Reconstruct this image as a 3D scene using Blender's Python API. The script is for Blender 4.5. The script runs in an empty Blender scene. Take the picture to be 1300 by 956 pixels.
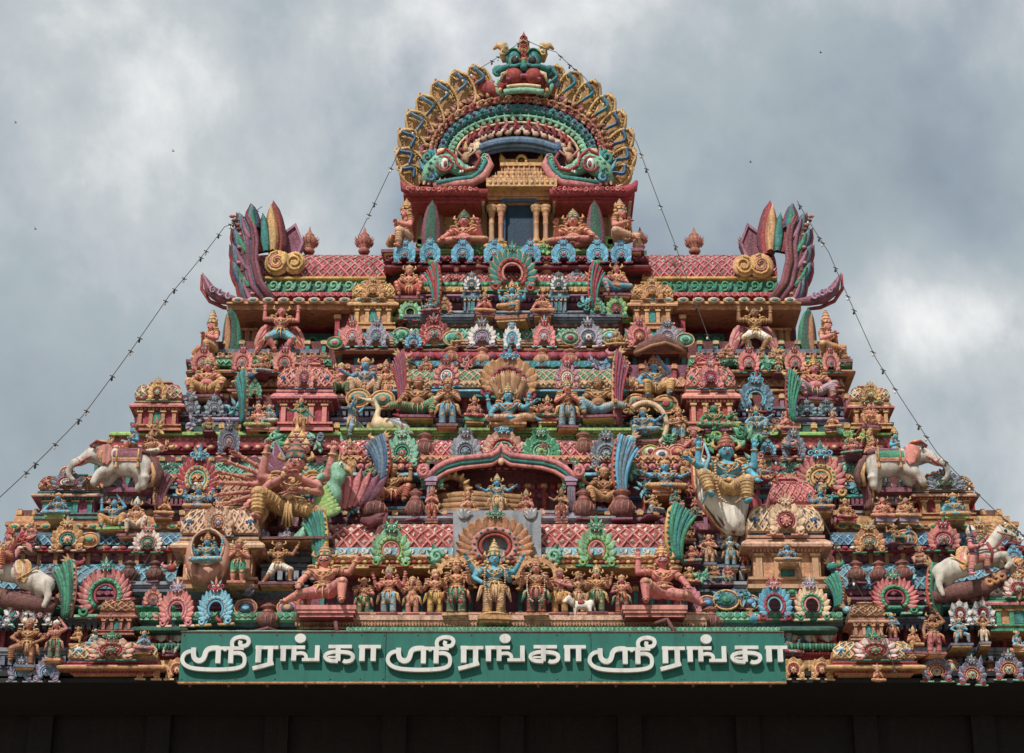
import bpy, math, random
from mathutils import Vector, Matrix
random.seed(7)
R = math.radians
sc = bpy.context.scene
COL = sc.collection

# ---------------------------------------------------------------- camera, world, sun, exposure
CAM = Vector((0.0, -45.0, 1.6)); PITCH = R(23.3); FPX = 2600.0
cd = bpy.data.cameras.new('camera'); cam = bpy.data.objects.new('camera', cd); COL.objects.link(cam)
cam.location = CAM; cam.rotation_euler = (R(90) + PITCH, 0, 0)
cd.sensor_fit = 'HORIZONTAL'; cd.sensor_width = 36.0; cd.lens = 36.0 * FPX / 1300.0
cd.clip_start = 0.1; cd.clip_end = 6000
sc.camera = cam
SUN_DIR = Vector((0.42, 1.0, -1.28)).normalized()        # the way the light travels
SUN_EL = math.asin(-SUN_DIR.z); SUN_AZ = math.atan2(-SUN_DIR.x, -SUN_DIR.y)
w = bpy.data.worlds.new('World'); sc.world = w; w.use_nodes = True
nt = w.node_tree; nt.nodes.clear()
def N(nt, t, **k):
    n = nt.nodes.new(t)
    for a, b in k.items(): setattr(n, a, b)
    return n
out = N(nt, 'ShaderNodeOutputWorld'); bg = N(nt, 'ShaderNodeBackground'); bgc = N(nt, 'ShaderNodeBackground')
sky = N(nt, 'ShaderNodeTexSky', sky_type='NISHITA'); sky.sun_disc = False
sky.sun_elevation = SUN_EL; sky.sun_rotation = SUN_AZ
bg.inputs[1].default_value = 0.09
nt.links.new(sky.outputs[0], bg.inputs[0])
tc = N(nt, 'ShaderNodeTexCoord')
mp = N(nt, 'ShaderNodeMapping'); mp.inputs['Location'].default_value = (3.05, 0.4, 1.35); mp.inputs['Scale'].default_value = (1.0, 1.0, 0.8)
nt.links.new(tc.outputs['Generated'], mp.inputs[0])
n1 = N(nt, 'ShaderNodeTexNoise'); n1.inputs['Scale'].default_value = 5.0; n1.inputs['Detail'].default_value = 9; n1.inputs['Roughness'].default_value = 0.60
n1.inputs['Distortion'].default_value = 0.12
nt.links.new(mp.outputs[0], n1.inputs['Vector'])
r1 = N(nt, 'ShaderNodeValToRGB')
e = r1.color_ramp.elements
e[0].position = 0.30; e[0].color = (0.235, 0.275, 0.305, 1)
e[1].position = 0.74; e[1].color = (0.74, 0.74, 0.73, 1)
m = e.new(0.48); m.color = (0.30, 0.345, 0.375, 1)
m = e.new(0.57); m.color = (0.40, 0.43, 0.45, 1)
def spot(px, py, r, amt, prev):      # a cloud bank (or a thin place) in one direction of the sky
    d = Vector((0, math.cos(PITCH), math.sin(PITCH))) + Vector((1, 0, 0))*((px - 650)/FPX) + Vector((0, -math.sin(PITCH), math.cos(PITCH)))*((478 - py)/FPX); d.normalize()
    dist = N(nt, 'ShaderNodeVectorMath', operation='DISTANCE'); dist.inputs[1].default_value = d; nt.links.new(tc.outputs['Generated'], dist.inputs[0])
    mr = N(nt, 'ShaderNodeMapRange', interpolation_type='SMOOTHSTEP'); mr.inputs['From Min'].default_value = 0; mr.inputs['From Max'].default_value = r/FPX; mr.inputs['To Min'].default_value = amt; mr.inputs['To Max'].default_value = 0
    nt.links.new(dist.outputs['Value'], mr.inputs[0]); ad = N(nt, 'ShaderNodeMath', operation='ADD'); nt.links.new(prev, ad.inputs[0]); nt.links.new(mr.outputs[0], ad.inputs[1]); return ad.outputs[0]
v = n1.outputs[0]
for a in ((590, 60, 260, .16), (690, 10, 200, .12), (440, 330, 260, .07), (1140, 370, 150, .24), (1250, 410, 120, .16), (1180, 520, 260, .10), (960, 170, 300, -.05), (1010, 300, 160, -.03), (60, 200, 420, -.04), (1290, 60, 260, .05), (330, 480, 300, .03)): v = spot(*a, v)
nt.links.new(v, r1.inputs[0]); nt.links.new(r1.outputs[0], bgc.inputs[0]); bgc.inputs[1].default_value = 1.30
n2 = N(nt, 'ShaderNodeTexNoise'); n2.inputs['Scale'].default_value = 5.0; n2.inputs['Detail'].default_value = 6
mp2 = N(nt, 'ShaderNodeMapping'); mp2.inputs['Location'].default_value = (7.3, 1.0, 0)
nt.links.new(tc.outputs['Generated'], mp2.inputs[0]); nt.links.new(mp2.outputs[0], n2.inputs['Vector'])
r2 = N(nt, 'ShaderNodeValToRGB'); r2.color_ramp.elements[0].position = 0.60; r2.color_ramp.elements[0].color = (1, 1, 1, 1)
r2.color_ramp.elements[1].position = 0.72; r2.color_ramp.elements[1].color = (.55, .55, .55, 1)
nt.links.new(spot(1210, 300, 150, .24, spot(1180, 420, 200, -.15, n2.outputs[0])), r2.inputs[0])
mx = N(nt, 'ShaderNodeMixShader')
nt.links.new(r2.outputs[0], mx.inputs[0]); nt.links.new(bg.outputs[0], mx.inputs[1]); nt.links.new(bgc.outputs[0], mx.inputs[2]); nt.links.new(mx.outputs[0], out.inputs[0])
ld = bpy.data.lights.new('sun', 'SUN'); ld.energy = 4.2; ld.angle = R(2.2); ld.color = (1.0, 0.95, 0.89)
so = bpy.data.objects.new('sun', ld); COL.objects.link(so); so.rotation_euler = SUN_DIR.to_track_quat('-Z', 'Y').to_euler()
so.location = (-20, -40, 60)
vs = sc.view_settings; vs.view_transform = 'Standard'; vs.look = 'None'; vs.exposure = 0.12; vs.gamma = 1.0; vs.use_curve_mapping = False
sc.cycles.max_bounces = 5; sc.cycles.diffuse_bounces = 3; sc.cycles.glossy_bounces = 2

# ---------------------------------------------------------------- photo pixel <-> tower plane
FW = Vector((0, math.cos(PITCH), math.sin(PITCH))); UP = Vector((0, -math.sin(PITCH), math.cos(PITCH)))
def P(px, py, y):
    d = FW + Vector((1, 0, 0)) * ((px - 650) / FPX) + UP * ((478 - py) / FPX)
    return CAM + d * ((y - CAM.y) / d.y)
YF = [(1000, -.4), (866, 0.0), (795, 0.1), (665, 1.5), (545, 3.0), (455, 4.1), (405, 4.6), (310, 5.4), (240, 5.9), (40, 6.2)]
def yf(py):
    for (a, ya), (b, yb) in zip(YF, YF[1:]):
        if py >= b: return ya + (yb - ya) * (a - py) / (a - b)
    return YF[-1][1]
PANEL = Matrix(((1, 0, 0, 0), (0, 0, -1, 0), (0, 1, 0, 0), (0, 0, 0, 1)))
def scales(cx, cy0, cy1, y):
    kz = (P(cx, cy1, y).z - P(cx, cy0, y).z) / (cy0 - cy1)
    cm = (cy0 + cy1) / 2
    return P(651, cm, y).x - P(650, cm, y).x, kz
def frame(cx, cy0, cy1, y, world=True):
    kx, kz = scales(cx, cy0, cy1, y)
    S = PANEL @ Matrix.Diagonal((kx, kz, kx, 1))
    return (Matrix.Translation(P(cx, cy0, y)) @ S) if world else S

# ---------------------------------------------------------------- paint
PAL = dict(
 pink=(.60,.20,.16), skin=(.60,.25,.185), rose=(.60,.20,.19), crimson=(.36,.035,.045), red=(.48,.065,.045), maroon=(.17,.035,.045),
 plum=(.24,.07,.11), mauve=(.30,.13,.20), lilac=(.34,.26,.38), green=(.045,.27,.15), teal=(.03,.24,.22), lime=(.26,.46,.12),
 dgreen=(.03,.11,.075), mint=(.22,.48,.32), gold=(.62,.34,.13), ochre=(.47,.215,.09), orange=(.57,.24,.13), sand=(.64,.39,.25),
 blue=(.09,.34,.50), sky=(.20,.46,.58), navy=(.05,.12,.22), slate=(.14,.165,.22), grey=(.25,.265,.295), white=(.68,.62,.53),
 brown=(.32,.14,.06), terra=(.38,.13,.085), umber=(.16,.06,.05), black=(.02,.018,.018), magenta=(.36,.075,.15), yellow=(.64,.38,.09),
 signgreen=(.009,.115,.092), letter=(.55,.55,.52), granite=(.010,.0095,.0095), dark=(.03,.018,.02), cable=(.035,.03,.025), glass=(.7,.68,.6), cream=(.66,.47,.28),
 doorblue=(.012,.035,.07), bluegrey=(.13,.22,.28), tan=(.46,.235,.135), soil=(.26,.19,.13), chalkwhite=(.52,.47,.40))
for _k, _c in list(PAL.items()):
    if _k not in ('signgreen', 'letter', 'doorblue', 'glass'):
        _l = .35*_c[0] + .5*_c[1] + .15*_c[2]; PAL[_k] = tuple(x + (_l - x)*.10 for x in _c)
MATS = {}
SMOOTH = {'pink', 'skin', 'tan', 'brown', 'blue', 'white', 'black', 'signgreen', 'letter', 'granite', 'dark', 'cable', 'glass', 'doorblue', 'soil', 'lilac', 'mauve', 'cream', 'grey', 'chalkwhite'}
def mat(name):
    if name in MATS: return MATS[name]
    c = PAL[name]
    m = bpy.data.materials.new(name + '_paint'); m.use_nodes = True
    nt = m.node_tree; b = nt.nodes['Principled BSDF']
    b.inputs['Specular IOR Level'].default_value = 0.35
    geo = N(nt, 'ShaderNodeNewGeometry')
    na = N(nt, 'ShaderNodeTexNoise'); na.inputs['Scale'].default_value = 2.3; na.inputs['Detail'].default_value = 7; na.inputs['Roughness'].default_value = .65
    nb = N(nt, 'ShaderNodeTexNoise'); nb.inputs['Scale'].default_value = 14; nb.inputs['Detail'].default_value = 6; nb.inputs['Roughness'].default_value = .7
    st = N(nt, 'ShaderNodeMapping'); st.inputs['Scale'].default_value = (7, 7, .9)
    nc = N(nt, 'ShaderNodeTexNoise'); nc.inputs['Scale'].default_value = 1.0; nc.inputs['Detail'].default_value = 5
    nt.links.new(geo.outputs['Position'], na.inputs['Vector']); nt.links.new(geo.outputs['Position'], nb.inputs['Vector'])
    nt.links.new(geo.outputs['Position'], st.inputs[0]); nt.links.new(st.outputs[0], nc.inputs['Vector'])
    oi = N(nt, 'ShaderNodeObjectInfo')
    # per-object hue/value drift
    hs = N(nt, 'ShaderNodeHueSaturation'); hs.inputs['Color'].default_value = (*c, 1)
    mr = N(nt, 'ShaderNodeMapRange'); mr.inputs['To Min'].default_value = .485; mr.inputs['To Max'].default_value = .515
    mv = N(nt, 'ShaderNodeMapRange'); mv.inputs['To Min'].default_value = .72; mv.inputs['To Max'].default_value = 1.22
    nt.links.new(oi.outputs['Random'], mr.inputs[0]); nt.links.new(na.outputs[0], mv.inputs[0]); mv.inputs['From Min'].default_value = .25; mv.inputs['From Max'].default_value = .75
    nt.links.new(mr.outputs[0], hs.inputs['Hue']); nt.links.new(mv.outputs[0], hs.inputs['Value'])
    # faded chalky patches
    lum = sum(c) / 3
    fade = tuple(min(.75, x * .55 + lum * .35 + .13) for x in c)
    ra = N(nt, 'ShaderNodeMapRange'); ra.inputs['From Min'].default_value = .52; ra.inputs['From Max'].default_value = .72; ra.inputs['To Max'].default_value = .42
    nt.links.new(nb.outputs[0], ra.inputs[0])
    m1 = N(nt, 'ShaderNodeMix', data_type='RGBA'); nt.links.new(ra.outputs[0], m1.inputs['Factor']); nt.links.new(hs.outputs[0], m1.inputs['A']); m1.inputs['B'].default_value = (*fade, 1)
    # rain streaks of soot
    rb = N(nt, 'ShaderNodeMapRange'); rb.inputs['From Min'].default_value = .50; rb.inputs['From Max'].default_value = .70; rb.inputs['To Max'].default_value = .80
    nt.links.new(nc.outputs[0], rb.inputs[0])
    m2 = N(nt, 'ShaderNodeMix', data_type='RGBA'); nt.links.new(rb.outputs[0], m2.inputs['Factor']); nt.links.new(m1.outputs['Result'], m2.inputs['A'])
    m2.inputs['B'].default_value = (c[0] * .3 + .012, c[1] * .3 + .01, c[2] * .3 + .01, 1)
    nt.links.new(m2.outputs['Result'], b.inputs['Base Color'])
    nd = N(nt, 'ShaderNodeTexNoise'); nd.inputs['Scale'].default_value = 3.4; nd.inputs['Detail'].default_value = 10; nd.inputs['Roughness'].default_value = .78; nt.links.new(geo.outputs['Position'], nd.inputs['Vector'])
    rd = N(nt, 'ShaderNodeMapRange'); rd.inputs['From Min'].default_value = .55; rd.inputs['From Max'].default_value = .66; rd.inputs['To Max'].default_value = .62 if name not in ('signgreen', 'letter') else .15; nt.links.new(nd.outputs[0], rd.inputs[0])
    mm = N(nt, 'ShaderNodeMix', data_type='RGBA'); nt.links.new(rd.outputs[0], mm.inputs['Factor']); nt.links.new(m2.outputs['Result'], mm.inputs['A']); mm.inputs['B'].default_value = (c[0]*.22 + .01, c[1]*.22 + .009, c[2]*.22 + .008, 1)
    nt.links.new(mm.outputs['Result'], b.inputs['Base Color']); m2 = mm
    rr = N(nt, 'ShaderNodeMapRange'); rr.inputs['To Min'].default_value = .45; rr.inputs['To Max'].default_value = .85
    nt.links.new(nb.outputs[0], rr.inputs[0]); nt.links.new(rr.outputs[0], b.inputs['Roughness'])
    bp = N(nt, 'ShaderNodeBump'); bp.inputs['Strength'].default_value = .5; bp.inputs['Distance'].default_value = .03
    nt.links.new(nb.outputs[0], bp.inputs['Height']); nt.links.new(bp.outputs[0], b.inputs['Normal'])
    if name not in SMOOTH:      # shallow stucco tooling with its raised lines picked out in a paler coat
        vo = N(nt, 'ShaderNodeTexVoronoi', feature='DISTANCE_TO_EDGE'); vo.inputs['Scale'].default_value = 8.5
        dm = N(nt, 'ShaderNodeVectorMath', operation='MULTIPLY_ADD'); dm.inputs[1].default_value = (.12, .12, .12)
        nt.links.new(nb.outputs[1], dm.inputs[0]); nt.links.new(geo.outputs['Position'], dm.inputs[2]); nt.links.new(dm.outputs[0], vo.inputs['Vector'])
        rv = N(nt, 'ShaderNodeMapRange'); rv.inputs['From Max'].default_value = .10; rv.inputs['To Min'].default_value = 1; rv.inputs['To Max'].default_value = 0
        nt.links.new(vo.outputs[0], rv.inputs[0])
        b2 = N(nt, 'ShaderNodeBump'); b2.inputs['Strength'].default_value = .55; b2.inputs['Distance'].default_value = .035
        nt.links.new(rv.outputs[0], b2.inputs['Height']); nt.links.new(bp.outputs[0], b2.inputs['Normal']); nt.links.new(b2.outputs[0], b.inputs['Normal'])
        mu = N(nt, 'ShaderNodeMath', operation='MULTIPLY'); mu.inputs[1].default_value = .30; nt.links.new(rv.outputs[0], mu.inputs[0])
        m3 = N(nt, 'ShaderNodeMix', data_type='RGBA'); nt.links.new(mu.outputs[0], m3.inputs['Factor']); nt.links.new(m2.outputs['Result'], m3.inputs['A'])
        m3.inputs['B'].default_value = (min(.8, c[0]*1.1 + .10), min(.8, c[1]*1.1 + .085), min(.8, c[2]*1.1 + .06), 1); nt.links.new(m3.outputs['Result'], b.inputs['Base Color'])
    if name in ('signgreen', 'letter'):
        ra.inputs['To Max'].default_value = .14; rb.inputs['To Max'].default_value = .35; mv.inputs['To Min'].default_value = .9; mv.inputs['To Max'].default_value = 1.08; bp.inputs['Strength'].default_value = .08
    if name in ('doorblue', 'black', 'granite', 'dark', 'cable'):
        ra.inputs['To Max'].default_value = .02
    MATS[name] = m
    return m

# ---------------------------------------------------------------- mesh collecting
def circ(n, ph=0): return [(math.cos(2*math.pi*i/n + ph), math.sin(2*math.pi*i/n + ph)) for i in range(n)]
class MB:
    def __init__(s, M=None): s.v = []; s.f = []; s.m = []; s.s = []; s.M = M or Matrix.Identity(4)
    def add(s, vs, fs, m, smooth=True):
        o = len(s.v); M = s.M
        s.v += [tuple(M @ Vector(p)) for p in vs]
        for f in fs: s.f.append([o + i for i in f]); s.m.append(m); s.s.append(smooth)
    def ell(s, c, r, m, seg=8, ring=5, rot=None):
        if not hasattr(r, '__len__'): r = (r, r, r)
        vs = []; 
        for i in range(1, ring):
            t = math.pi * i / ring
            for (a, b) in circ(seg): vs.append(Vector((math.sin(t)*a*r[0], math.sin(t)*b*r[1], math.cos(t)*r[2])))
        vs.append(Vector((0, 0, r[2]))); vs.append(Vector((0, 0, -r[2])))
        if rot: vs = [rot @ p for p in vs]
        c = Vector(c); vs = [p + c for p in vs]
        T = len(vs) - 2; fs = []
        for j in range(seg):
            k = (j + 1) % seg
            fs.append((T, j, k)); b = (ring - 2) * seg; fs.append((T + 1, b + k, b + j))
            for i in range(ring - 2): fs.append((i*seg + j, (i+1)*seg + j, (i+1)*seg + k, i*seg + k))
        s.add(vs, fs, m)
    def tube(s, pts, rad, m, seg=6, closed=False, cap=True, flat=1.0):
        pts = [Vector(p) for p in pts]; n = len(pts)
        if not hasattr(rad, '__len__'): rad = [rad] * n
        vs = []; up = None
        for i, p in enumerate(pts):
            if closed: t = pts[(i+1) % n] - pts[i-1]
            else: t = pts[min(i+1, n-1)] - pts[max(i-1, 0)]
            if t.length < 1e-9: t = Vector((0, 0, 1))
            t.normalize()
            if up is None: up = Vector((0, 0, 1)) if abs(t.z) < .9 else Vector((0, 1, 0))
            a = t.cross(up)
            if a.length < 1e-4: a = t.cross(Vector((1, 0, 0)))
            a.normalize(); b = a.cross(t); up = b
            for (x, y) in circ(seg): vs.append(p + (a*x + b*y*flat) * rad[i])
        fs = []
        for i in range(n if closed else n - 1):
            i2 = (i + 1) % n
            for j in range(seg):
                k = (j + 1) % seg; fs.append((i*seg + j, i*seg + k, i2*seg + k, i2*seg + j))
        if not closed and cap: fs.append(tuple(range(seg - 1, -1, -1))); fs.append(tuple((n-1)*seg + j for j in range(seg)))
        s.add(vs, fs, m)
    def cap(s, p0, r0, p1, r1, m, seg=8):
        p0 = Vector(p0); p1 = Vector(p1); d = p1 - p0; L = d.length or 1e-6; d /= L
        pts = []; rs = []
        for t in (1, .7, .35): pts.append(p0 - d*r0*t); rs.append(r0 * math.sqrt(max(0, 1 - t*t)) or r0*.05)
        pts.append(p0); rs.append(r0); pts.append(p1); rs.append(r1)
        for t in (.35, .7, 1): pts.append(p1 + d*r1*t); rs.append(r1 * math.sqrt(max(0, 1 - t*t)) or r1*.05)
        s.tube(pts, rs, m, seg)
    def box(s, c, h, m, taper=1.0, bev=0):
        x, y, z = c; a, b, d = h
        vs = [(x + i*a*(taper if k > 0 else 1), y + j*b*(taper if k > 0 else 1), z + k*d) for k in (-1, 1) for j in (-1, 1) for i in (-1, 1)]
        s.add(vs, [(0, 2, 3, 1), (4, 5, 7, 6), (0, 1, 5, 4), (2, 6, 7, 3), (0, 4, 6, 2), (1, 3, 7, 5)], m, False)
    def lathe(s, prof, c, m, seg=12, sx=1, sy=1, mats=None, smooth=True):
        c = Vector(c); cc = circ(seg); vs = []
        for (r, z) in prof: vs += [(c.x + r*x*sx, c.y + r*y*sy, c.z + z) for (x, y) in cc]
        n = len(prof)
        for i in range(n - 1):
            pass
        o = len(s.v); s.v += [tuple(s.M @ Vector(p)) for p in vs]
        for i in range(n - 1):
            for j in range(seg):
                k = (j + 1) % seg
                s.f.append([o + i*seg + j, o + i*seg + k, o + (i+1)*seg + k, o + (i+1)*seg + j]); s.m.append(mats[i] if mats else m); s.s.append(smooth)
        s.f.append([o + j for j in range(seg - 1, -1, -1)]); s.m.append(mats[0] if mats else m); s.s.append(False)
        s.f.append([o + (n-1)*seg + j for j in range(seg)]); s.m.append(mats[-1] if mats else m); s.s.append(False)
    def prism(s, poly, z0, z1, m, bev=0.0, side=None):
        n = len(poly); cx = sum(p[0] for p in poly)/n; cy = sum(p[1] for p in poly)/n
        vs = [(x, y, z0) for x, y in poly] + [(x, y, z1 - bev) for x, y in poly] + [(x - (x-cx)*.0 - (bev*(1 if x > cx else -1) if bev else 0), y - (bev*(1 if y > cy else -1) if bev else 0), z1) for x, y in poly]
        fs = []
        for i in range(n):
            k = (i + 1) % n; fs.append((i, k, n + k, n + i)); fs.append((n + i, n + k, 2*n + k, 2*n + i))
        s.add(vs, fs + [tuple(range(n - 1, -1, -1))], side or m, False)
        s.add(vs[2*n:], [tuple(range(n))], m, False)
    def ribbon(s, pts, w, z0, z1, m, closed=False):
        n = len(pts); L = []; Rr = []
        if not hasattr(w, '__len__'): w = [w] * n
        for i in range(n):
            if closed: a = pts[i-1]; b = pts[(i+1) % n]
            else: a = pts[max(i-1, 0)]; b = pts[min(i+1, n-1)]
            c = pts[i]
            d1 = Vector((c[0]-a[0], c[1]-a[1])); d2 = Vector((b[0]-c[0], b[1]-c[1]))
            if d1.length < 1e-6: d1 = d2
            if d2.length < 1e-6: d2 = d1
            d1.normalize(); d2.normalize(); t = (d1 + d2)
            if t.length < 1e-6: t = d1
            t.normalize(); nrm = Vector((-t.y, t.x)); k = w[i]/2 / max(.5, abs(t.dot(d1)))
            L.append((c[0] + nrm.x*k, c[1] + nrm.y*k)); Rr.append((c[0] - nrm.x*k, c[1] - nrm.y*k))
        vs = [(x, y, z0) for x, y in L] + [(x, y, z0) for x, y in Rr] + [(x, y, z1) for x, y in L] + [(x, y, z1) for x, y in Rr]
        fs = []
        for i in range(n if closed else n-1):
            k = (i+1) % n
            fs += [(2*n+i, 3*n+i, 3*n+k, 2*n+k), (i, k, n+k, n+i), (i, 2*n+i, 2*n+k, k), (n+i, n+k, 3*n+k, 3*n+i)]
        if not closed: fs += [(0, n, 3*n, 2*n), (n-1, 3*n-1, 4*n-1, 2*n-1)]
        s.add(vs, fs, m, False)
    def ring(s, c, r0, r1, a0, a1, z0, z1, m, n=20, ry=1.0):
        vs = []
        for i in range(n + 1):
            a = R(a0 + (a1 - a0) * i / n); ca, sa = math.cos(a), math.sin(a)*ry
            vs += [(c[0] + r0*ca, c[1] + r0*sa, z0), (c[0] + r1*ca, c[1] + r1*sa, z0), (c[0] + r0*ca, c[1] + r0*sa, z1), (c[0] + r1*ca, c[1] + r1*sa, z1)]
        fs = []
        for i in range(n):
            o = 4*i; q = o + 4
            fs += [(o+2, q+2, q+3, o+3), (o, o+1, q+1, q), (o, q, q+2, o+2), (o+1, o+3, q+3, q+1)]
        fs += [(0, 2, 3, 1), (4*n, 4*n+1, 4*n+3, 4*n+2)]
        s.add(vs, fs, m, False)
    def arc(s, c, r, a0, a1, th, m, n=18, ry=1.0, seg=6, z=0, flat=1):
        s.tube([(c[0] + r*math.cos(R(a0 + (a1-a0)*i/n)), c[1] + r*ry*math.sin(R(a0 + (a1-a0)*i/n)), z) for i in range(n+1)], th, m, seg, flat=flat)
    def leaf(s, base, ang, L, W, T, m, rib=None, z0=0, curl=.5, pt=1.0, nu=6, roll=0.0):
        # a carved leaf in the XY plane, raised towards +Z, tip curling forward; roll bends it sideways
        ca, sa = math.cos(R(ang)), math.sin(R(ang)); vs = []; nv = 5; prof = (-1, -.6, 0, .6, 1)
        def pos(u, v, h):
            wd = W/2 * (math.sin(math.pi * min(1, .14 + .86 * u**.8)) ** pt if u < 1 else 0)
            al = u * L; sd = v * wd + roll * L * u * u
            return (base[0] + ca*al - sa*sd, base[1] + sa*al + ca*sd, z0 + h)
        for i in range(nu + 1):
            u = i / nu
            for v in prof:
                h = T * ((1 - abs(v)**2) * .8 + (.25 if v == 0 else 0)) * (1 - .3*u) + curl * T * 2 * u * u
                vs.append(pos(u, v, h))
            vs.append(pos(u, 1, curl*T*1.2*u*u - T*.4)); vs.append(pos(u, -1, curl*T*1.2*u*u - T*.4))
        q = 7
        for i in range(nu):
            o = i*q; p = o + q
            mm = [m, rib or m, rib or m, m]
            o0 = len(s.v)
            s.add([vs[o+j] for j in range(q)] + [vs[p+j] for j in range(q)], [(0, 1, 8, 7), (3, 4, 11, 10), (4, 5, 12, 11), (5, 6, 13, 12), (6, 0, 7, 13)], m)
            s.add([vs[o+1], vs[o+2], vs[o+3], vs[p+1], vs[p+2], vs[p+3]], [(0, 1, 4, 3), (1, 2, 5, 4)], rib or m)
    def spiral(s, c, r0, r1, a0, turns, th, m, z=0, n=16, seg=5, ry=1.0, sgn=1):
        pts = []; rs = []
        for i in range(n + 1):
            t = i / n; a = R(a0) + sgn * turns * 2 * math.pi * t; r = r0 + (r1 - r0) * t
            pts.append((c[0] + r*math.cos(a), c[1] + r*ry*math.sin(a), z + th*t)); rs.append(th * (1 - .35*t))
        s.tube(pts, rs, m, seg)
    def mesh(s, name, roles=None):
        names = []
        idx = []
        for x in s.m:
            x = (roles or {}).get(x, x)
            if x not in names: names.append(x)
            idx.append(names.index(x))
        me = bpy.data.meshes.new(name); me.from_pydata(s.v, [], s.f)
        me.polygons.foreach_set('material_index', idx); me.polygons.foreach_set('use_smooth', s.s)
        for x in names: me.materials.append(mat(x))
        me.validate(); me.update()
        return me
    def build(s, name, parent=None, roles=None):
        return link(name, s.mesh(name, roles), parent)
def link(name, me, parent=None, loc=None, scale=None, rz=0):
    o = bpy.data.objects.new(name, me); COL.objects.link(o); o.parent = parent
    if loc is not None: o.location = loc
    if scale is not None: o.scale = scale
    if rz: o.rotation_euler = (0, 0, rz)
    return o
def thing(name, label, cat, loc=(0, 0, 0), rz=0, sc_=1, group=None):
    o = bpy.data.objects.new(name, None); COL.objects.link(o); o.empty_display_size = .2
    o.location = loc; o.rotation_euler = (0, 0, rz)
    o.scale = (sc_, sc_, sc_) if not hasattr(sc_, '__len__') else sc_
    o['label'] = label; o['category'] = cat
    if group: o['group'] = group
    return o
RM = {}
def recolored(key, tm, roles):
    """tm: template mesh whose material slots are role names held in tm['roles']"""
    k = (key, tuple(sorted(roles.items())))
    if k not in RM:
        me = tm.copy(); rl = tm['roles'].split(',')
        for i, r in enumerate(rl): me.materials[i] = mat(roles.get(r, r))
        RM[k] = me
    return RM[k]
def rolemesh(mb, name):
    names = []; idx = []
    for x in mb.m:
        if x not in names: names.append(x)
        idx.append(names.index(x))
    me = bpy.data.meshes.new(name); me.from_pydata(mb.v, [], mb.f)
    for x in names: me.materials.append(None)
    me.polygons.foreach_set('material_index', idx); me.polygons.foreach_set('use_smooth', mb.s)
    me.validate(); me.update(); me['roles'] = ','.join(names)
    return me
def remesh(mb, vox, smooth=2):
    """fuse overlapping solids into one continuous skin, give back (verts, faces)"""
    me = bpy.data.meshes.new('tmp'); me.from_pydata(mb.v, [], mb.f); me.update()
    o = bpy.data.objects.new('tmp', me); COL.objects.link(o)
    md = o.modifiers.new('r', 'REMESH'); md.mode = 'VOXEL'; md.voxel_size = vox; md.use_smooth_shade = True
    if smooth: sm = o.modifiers.new('s', 'SMOOTH'); sm.iterations = smooth; sm.factor = .5
    dg = bpy.context.evaluated_depsgraph_get(); ev = o.evaluated_get(dg); m2 = ev.to_mesh()
    vs = [tuple(v.co) for v in m2.vertices]; fs = [tuple(p.vertices) for p in m2.polygons]
    ev.to_mesh_clear(); bpy.data.objects.remove(o); bpy.data.meshes.remove(me)
    return vs, fs
# ---------------------------------------------------------------- statues
ARMS = dict(pray=((.2, -.04, -.16), (.025, -.17, -.07)), down=((.2, .0, -.17), (.21, -.06, -.33)), bless=((.22, -.03, -.16), (.2, -.16, -.01)),
 fore=((.21, -.0, -.17), (.19, -.18, -.15)), hip=((.28, .02, -.13), (.13, -.06, -.25)), up=((.27, 0, -.02), (.27, -.03, .2)),
 over=((.24, 0, .06), (.09, -.03, .28)), rear=((.27, .04, -.07), (.3, .0, .12)), wide=((.27, .02, -.03), (.36, -.03, .14)), knee=((.25, -.05, -.16), (.25, -.18, -.26)),
 belly=((.23, -.02, -.17), (.06, -.16, -.18)), out=((.24, -.03, -.08), (.37, -.12, -.02)), lute=((.22, -.03, -.15), (-.02, -.17, -.1)), reach=((.16, -.08, -.05), (.22, -.2, .1)),
 low=((.25, .0, -.14), (.36, -.05, -.26)))
LEGS = dict(stand=((.085, -.02, -.23), (.09, .01, -.45)), cross=((.28, -.13, -.03), (-.03, -.24, -.06)), pend=((.15, -.21, -.0), (.14, -.2, -.25)),
 squat=((.25, -.13, .09), (.19, -.17, -.17)), kneel=((.22, -.17, .06), (.22, -.19, -.2)), back=((.25, -.12, -.09), (.42, -.06, -.17)), stride=((.13, -.1, -.2), (.17, -.06, -.42)),
 lunge=((.25, -.08, -.12), (.25, -.05, -.36)), trail=((.16, .0, -.2), (.28, .02, -.38)), up=((.2, -.18, .1), (.15, -.25, -.1)), bent=((.2, -.1, -.16), (.08, -.04, -.38)), side=((.26, -.12, .0), (.42, -.16, -.06)))
ST = {}
def fingers(mb, w_, d, sx):
    d = d.normalized(); a = Vector((0, 0, 1)).cross(d)
    if a.length < .2: a = Vector((1, 0, 0))
    a.normalize(); n = a.cross(d)
    for i, (o, l) in enumerate(((-.022, .038), (-.008, .046), (.007, .043), (.02, .034))):
        b = w_ + d*.055 + a*o; t = b + d*l*.6; mb.cap(b, .0085, t, .0075, 'S', 5); mb.cap(t, .0075, t + d*l*.4 - n*.014*sx, .006, 'S', 5)
    b = w_ + d*.02 + a*(.024*sx); mb.cap(b, .010, b + d*.03 + a*.018*sx, .007, 'S', 5)
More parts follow.
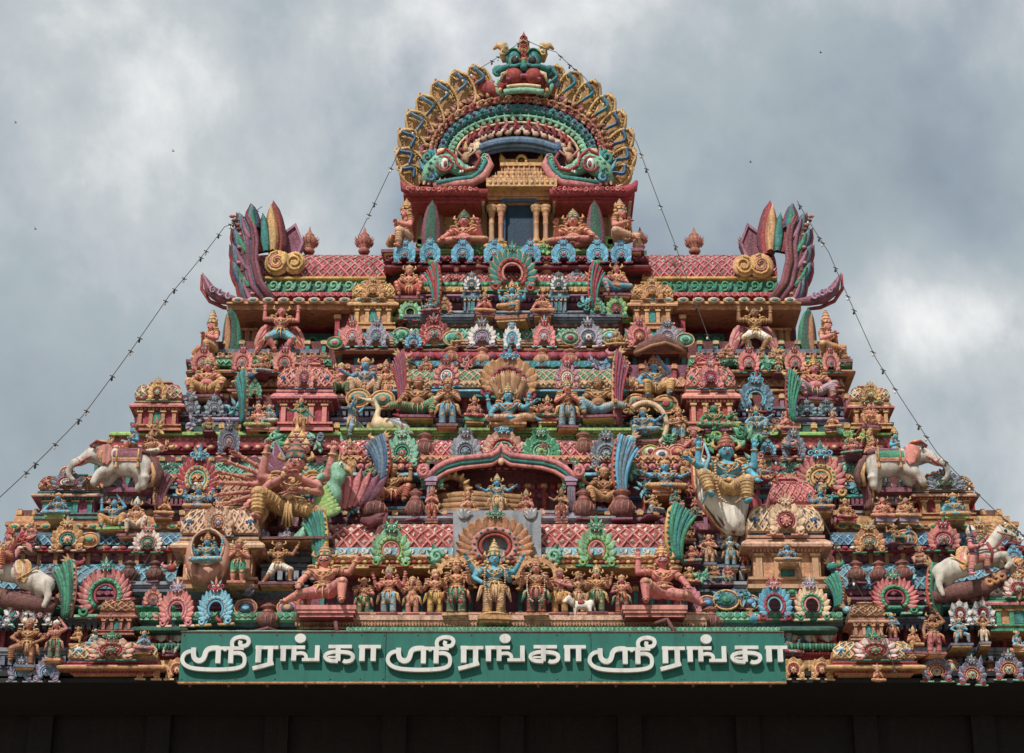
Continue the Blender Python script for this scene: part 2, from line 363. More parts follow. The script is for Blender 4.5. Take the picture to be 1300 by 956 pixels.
def statue_template(legs, arms, crown='tall', dress='dhoti', fat=0, vox=.016, head='human', extra='', lean=(0, 0)):
    key = (tuple(legs), tuple(arms), crown, dress, fat, vox, head, extra, lean)
    if key in ST: return ST[key]
    sh = Vector((lean[0], lean[1], .28)); hd = Vector((lean[0]*1.2, lean[1]*1.3 - .015, .42))
    b = MB()
    b.ell((0, 0, 0), (.105, .078, .08), 'S', 12, 8); b.cap((0, 0, .03), .078 + fat*.02, (sh.x*.5, sh.y*.5, .14), .07 + fat*.02, 'S', 10)
    if fat: b.ell((sh.x*.3, -.035, .08), (.10, .09, .09), 'S', 12, 8)
    b.ell((sh.x*.85, sh.y*.85, .215), (.13, .082, .10), 'S', 12, 8)
    for q in (-1, 1):
        b.ell((sh.x + q*.05, sh.y - .052, .225), (.048, .034, .036 if dress != 'sari' else .046), 'S', 8, 6)
        b.ell((sh.x + q*.128, sh.y, .275), (.048, .046, .046), 'S', 8, 6)
    b.cap((sh.x, sh.y, .27), .042, tuple(hd - Vector((0, 0, .05))), .036, 'S')
    hh = []; armp = []; legp = []
    b.ell(hd, (.074, .078, .09), 'S', 12, 8); b.ell(hd + Vector((0, -.024, -.048)), (.05, .054, .042), 'S', 10, 6)
    if head == 'elephant':
        b.ell(hd, (.085, .085, .09), 'S', 12, 8)
        tp = [hd + Vector(p) for p in ((0, -.07, -.01), (0, -.12, -.07), (-.01, -.13, -.14), (-.04, -.13, -.19), (-.07, -.13, -.18))]
        for i in range(4): b.cap(tp[i], .036 - .006*i, tp[i+1], .03 - .006*i, 'S')
        for q in (-1, 1): b.ell(hd + Vector((q*.12, .01, -.01)), (.065, .02, .075), 'S', 10, 6)
    elif head == 'lion':
        b.ell(hd + Vector((0, -.06, -.03)), (.05, .05, .035), 'S', 10, 6)
    else:
        b.ell(hd + Vector((0, -.078, -.012)), (.015, .02, .026), 'S', 6, 5)
        for q in (-1, 1): b.ell(hd + Vector((q*.068, 0, -.015)), (.014, .018, .032), 'S', 6, 5)
    for i, a in enumerate(arms):
        if a is None: continue
        q = 1 if i % 2 == 0 else -1
        if isinstance(a, str): el, ha = ARMS[a]
        else: el, ha = a
        yo = .03 if i > 1 else 0
        s0 = Vector((sh.x + q*.135, sh.y + yo, .275)); e = Vector((sh.x + q*el[0], sh.y + el[1] + yo, .275 + el[2])); h = Vector((sh.x + q*ha[0], sh.y + ha[1], .275 + ha[2]))
        k_ = 1 if i < 6 else .66; b.cap(s0, .05*k_, e, .039*k_, 'S'); m_ = e.lerp(h, .4); b.cap(e, .039*k_, m_, .037*k_, 'S'); b.cap(m_, .037*k_, h, .026*k_, 'S'); d = (h - e).normalized()
        b.ell(h + d*.03, (.03*k_**.5, .028*k_**.5, .034*k_**.5), 'S', 8, 6); armp.append((s0, e, h, q, d))
    for i, l in enumerate(legs):
        if l is None: continue
        q = 1 if i == 0 else -1; kn, an = LEGS[l]
        h0 = Vector((q*.062, 0, -.02)); k = Vector((q*kn[0], kn[1], kn[2])); a = Vector((q*an[0], an[1], an[2]))
        m_ = k.lerp(a, .35)
        b.cap(h0, .084, k, .058, 'S'); b.cap(k, .058, m_, .056, 'S'); b.cap(m_, .056, a, .035, 'S')
        fd = Vector((q*.25, -1, 0)) if l not in ('cross', 'side') else (a - k).normalized()*.8 + Vector((0, -.3, 0)); fd.normalize()
        b.cap(a + Vector((0, .012, -.01)), .03, a + fd*.085 + Vector((0, 0, -.016)), .022, 'S'); legp.append((h0, k, a, q, l))
    vs, fs = remesh(b, vox)
    body = MB(); body.add(vs, fs, 'S')
    if vox < .0145:
        for (s0, e, h, q, d) in armp: fingers(body, h, d, q)
    for q in (-1, 1):
        ex = hd + Vector((q*.029, -.07, .012))
        if head == 'elephant': ex = hd + Vector((q*.045, -.075, .012))
        body.ell(ex, (.02, .010, .0115), 'W', 8, 5); body.ell(ex + Vector((0, -.007, 0)), (.0075, .005, .0085), 'K', 6, 5)
        if head != 'elephant': body.tube([ex + Vector((q*x, .002 - abs(x)*.3, z)) for x, z in ((-.016, .016), (0, .023), (.02, .015))], .0038, 'K', 4)
    if head == 'human': body.ell(hd + Vector((0, -.078, -.05)), (.022, .012, .009), 'L', 8, 5); body.ell(hd + Vector((0, -.076, .045)), (.006, .006, .016), 'L', 6, 5)
    if extra == 'moustache': body.tube([hd + Vector((x, -.076 + abs(x)*.35, z)) for x, z in ((-.06, -.012), (-.03, -.036), (0, -.032), (.03, -.036), (.06, -.012))], [.004, .009, .008, .009, .004], 'K', 5)
    for (h0, k, a, q, l) in legp:      # toes
        pass
    # garment
    g = MB(); long_ = dress in ('dhoti', 'sari')
    g.ell((0, 0, -.005), (.118, .09, .07), 'D', 12, 8)
    for (h0, k, a, q, l) in legp:
        g.cap(h0, .092, k, .066, 'D')
        if long_: g.cap(k, .066, k.lerp(a, .72), .056 if l != 'stand' else .064, 'D')
        elif l == 'stand': pass
    gv, gf = remesh(g, max(vox, .014), 1)
    garment = MB(); garment.add(gv, gf, 'D')
    for (h0, k, a, q, l) in legp:
        ends = ((h0.lerp(k, .35), h0.lerp(k, .9), .083, .067),) + (((k.lerp(a, .12), k.lerp(a, .72), .066, .060),) if long_ else ())
        for (p0, p1, r0, r1) in ends:
            for t in (0, .25, .5, .75, 1) if long_ else (.5, 1):
                p = p0.lerp(p1, t); d = (p1 - p0).normalized(); u = d.orthogonal().normalized(); v = d.cross(u); r = r0 + (r1 - r0)*t + .001
                garment.tube([p + (u*x + v*y)*r for x, y in circ(10)], .0036 if t not in (1,) else .006, 'T' if t != 1 else 'G', 4, closed=True)
    if long_ and legp and legp[0][4] in ('stand', 'stride', 'lunge', 'bent'):
        for j in range(4): garment.tube([(0 + (j-1.5)*.012, -.085 - .004*j, .0), ((j-1.5)*.016, -.10, -.12), ((j-1.5)*.03, -.085, -.27 + .02*abs(j-1.5))], .011, 'T' if j % 2 else 'D', 4)
    if long_ and legp and legp[0][4] in ('stand', 'stride', 'bent', 'lunge'):
        for q in (-1, 1):
            garment.tube([(q*.10, -.02, .03), (q*.17, -.04, -.02), (q*.19, -.04, -.12), (q*.23, -.03, -.24)], [.02, .03, .034, .012], 'T', 6); garment.tube([(q*.11, -.05, .02), (q*.19, -.06, -.06), (q*.20, -.06, -.16)], [.014, .02, .008], 'G', 5)
    for (h0, k, a, q, l) in legp: garment.ell(k + Vector((q*.0, -.05, 0)), (.035, .02, .035), 'T', 7, 5)
    if dress == 'sari' : garment.ell((sh.x*.9, sh.y - .012, .215), (.119, .082, .06), 'T', 12, 6)
    # jewellery
    j = MB()
    for rr, dz in ((.075, .0), (.105, -.045)):
        j.tube([(sh.x + rr*1.05*math.cos(R(a)), sh.y - .035 - .052*math.sin(R(a))**.5 if 0 < a < 180 else sh.y, .285 + dz*math.sin(R(a)) - rr*.75*math.sin(R(a))) for a in range(0, 181, 20)], .011 if dz == 0 else .008, 'G', 5)
    j.ell((sh.x, sh.y - .093, .20), (.022, .012, .026), 'G', 6, 5)
    j.tube([(.118*x, .09*y - .002, .052 + .006*y) for x, y in circ(16)], .014, 'G', 5, closed=True)
    j.tube([(.112*x, .085*y, .10) for x, y in circ(16)], .006, 'G', 4, closed=True)
    j.ell((0, -.096, .045), (.034, .014, .03), 'G', 8, 5)
    if legp and legp[0][4] in ('stand', 'stride', 'lunge', 'bent', 'kneel', 'squat'):
        for q in (-1, 0, 1): j.tube([(q*.05, -.092, .04), (q*.075, -.105, -.04), (q*.06, -.10, -.11 - .05*(q == 0))], [.012, .009, .005], 'G', 5)
    j.tube([(sh.x + .085, sh.y - .06, .27), (sh.x + .02, sh.y - .092, .17), (-.07, -.08, .06)], .006, 'G', 4)
    def band(p0, p1, t, r, th):
        p = p0.lerp(p1, t); d = (p1 - p0).normalized(); u = d.orthogonal().normalized(); v = d.cross(u)
        j.tube([p + (u*x + v*y)*r for x, y in circ(9)], th, 'G', 4, closed=True)
    for i_, (s0, e, h, q, d) in enumerate(armp): kk = 1 if i_ < 6 else .68; band(s0, e, .45, .048*kk, .010*kk); band(s0, e, .12, .054*kk, .009*kk); band(e, h, .86, .031*kk, .010*kk); band(e, h, .45, .036*kk, .007*kk) if kk < 1 else None
    for (h0, k, a, q, l) in legp: band(k, a, .9, .041, .009)
    for q in (-1, 1):
        j.ell(hd + Vector((q*.082, -.01, -.055)), (.02, .02, .024), 'G', 7, 5); j.ell(hd + Vector((q*.10, .0, -.105)), (.028, .022, .03), 'G', 7, 5)
        j.ell((sh.x + q*.14, sh.y - .02, .325), (.05, .045, .022), 'G', 8, 5); j.tube([hd + Vector((q*.086, .0, .03)), hd + Vector((q*.135, .0, .07)), hd + Vector((q*.12, .0, .13))], [.02, .022, .006], 'G', 5)
        j.ell((sh.x + q*.052, sh.y - .088, .222), (.012, .008, .012), 'G', 5, 4)
    # hair
    hr = MB(); hr.ell(hd + Vector((0, .022, .02)), (.083, .078, .085), 'H', 12, 8)
    if crown in ('tall', 'none', 'bun'):
        for q in (-1, 1):
            for t in range(3): hr.ell(hd + Vector((q*(.07 + .02*t), .03, -.05 - .035*t)), (.032, .03, .026), 'H', 7, 5)
    if crown == 'curls':
        for q in (-1, 1):
            for t in range(5): hr.ell(hd + Vector((q*(.085 + .018*(t % 2)), .02, .05 - .045*t)), (.034, .034, .028), 'H', 7, 5)
    c = MB(); z = hd.z
    if crown in ('tall', 'curls', 'high'):
        hgt = 1.35 if crown == 'high' else 1.0
        pr = [(.074, .028), (.082, .034), (.082, .052), (.074, .056), (.072, .085), (.078, .09), (.076, .102), (.062, .108), (.058, .135), (.062, .14), (.058, .152), (.044, .158), (.038, .18), (.042, .184), (.034, .196), (.02, .2), (.018, .21), (.024, .218), (.012, .232), (.002, .25)]
        c.lathe([(r*1.1, .034 + (q - .028)*hgt) for r, q in pr], (hd.x, hd.y + .012, z), 'C', 12, mats=['C' if i % 4 else 'X' for i in range(len(pr) - 1)])
        for q in (-1, 0, 1):
            Ms = c.M; c.M = Matrix.Translation((hd.x + q*.045, hd.y - .074 + abs(q)*.02, z + .036)) @ PANEL; c.leaf((0, 0), 90 - q*20, .075 - .015*abs(q), .045, .012, 'C', 'X', nu=4); c.M = Ms
    elif crown == 'round':
        c.lathe([(.078, .02), (.084, .03), (.08, .05), (.09, .065), (.08, .10), (.05, .125), (.02, .135), (.018, .15), (.003, .165)], (hd.x, hd.y + .012, z), 'C', 12)
    elif crown == 'bun':
        c.lathe([(.074, .03), (.08, .04), (.06, .07), (.035, .08), (.045, .10), (.04, .13), (.01, .15)], (hd.x, hd.y + .015, z), 'H', 10)
        c.tube([(hd.x + .076*x, hd.y + .01 + .074*y, z + .035) for x, y in circ(12)], .009, 'C', 4, closed=True)
    elif crown == 'turban':
        for i in range(4): c.tube([(hd.x + (.07 - i*.011)*x, hd.y + .012 + (.07 - i*.011)*y, z + .04 + i*.024) for x, y in circ(12)], .026, 'C', 6, closed=True)
        c.ell((hd.x, hd.y - .07, z + .06), (.018, .012, .026), 'X', 6, 5)
    parts = [('body', body), ('garment', garment), ('jewellery', j), ('hair', hr)]
    if c.v: parts.append(('crown', c))
    zs = [v[2] for v in body.v]; top = max([v[2] for v in (c.v or hr.v)] + [max(zs) if crown != 'x' else 0]); lo = min(zs)
    t = dict(parts=[(n, rolemesh(m, n)) for n, m in parts], lo=lo, hi=max(top, max(zs)), key=key, armp=armp, legp=legp, hd=hd, sh=sh)
    ST[key] = t
    return t
STN = 0
def statue(px, top, base, legs, arms, skin, dress_c, label, crown='tall', cc='gold', trim='gold', hair=None, dress='dhoti', fat=0, name='deity_statue', y=None, dy=.3, rz=0, cat='statue', head='human',
           plinth='plum', ph=5, extra='', lean=(0, 0), jc='gold', wx=1.0, garland=None, group='painted statues on the tower', back=None, vox=None, yaw=0, htop=None):
    global STN; STN += 1
    if y is None: y = yf(base) + dy
    H = base - top; vox = vox or (.014 if H >= 55 else .02 if H >= 34 else .026)
    T = statue_template(legs.split('/'), [a if a != '-' else None for a in arms.split('/')] if isinstance(arms, str) else arms, crown, dress, fat, vox, head, extra, lean)
    loc = P(px, base, y); hz = P(px, top, y).z - loc.z; s = hz / (T['hi'] - T['lo'])
    rj = random.Random(STN*7); OCC.append((px - H*.32, top, px + H*.32, base))
    root = thing(name, label, cat, loc, R(rz + rj.uniform(-9, 9)), (s*wx, s*wx, s), group)
    roles = dict(S=skin, D=dress_c, T=trim, G=jc, H=hair or ('black' if STN % 3 else 'umber'), C=cc, X='crimson' if STN % 2 else 'teal', W='white', K='black', L='crimson')
    for n, tm in T['parts']:
        o = link(n, recolored((T['key'], n), tm, roles), root, (0, 0, -T['lo']))
    inv = 1 / (s*wx)
    if garland:
        g = MB(); sh = T['sh']
        for q in (-1, 1):
            pts = [(sh.x + q*.09, -.02, .31), (sh.x + q*.12, -.10, .24), (q*.125, -.12, .1), (q*.12, -.13, -.06), (q*.09, -.13, -.2), (q*.02, -.13, -.27)]
            for i in range(len(pts) - 1):
                a = Vector(pts[i]); b_ = Vector(pts[i+1])
                for k in range(4): g.ell(a.lerp(b_, k/4) + Vector((q*.012, -.012, 0)), .015, garland if (k + i) % 2 else 'sand', 6, 4)
        o = g.build('garland', root); o.location = (0, 0, -T['lo'])
    if back:
        g = MB(PANEL); zc = T['sh'].z - T['lo'] + .05
        g.ring((0, zc), .26, .34, -40, 220, -.12, -.07, back); 
        for i in range(15): g.leaf((.33*math.cos(R(-40 + i*260/14)), zc + .33*math.sin(R(-40 + i*260/14))), -40 + i*260/14, .09, .08, .02, back, 'gold', z0=-.1, nu=3)
        o = g.build('halo', root)
    if plinth:
        g = MB(); wpx = max(14, H*.42) if legs.startswith('stand') else H*.85
        kx, kz = scales(px, base, base - 10, y); hw = wpx/2*kx*inv; hh = ph*kz/s
        dd = (1.0 if y < 5.2 else .7)*inv
        g.box((0, dd/2 - .17, -hh*.3), (hw, dd/2, hh*.3), plinth); g.box((0, dd/2 - .14, -hh*.8), (hw*.88, dd/2, hh*.2), 'gold')
        g.build('plinth', root).rotation_euler = (0, 0, -R(rz))
    return root

# ---------------------------------------------------------------- gable arches (horseshoe ornaments with a lion face on top)
def lion_face(m, cx, cy, s, F='F', z=.05):
    E = lambda dx, dy, rx, ry, rz_, mm, dz=0: m.ell((cx + dx*s, cy + dy*s, z + dz*s), (rx*s, ry*s, rz_*s), mm, 7, 5)
    E(0, 0, .12, .10, .08, F); E(0, .02, .035, .07, .04, F, .07); E(0, -.035, .05, .03, .04, F, .08)
    for q in (-1, 1):
        E(q*.06, .035, .04, .04, .03, 'W', .06); E(q*.06, .033, .018, .02, .012, 'K', .085)
        m.arc((cx + q*.06*s, cy + .035*s), .052*s, 20, 160, .016*s, F, 6, z=z + .07*s, seg=4)
        E(q*.09, -.04, .05, .04, .05, F, .04); E(q*.05, -.075, .012, .03, .012, 'W', .08)
        m.spiral((cx + q*.16*s, cy + .03*s), .06*s, .015*s, 180 if q > 0 else 0, 1.1, .022*s, F, z=z, n=9, seg=4, sgn=-q)
        m.leaf((cx + q*.07*s, cy + .07*s), 90 - q*32, .14*s, .08*s, .03*s, F, 'B', z0=z, nu=4)
    E(0, -.075, .05, .02, .03, 'L', .06); m.leaf((cx, cy + .08*s), 90, .19*s, .1*s, .04*s, F, 'D', z0=z + .01, nu=4)
KT = {}
def arch_template(n=6, wide=.15, boss=True, fr=.26, face=1.0, nband=2, scroll=True, rnd=1.0):
    key = (n, wide, boss, fr, face, nband, scroll, rnd)
    if key in KT: return KT[key]
    cy = .36
    a = MB(PANEL)
    a.arc((0, cy), fr, -52, 232, .045, 'B', 22, seg=6, z=.03)
    if nband > 1: a.arc((0, cy), fr - .075, -48, 228, .028, 'C', 20, seg=5, z=.02)
    for i in range(13): t = R(-40 + i*260/12); a.ell((fr*math.cos(t), cy + fr*math.sin(t), .075), (.02, .02, .016), 'D', 6, 4)
    for q in (-1, 1):
        a.spiral((q*.33, .085), .09, .02, 90, 1.2, .035, 'B', z=.03, n=12, sgn=-q); a.box((q*.3, .02, -.02), (.2, .02, .06), 'D')
    f = MB(PANEL)
    f.ring((0, cy), fr - .06, fr + .165, -52, 232, -.08, .0, 'A', 22)
    for k in range(n*2):
        an = -40 + 260*(k + .5)/(n*2); f.ell(((fr + .075)*math.cos(R(an)), cy + (fr + .075)*math.sin(R(an)), .03), (.03, .03, .03), 'E' if k % 2 else 'D', 6, 4)
    for k in range(n):
        an = -38 + 118*k/(n - 1) if n > 1 else 30
        for q in (-1, 1):
            aa = an if q > 0 else 180 - an
            f.leaf(((fr+.03)*math.cos(R(aa)), cy + (fr+.03)*math.sin(R(aa))), aa + q*14, .20 - .02*(k == n-1), wide*1.55, .06, 'A', 'E', z0=0, roll=q*.28*rnd, nu=5, pt=.55)
    parts = [('fan', f)]
    if boss:
        b = MB(PANEL); b.ell((0, cy, .0), (.15, .15, .05), 'C', 12, 5); b.ell((0, cy, .03), (.10, .10, .045), 'D', 12, 5); b.ell((0, cy, .06), (.055, .055, .035), 'B', 8, 5); b.ell((0, cy, .09), (.025, .025, .02), 'L', 6, 4)
        for i in range(8): t = math.pi*i/4; b.ell((.115*math.cos(t), cy + .115*math.sin(t), .045), (.022, .022, .016), 'A', 6, 4)
        parts.append(('boss', b))
    if face:
        c = MB(PANEL); lion_face(c, 0, cy + fr + .2, face); parts.append(('lion_face', c))
    t = dict(band=rolemesh(a, 'arch_band'), parts=[(nm, rolemesh(m, nm)) for nm, m in parts], key=key, h=cy + fr + .2 + .27*max(face, .3))
    KT[key] = t
    return t
TOWER = None
OCC = []
def arch(px, top, base, wpx, cols, y=None, dy=-.02, name='gable_arch', parent=None, **kw):
    """cols: fan, rib, band, inner, beads, face"""
    c = (list(cols.split(',')) + ['gold'] * 6)[:6]
    roles = dict(A=c[0], E=c[1], B=c[2], C=c[3], D=c[4], F=c[5], W='white', K='black', L='crimson')
    T = arch_template(**kw)
    if y is None: y = yf(base) + dy
    kx, kz = scales(px, base, top, y); loc = P(px, base, y)
    sx = wpx * kx / 1.02; sz = (base - top) * kz / T['h']
    rj = random.Random(px*31 + base); sx *= rj.uniform(.95, 1.04); sz *= rj.uniform(.96, 1.02)
    o = link(name, recolored((T['key'], 'b'), T['band'], roles), parent or TOWER, loc, (sx, sx*.9, sz)); o.rotation_euler = (rj.uniform(-.06, .02), rj.uniform(-.045, .045), rj.uniform(-.12, .12)); OCC.append((px - wpx*.42, top, px + wpx*.42, base))
    for n, tm in T['parts']:
        link(n, recolored((T['key'], n), tm, roles), o)
    return o

# ---------------------------------------------------------------- mouldings and carved bands
KINDS = dict(slab=[(1, 0), (1, 1)], eave=[(.55, 0), (1, .08), (1, .3), (.8, .62), (.45, .88), (.05, 1)], torus=[(.2, 0), (.7, .08), (.95, .28), (1, .5), (.95, .72), (.7, .92), (.2, 1)],
 flare=[(0, 0), (.25, .1), (.5, .55), (.95, .72), (1, .78), (1, 1)], step=[(.45, 0), (.45, .3), (.8, .3), (.8, .6), (1, .6), (1, 1)], base=[(1, 0), (1, .35), (.7, .55), (.7, .8), (.9, .85), (.9, 1)])
def moulding(x0, x1, pt, pb, m, kind='slab', dy=0.0, out_=.25, y=None, name='moulding', depth=2.0, parent=None, m2=None):
    if y is None: y = yf(pb) + dy
    pm = (pt + pb) / 2; X0 = P(x0, pm, y).x; X1 = P(x1, pm, y).x; z0 = P(650, pb, y).z; z1 = P(650, pt, y).z
    mb = MB(); pr = KINDS[kind]; vs = []
    for (o, t) in pr:
        i = (1 - o) * out_; z = z0 + (z1 - z0)*t
        vs += [(X0 + i, y + depth, z), (X0 + i, y + i, z), (X1 - i, y + i, z), (X1 - i, y + depth, z)]
    for i in range(len(pr) - 1):
        a = 4*i; b = a + 4
        mb.add(vs[a:b+4], [(0, 1, 5, 4), (1, 2, 6, 5), (2, 3, 7, 6), (3, 0, 4, 7)], m if (not m2 or i % 2 == 0) else m2, kind in ('torus', 'eave'))
    mb.add(vs[:4], [(3, 2, 1, 0)], m2 or m, False); mb.add(vs[-4:], [(0, 1, 2, 3)], m, False)
    return mb.build(name, parent or TOWER)
def row(x0, x1, pt, pb, kind, mats, dy=-.01, y=None, asp=1.0, name=None, parent=None):
    if y is None: y = yf(pb) + dy
    h = pb - pt; W = x1 - x0; step = h*asp; n = max(1, round(W/step)); step = W/n
    mb = MB(frame((x0+x1)/2, pb, pt, y, False)); A, B, C = (list(mats) + [mats[0]]*3)[:3]
    for i in range(n):
        cx = -W/2 + step*(i + .5)
        if kind == 'petal': mb.leaf((cx, h), -90, h*1.02, step*1.12, h*.16, A, B, curl=.5, pt=.6, nu=4)
        elif kind == 'lotus': mb.leaf((cx, 0), 90, h, step*1.15, h*.16, A, B, curl=.5, pt=.6, nu=4); mb.ell((cx, h*.4, h*.12), (step*.16, h*.2, h*.12), C, 6, 4)
        elif kind == 'bead': mb.ell((cx, h*.5, 0), (step*.46, h*.48, h*.45), A if i % 2 else B, 7, 5)
        elif kind == 'dentil': mb.box((cx, h*.5, 0), (step*.3, h*.48, h*.5), A)
        elif kind == 'flute': mb.tube([(cx, 0, 0), (cx, h, 0)], step*.42, A if i % 2 else B, 6)
        elif kind == 'disc': mb.ell((cx, h*.5, 0), (step*.42, h*.46, h*.22), A, 10, 5); mb.ell((cx, h*.5, h*.17), (step*.24, h*.26, h*.14), B, 8, 4)
        elif kind == 'scroll':
            mb.spiral((cx, h*.5), h*.42, h*.08, 250, 1.3, h*.1, A, z=h*.05, n=12, seg=5); mb.leaf((cx + step*.2, h*.12), 60, h*.8, step*.4, h*.12, B, A, nu=4)
        elif kind == 'lobes': mb.ell((cx, h*.45, -h*.1), (step*.5, h*.55, h*.4), A, 8, 5); mb.ell((cx, h*.4, h*.12), (step*.28, h*.35, h*.24), B, 7, 4)
        elif kind == 'flower':
            for k in range(6): mb.ell((cx + h*.26*math.cos(k*1.047), h*.5 + h*.26*math.sin(k*1.047), 0), (h*.2, h*.2, h*.1), A, 6, 4)
            mb.ell((cx, h*.5, h*.06), (h*.17, h*.17, h*.1), B, 6, 4)
        elif kind == 'bud': mb.lathe([(h*.2, 0), (h*.42, h*.12), (h*.3, h*.25), (h*.5, h*.5), (h*.4, h*.75), (h*.12, h*.9), (.01, h)], (0, 0, 0), A, 8) if 0 else mb.ell((cx, h*.45, 0), (step*.36, h*.5, h*.3), A, 7, 5)
        elif kind == 'squig':
            q = 1 if i % 2 else -1
            mb.tube([(cx - step*.5, h*(.5 - .3*q), 0), (cx - step*.2, h*(.5 + .32*q), h*.1), (cx + step*.2, h*(.5 - .32*q), h*.1), (cx + step*.5, h*(.5 + .3*q), 0)], h*.14, A, 5); mb.ell((cx, h*.5, h*.1), (h*.2, h*.2, h*.12), B, 6, 4)
    nm = name or dict(petal='petal_band', lotus='lotus_band', bead='bead_band', dentil='dentil_band', flute='fluted_band', disc='disc_band', scroll='scroll_band', lobes='lobed_band', flower='flower_band', bud='bud_band', squig='vine_band')[kind]
    return link(nm, mb.mesh(nm), parent or TOWER, P((x0+x1)/2, pb, y))
def diamonds(mb, F, nu, nv, border, field, stud, rl):
    """F(u,v,h) -> point; a lattice of raised ribs with sunk lozenges and a stud in each"""
    cl = lambda t: min(1.0, max(0.0, t)); F0 = F
    hs = lambda a, b: math.sin(a*127.1 + b*311.7)*43758.5 % 1 - .5
    def F(u, v, h):
        ku, kv = round(u*nu*8), round(v*nv*8)
        if 0 < u < 1: u = cl(u + .10/nu*hs(ku*.37, kv*.61))
        if 0 < v < 1: v = cl(v + .10/nv*hs(kv*.53, ku*.29))
        return F0(u, v, h*(1 + .5*hs(ku, kv)))
    for jj in range(-1, nv*2 + 1):
        for ii in range(nu + 1):
            cu = (ii + (.5 if jj % 2 else 0)) / nu; cv = (jj + 1) / (2*nv)
            du = .5/nu; dv = .5/nv; o = [(cu, cv + dv), (cu + du, cv), (cu, cv - dv), (cu - du, cv)]
            if cu - du >= 1 or cv - dv >= .999 or cv + dv <= .001: continue
            def pts(k, h): return [F(cl(cu + (a - cu)*k), cl(cv + (b - cv)*k), h) for a, b in o]
            vs = pts(1, rl) + pts(.86, rl) + pts(.78, 0)
            mb.add(vs, [(i, (i+1) % 4, 4 + (i+1) % 4, 4 + i) for i in range(4)] + [(4+i, 4+(i+1) % 4, 8 + (i+1) % 4, 8 + i) for i in range(4)], border, False)
            mb.add(vs[8:], [(0, 1, 2, 3)], field, False)
            if 0 < cu < 1 and .02 < cv < .98 and stud:
                q = pts(.34, 0); mb.add(q + [F(cu, cv, rl*1.3)], [(0, 1, 4), (1, 2, 4), (2, 3, 4), (3, 0, 4)], stud, False)
def barrel(x0, x1, pt, pb, border, field, stud, dy=0.0, y=None, cell=11, Rf=1.0, name='barrel_roof', back=1.6, parent=None):
    """a half-vault roof running along the facade between two pixel columns"""
    if y is None: y = yf(pb) + dy
    h = pb - pt; X0 = P(x0, pb, y).x; X1 = P(x1, pb, y).x; z0 = P(650, pb, y).z; dd = (P(650, pt, y + .5).z - z0)
    Rd = dd * Rf; zt = P(650, pt, y + Rd*.45).z; H = zt - z0
    def F(u, v, hh):
        a = v * R(88); n = Vector((0, -math.cos(a), math.sin(a)))
        return Vector((X0 + (X1 - X0)*u, y + Rd*(1 - math.cos(a)), z0 + H*math.sin(a))) + n*hh
    mb = MB(); nv = max(2, round(h/cell/.8)); nu = max(2, round((x1 - x0)/cell/1.3))
    rl = .035 * cell/11
    diamonds(mb, F, nu, nv, border, field, stud, rl)
    A = [F(0, v/8, -.02) for v in range(9)] + [Vector((X0, y + Rd + back, z0 + H)), Vector((X0, y + Rd + back, z0))]
    B = [p + Vector((X1 - X0, 0, 0)) for p in A]; n = len(A)
    mb.add(A + B, [(i, (i+1) % n, n + (i+1) % n, n + i) for i in range(n)] + [tuple(range(n)), tuple(range(2*n-1, n-1, -1))], field, False)
    return mb.build(name, parent or TOWER)
def wall(x0, x1, pt, pb, m, dy=.5, y=None, depth=2.5, name='wall', zlo=0, zhi=0, pil=None, pw=6, gap=26):
    if y is None: y = yf(pb) + dy
    X0 = P(x0, pb, y).x; X1 = P(x1, pb, y).x; z0 = P(650, pb, y).z - zlo; z1 = P(650, pt, y).z + zhi
    mb = MB(); mb.box(((X0+X1)/2, y + depth/2, (z0+z1)/2), ((X1-X0)/2, depth/2, (z1-z0)/2), m)
    if pil:
        n = max(1, round((x1 - x0)/gap)); kx = scales(650, pb, pt, y)[0]
        for i in range(n + 1):
            X = X0 + .05 + (X1 - X0 - .1)*i/n; q = pw*kx/2
            mb.box((X, y - .04, (z0+z1)/2 + .001), (q, .07, (z1-z0)/2 - .004), pil); mb.box((X, y - .05, z1 - (z1-z0)*.1), (q*1.5, .1, (z1-z0)*.05), 'gold'); mb.box((X, y - .05, z0 + (z1-z0)*.08), (q*1.4, .1, (z1-z0)*.06), pil)
    return mb.build(name, TOWER)
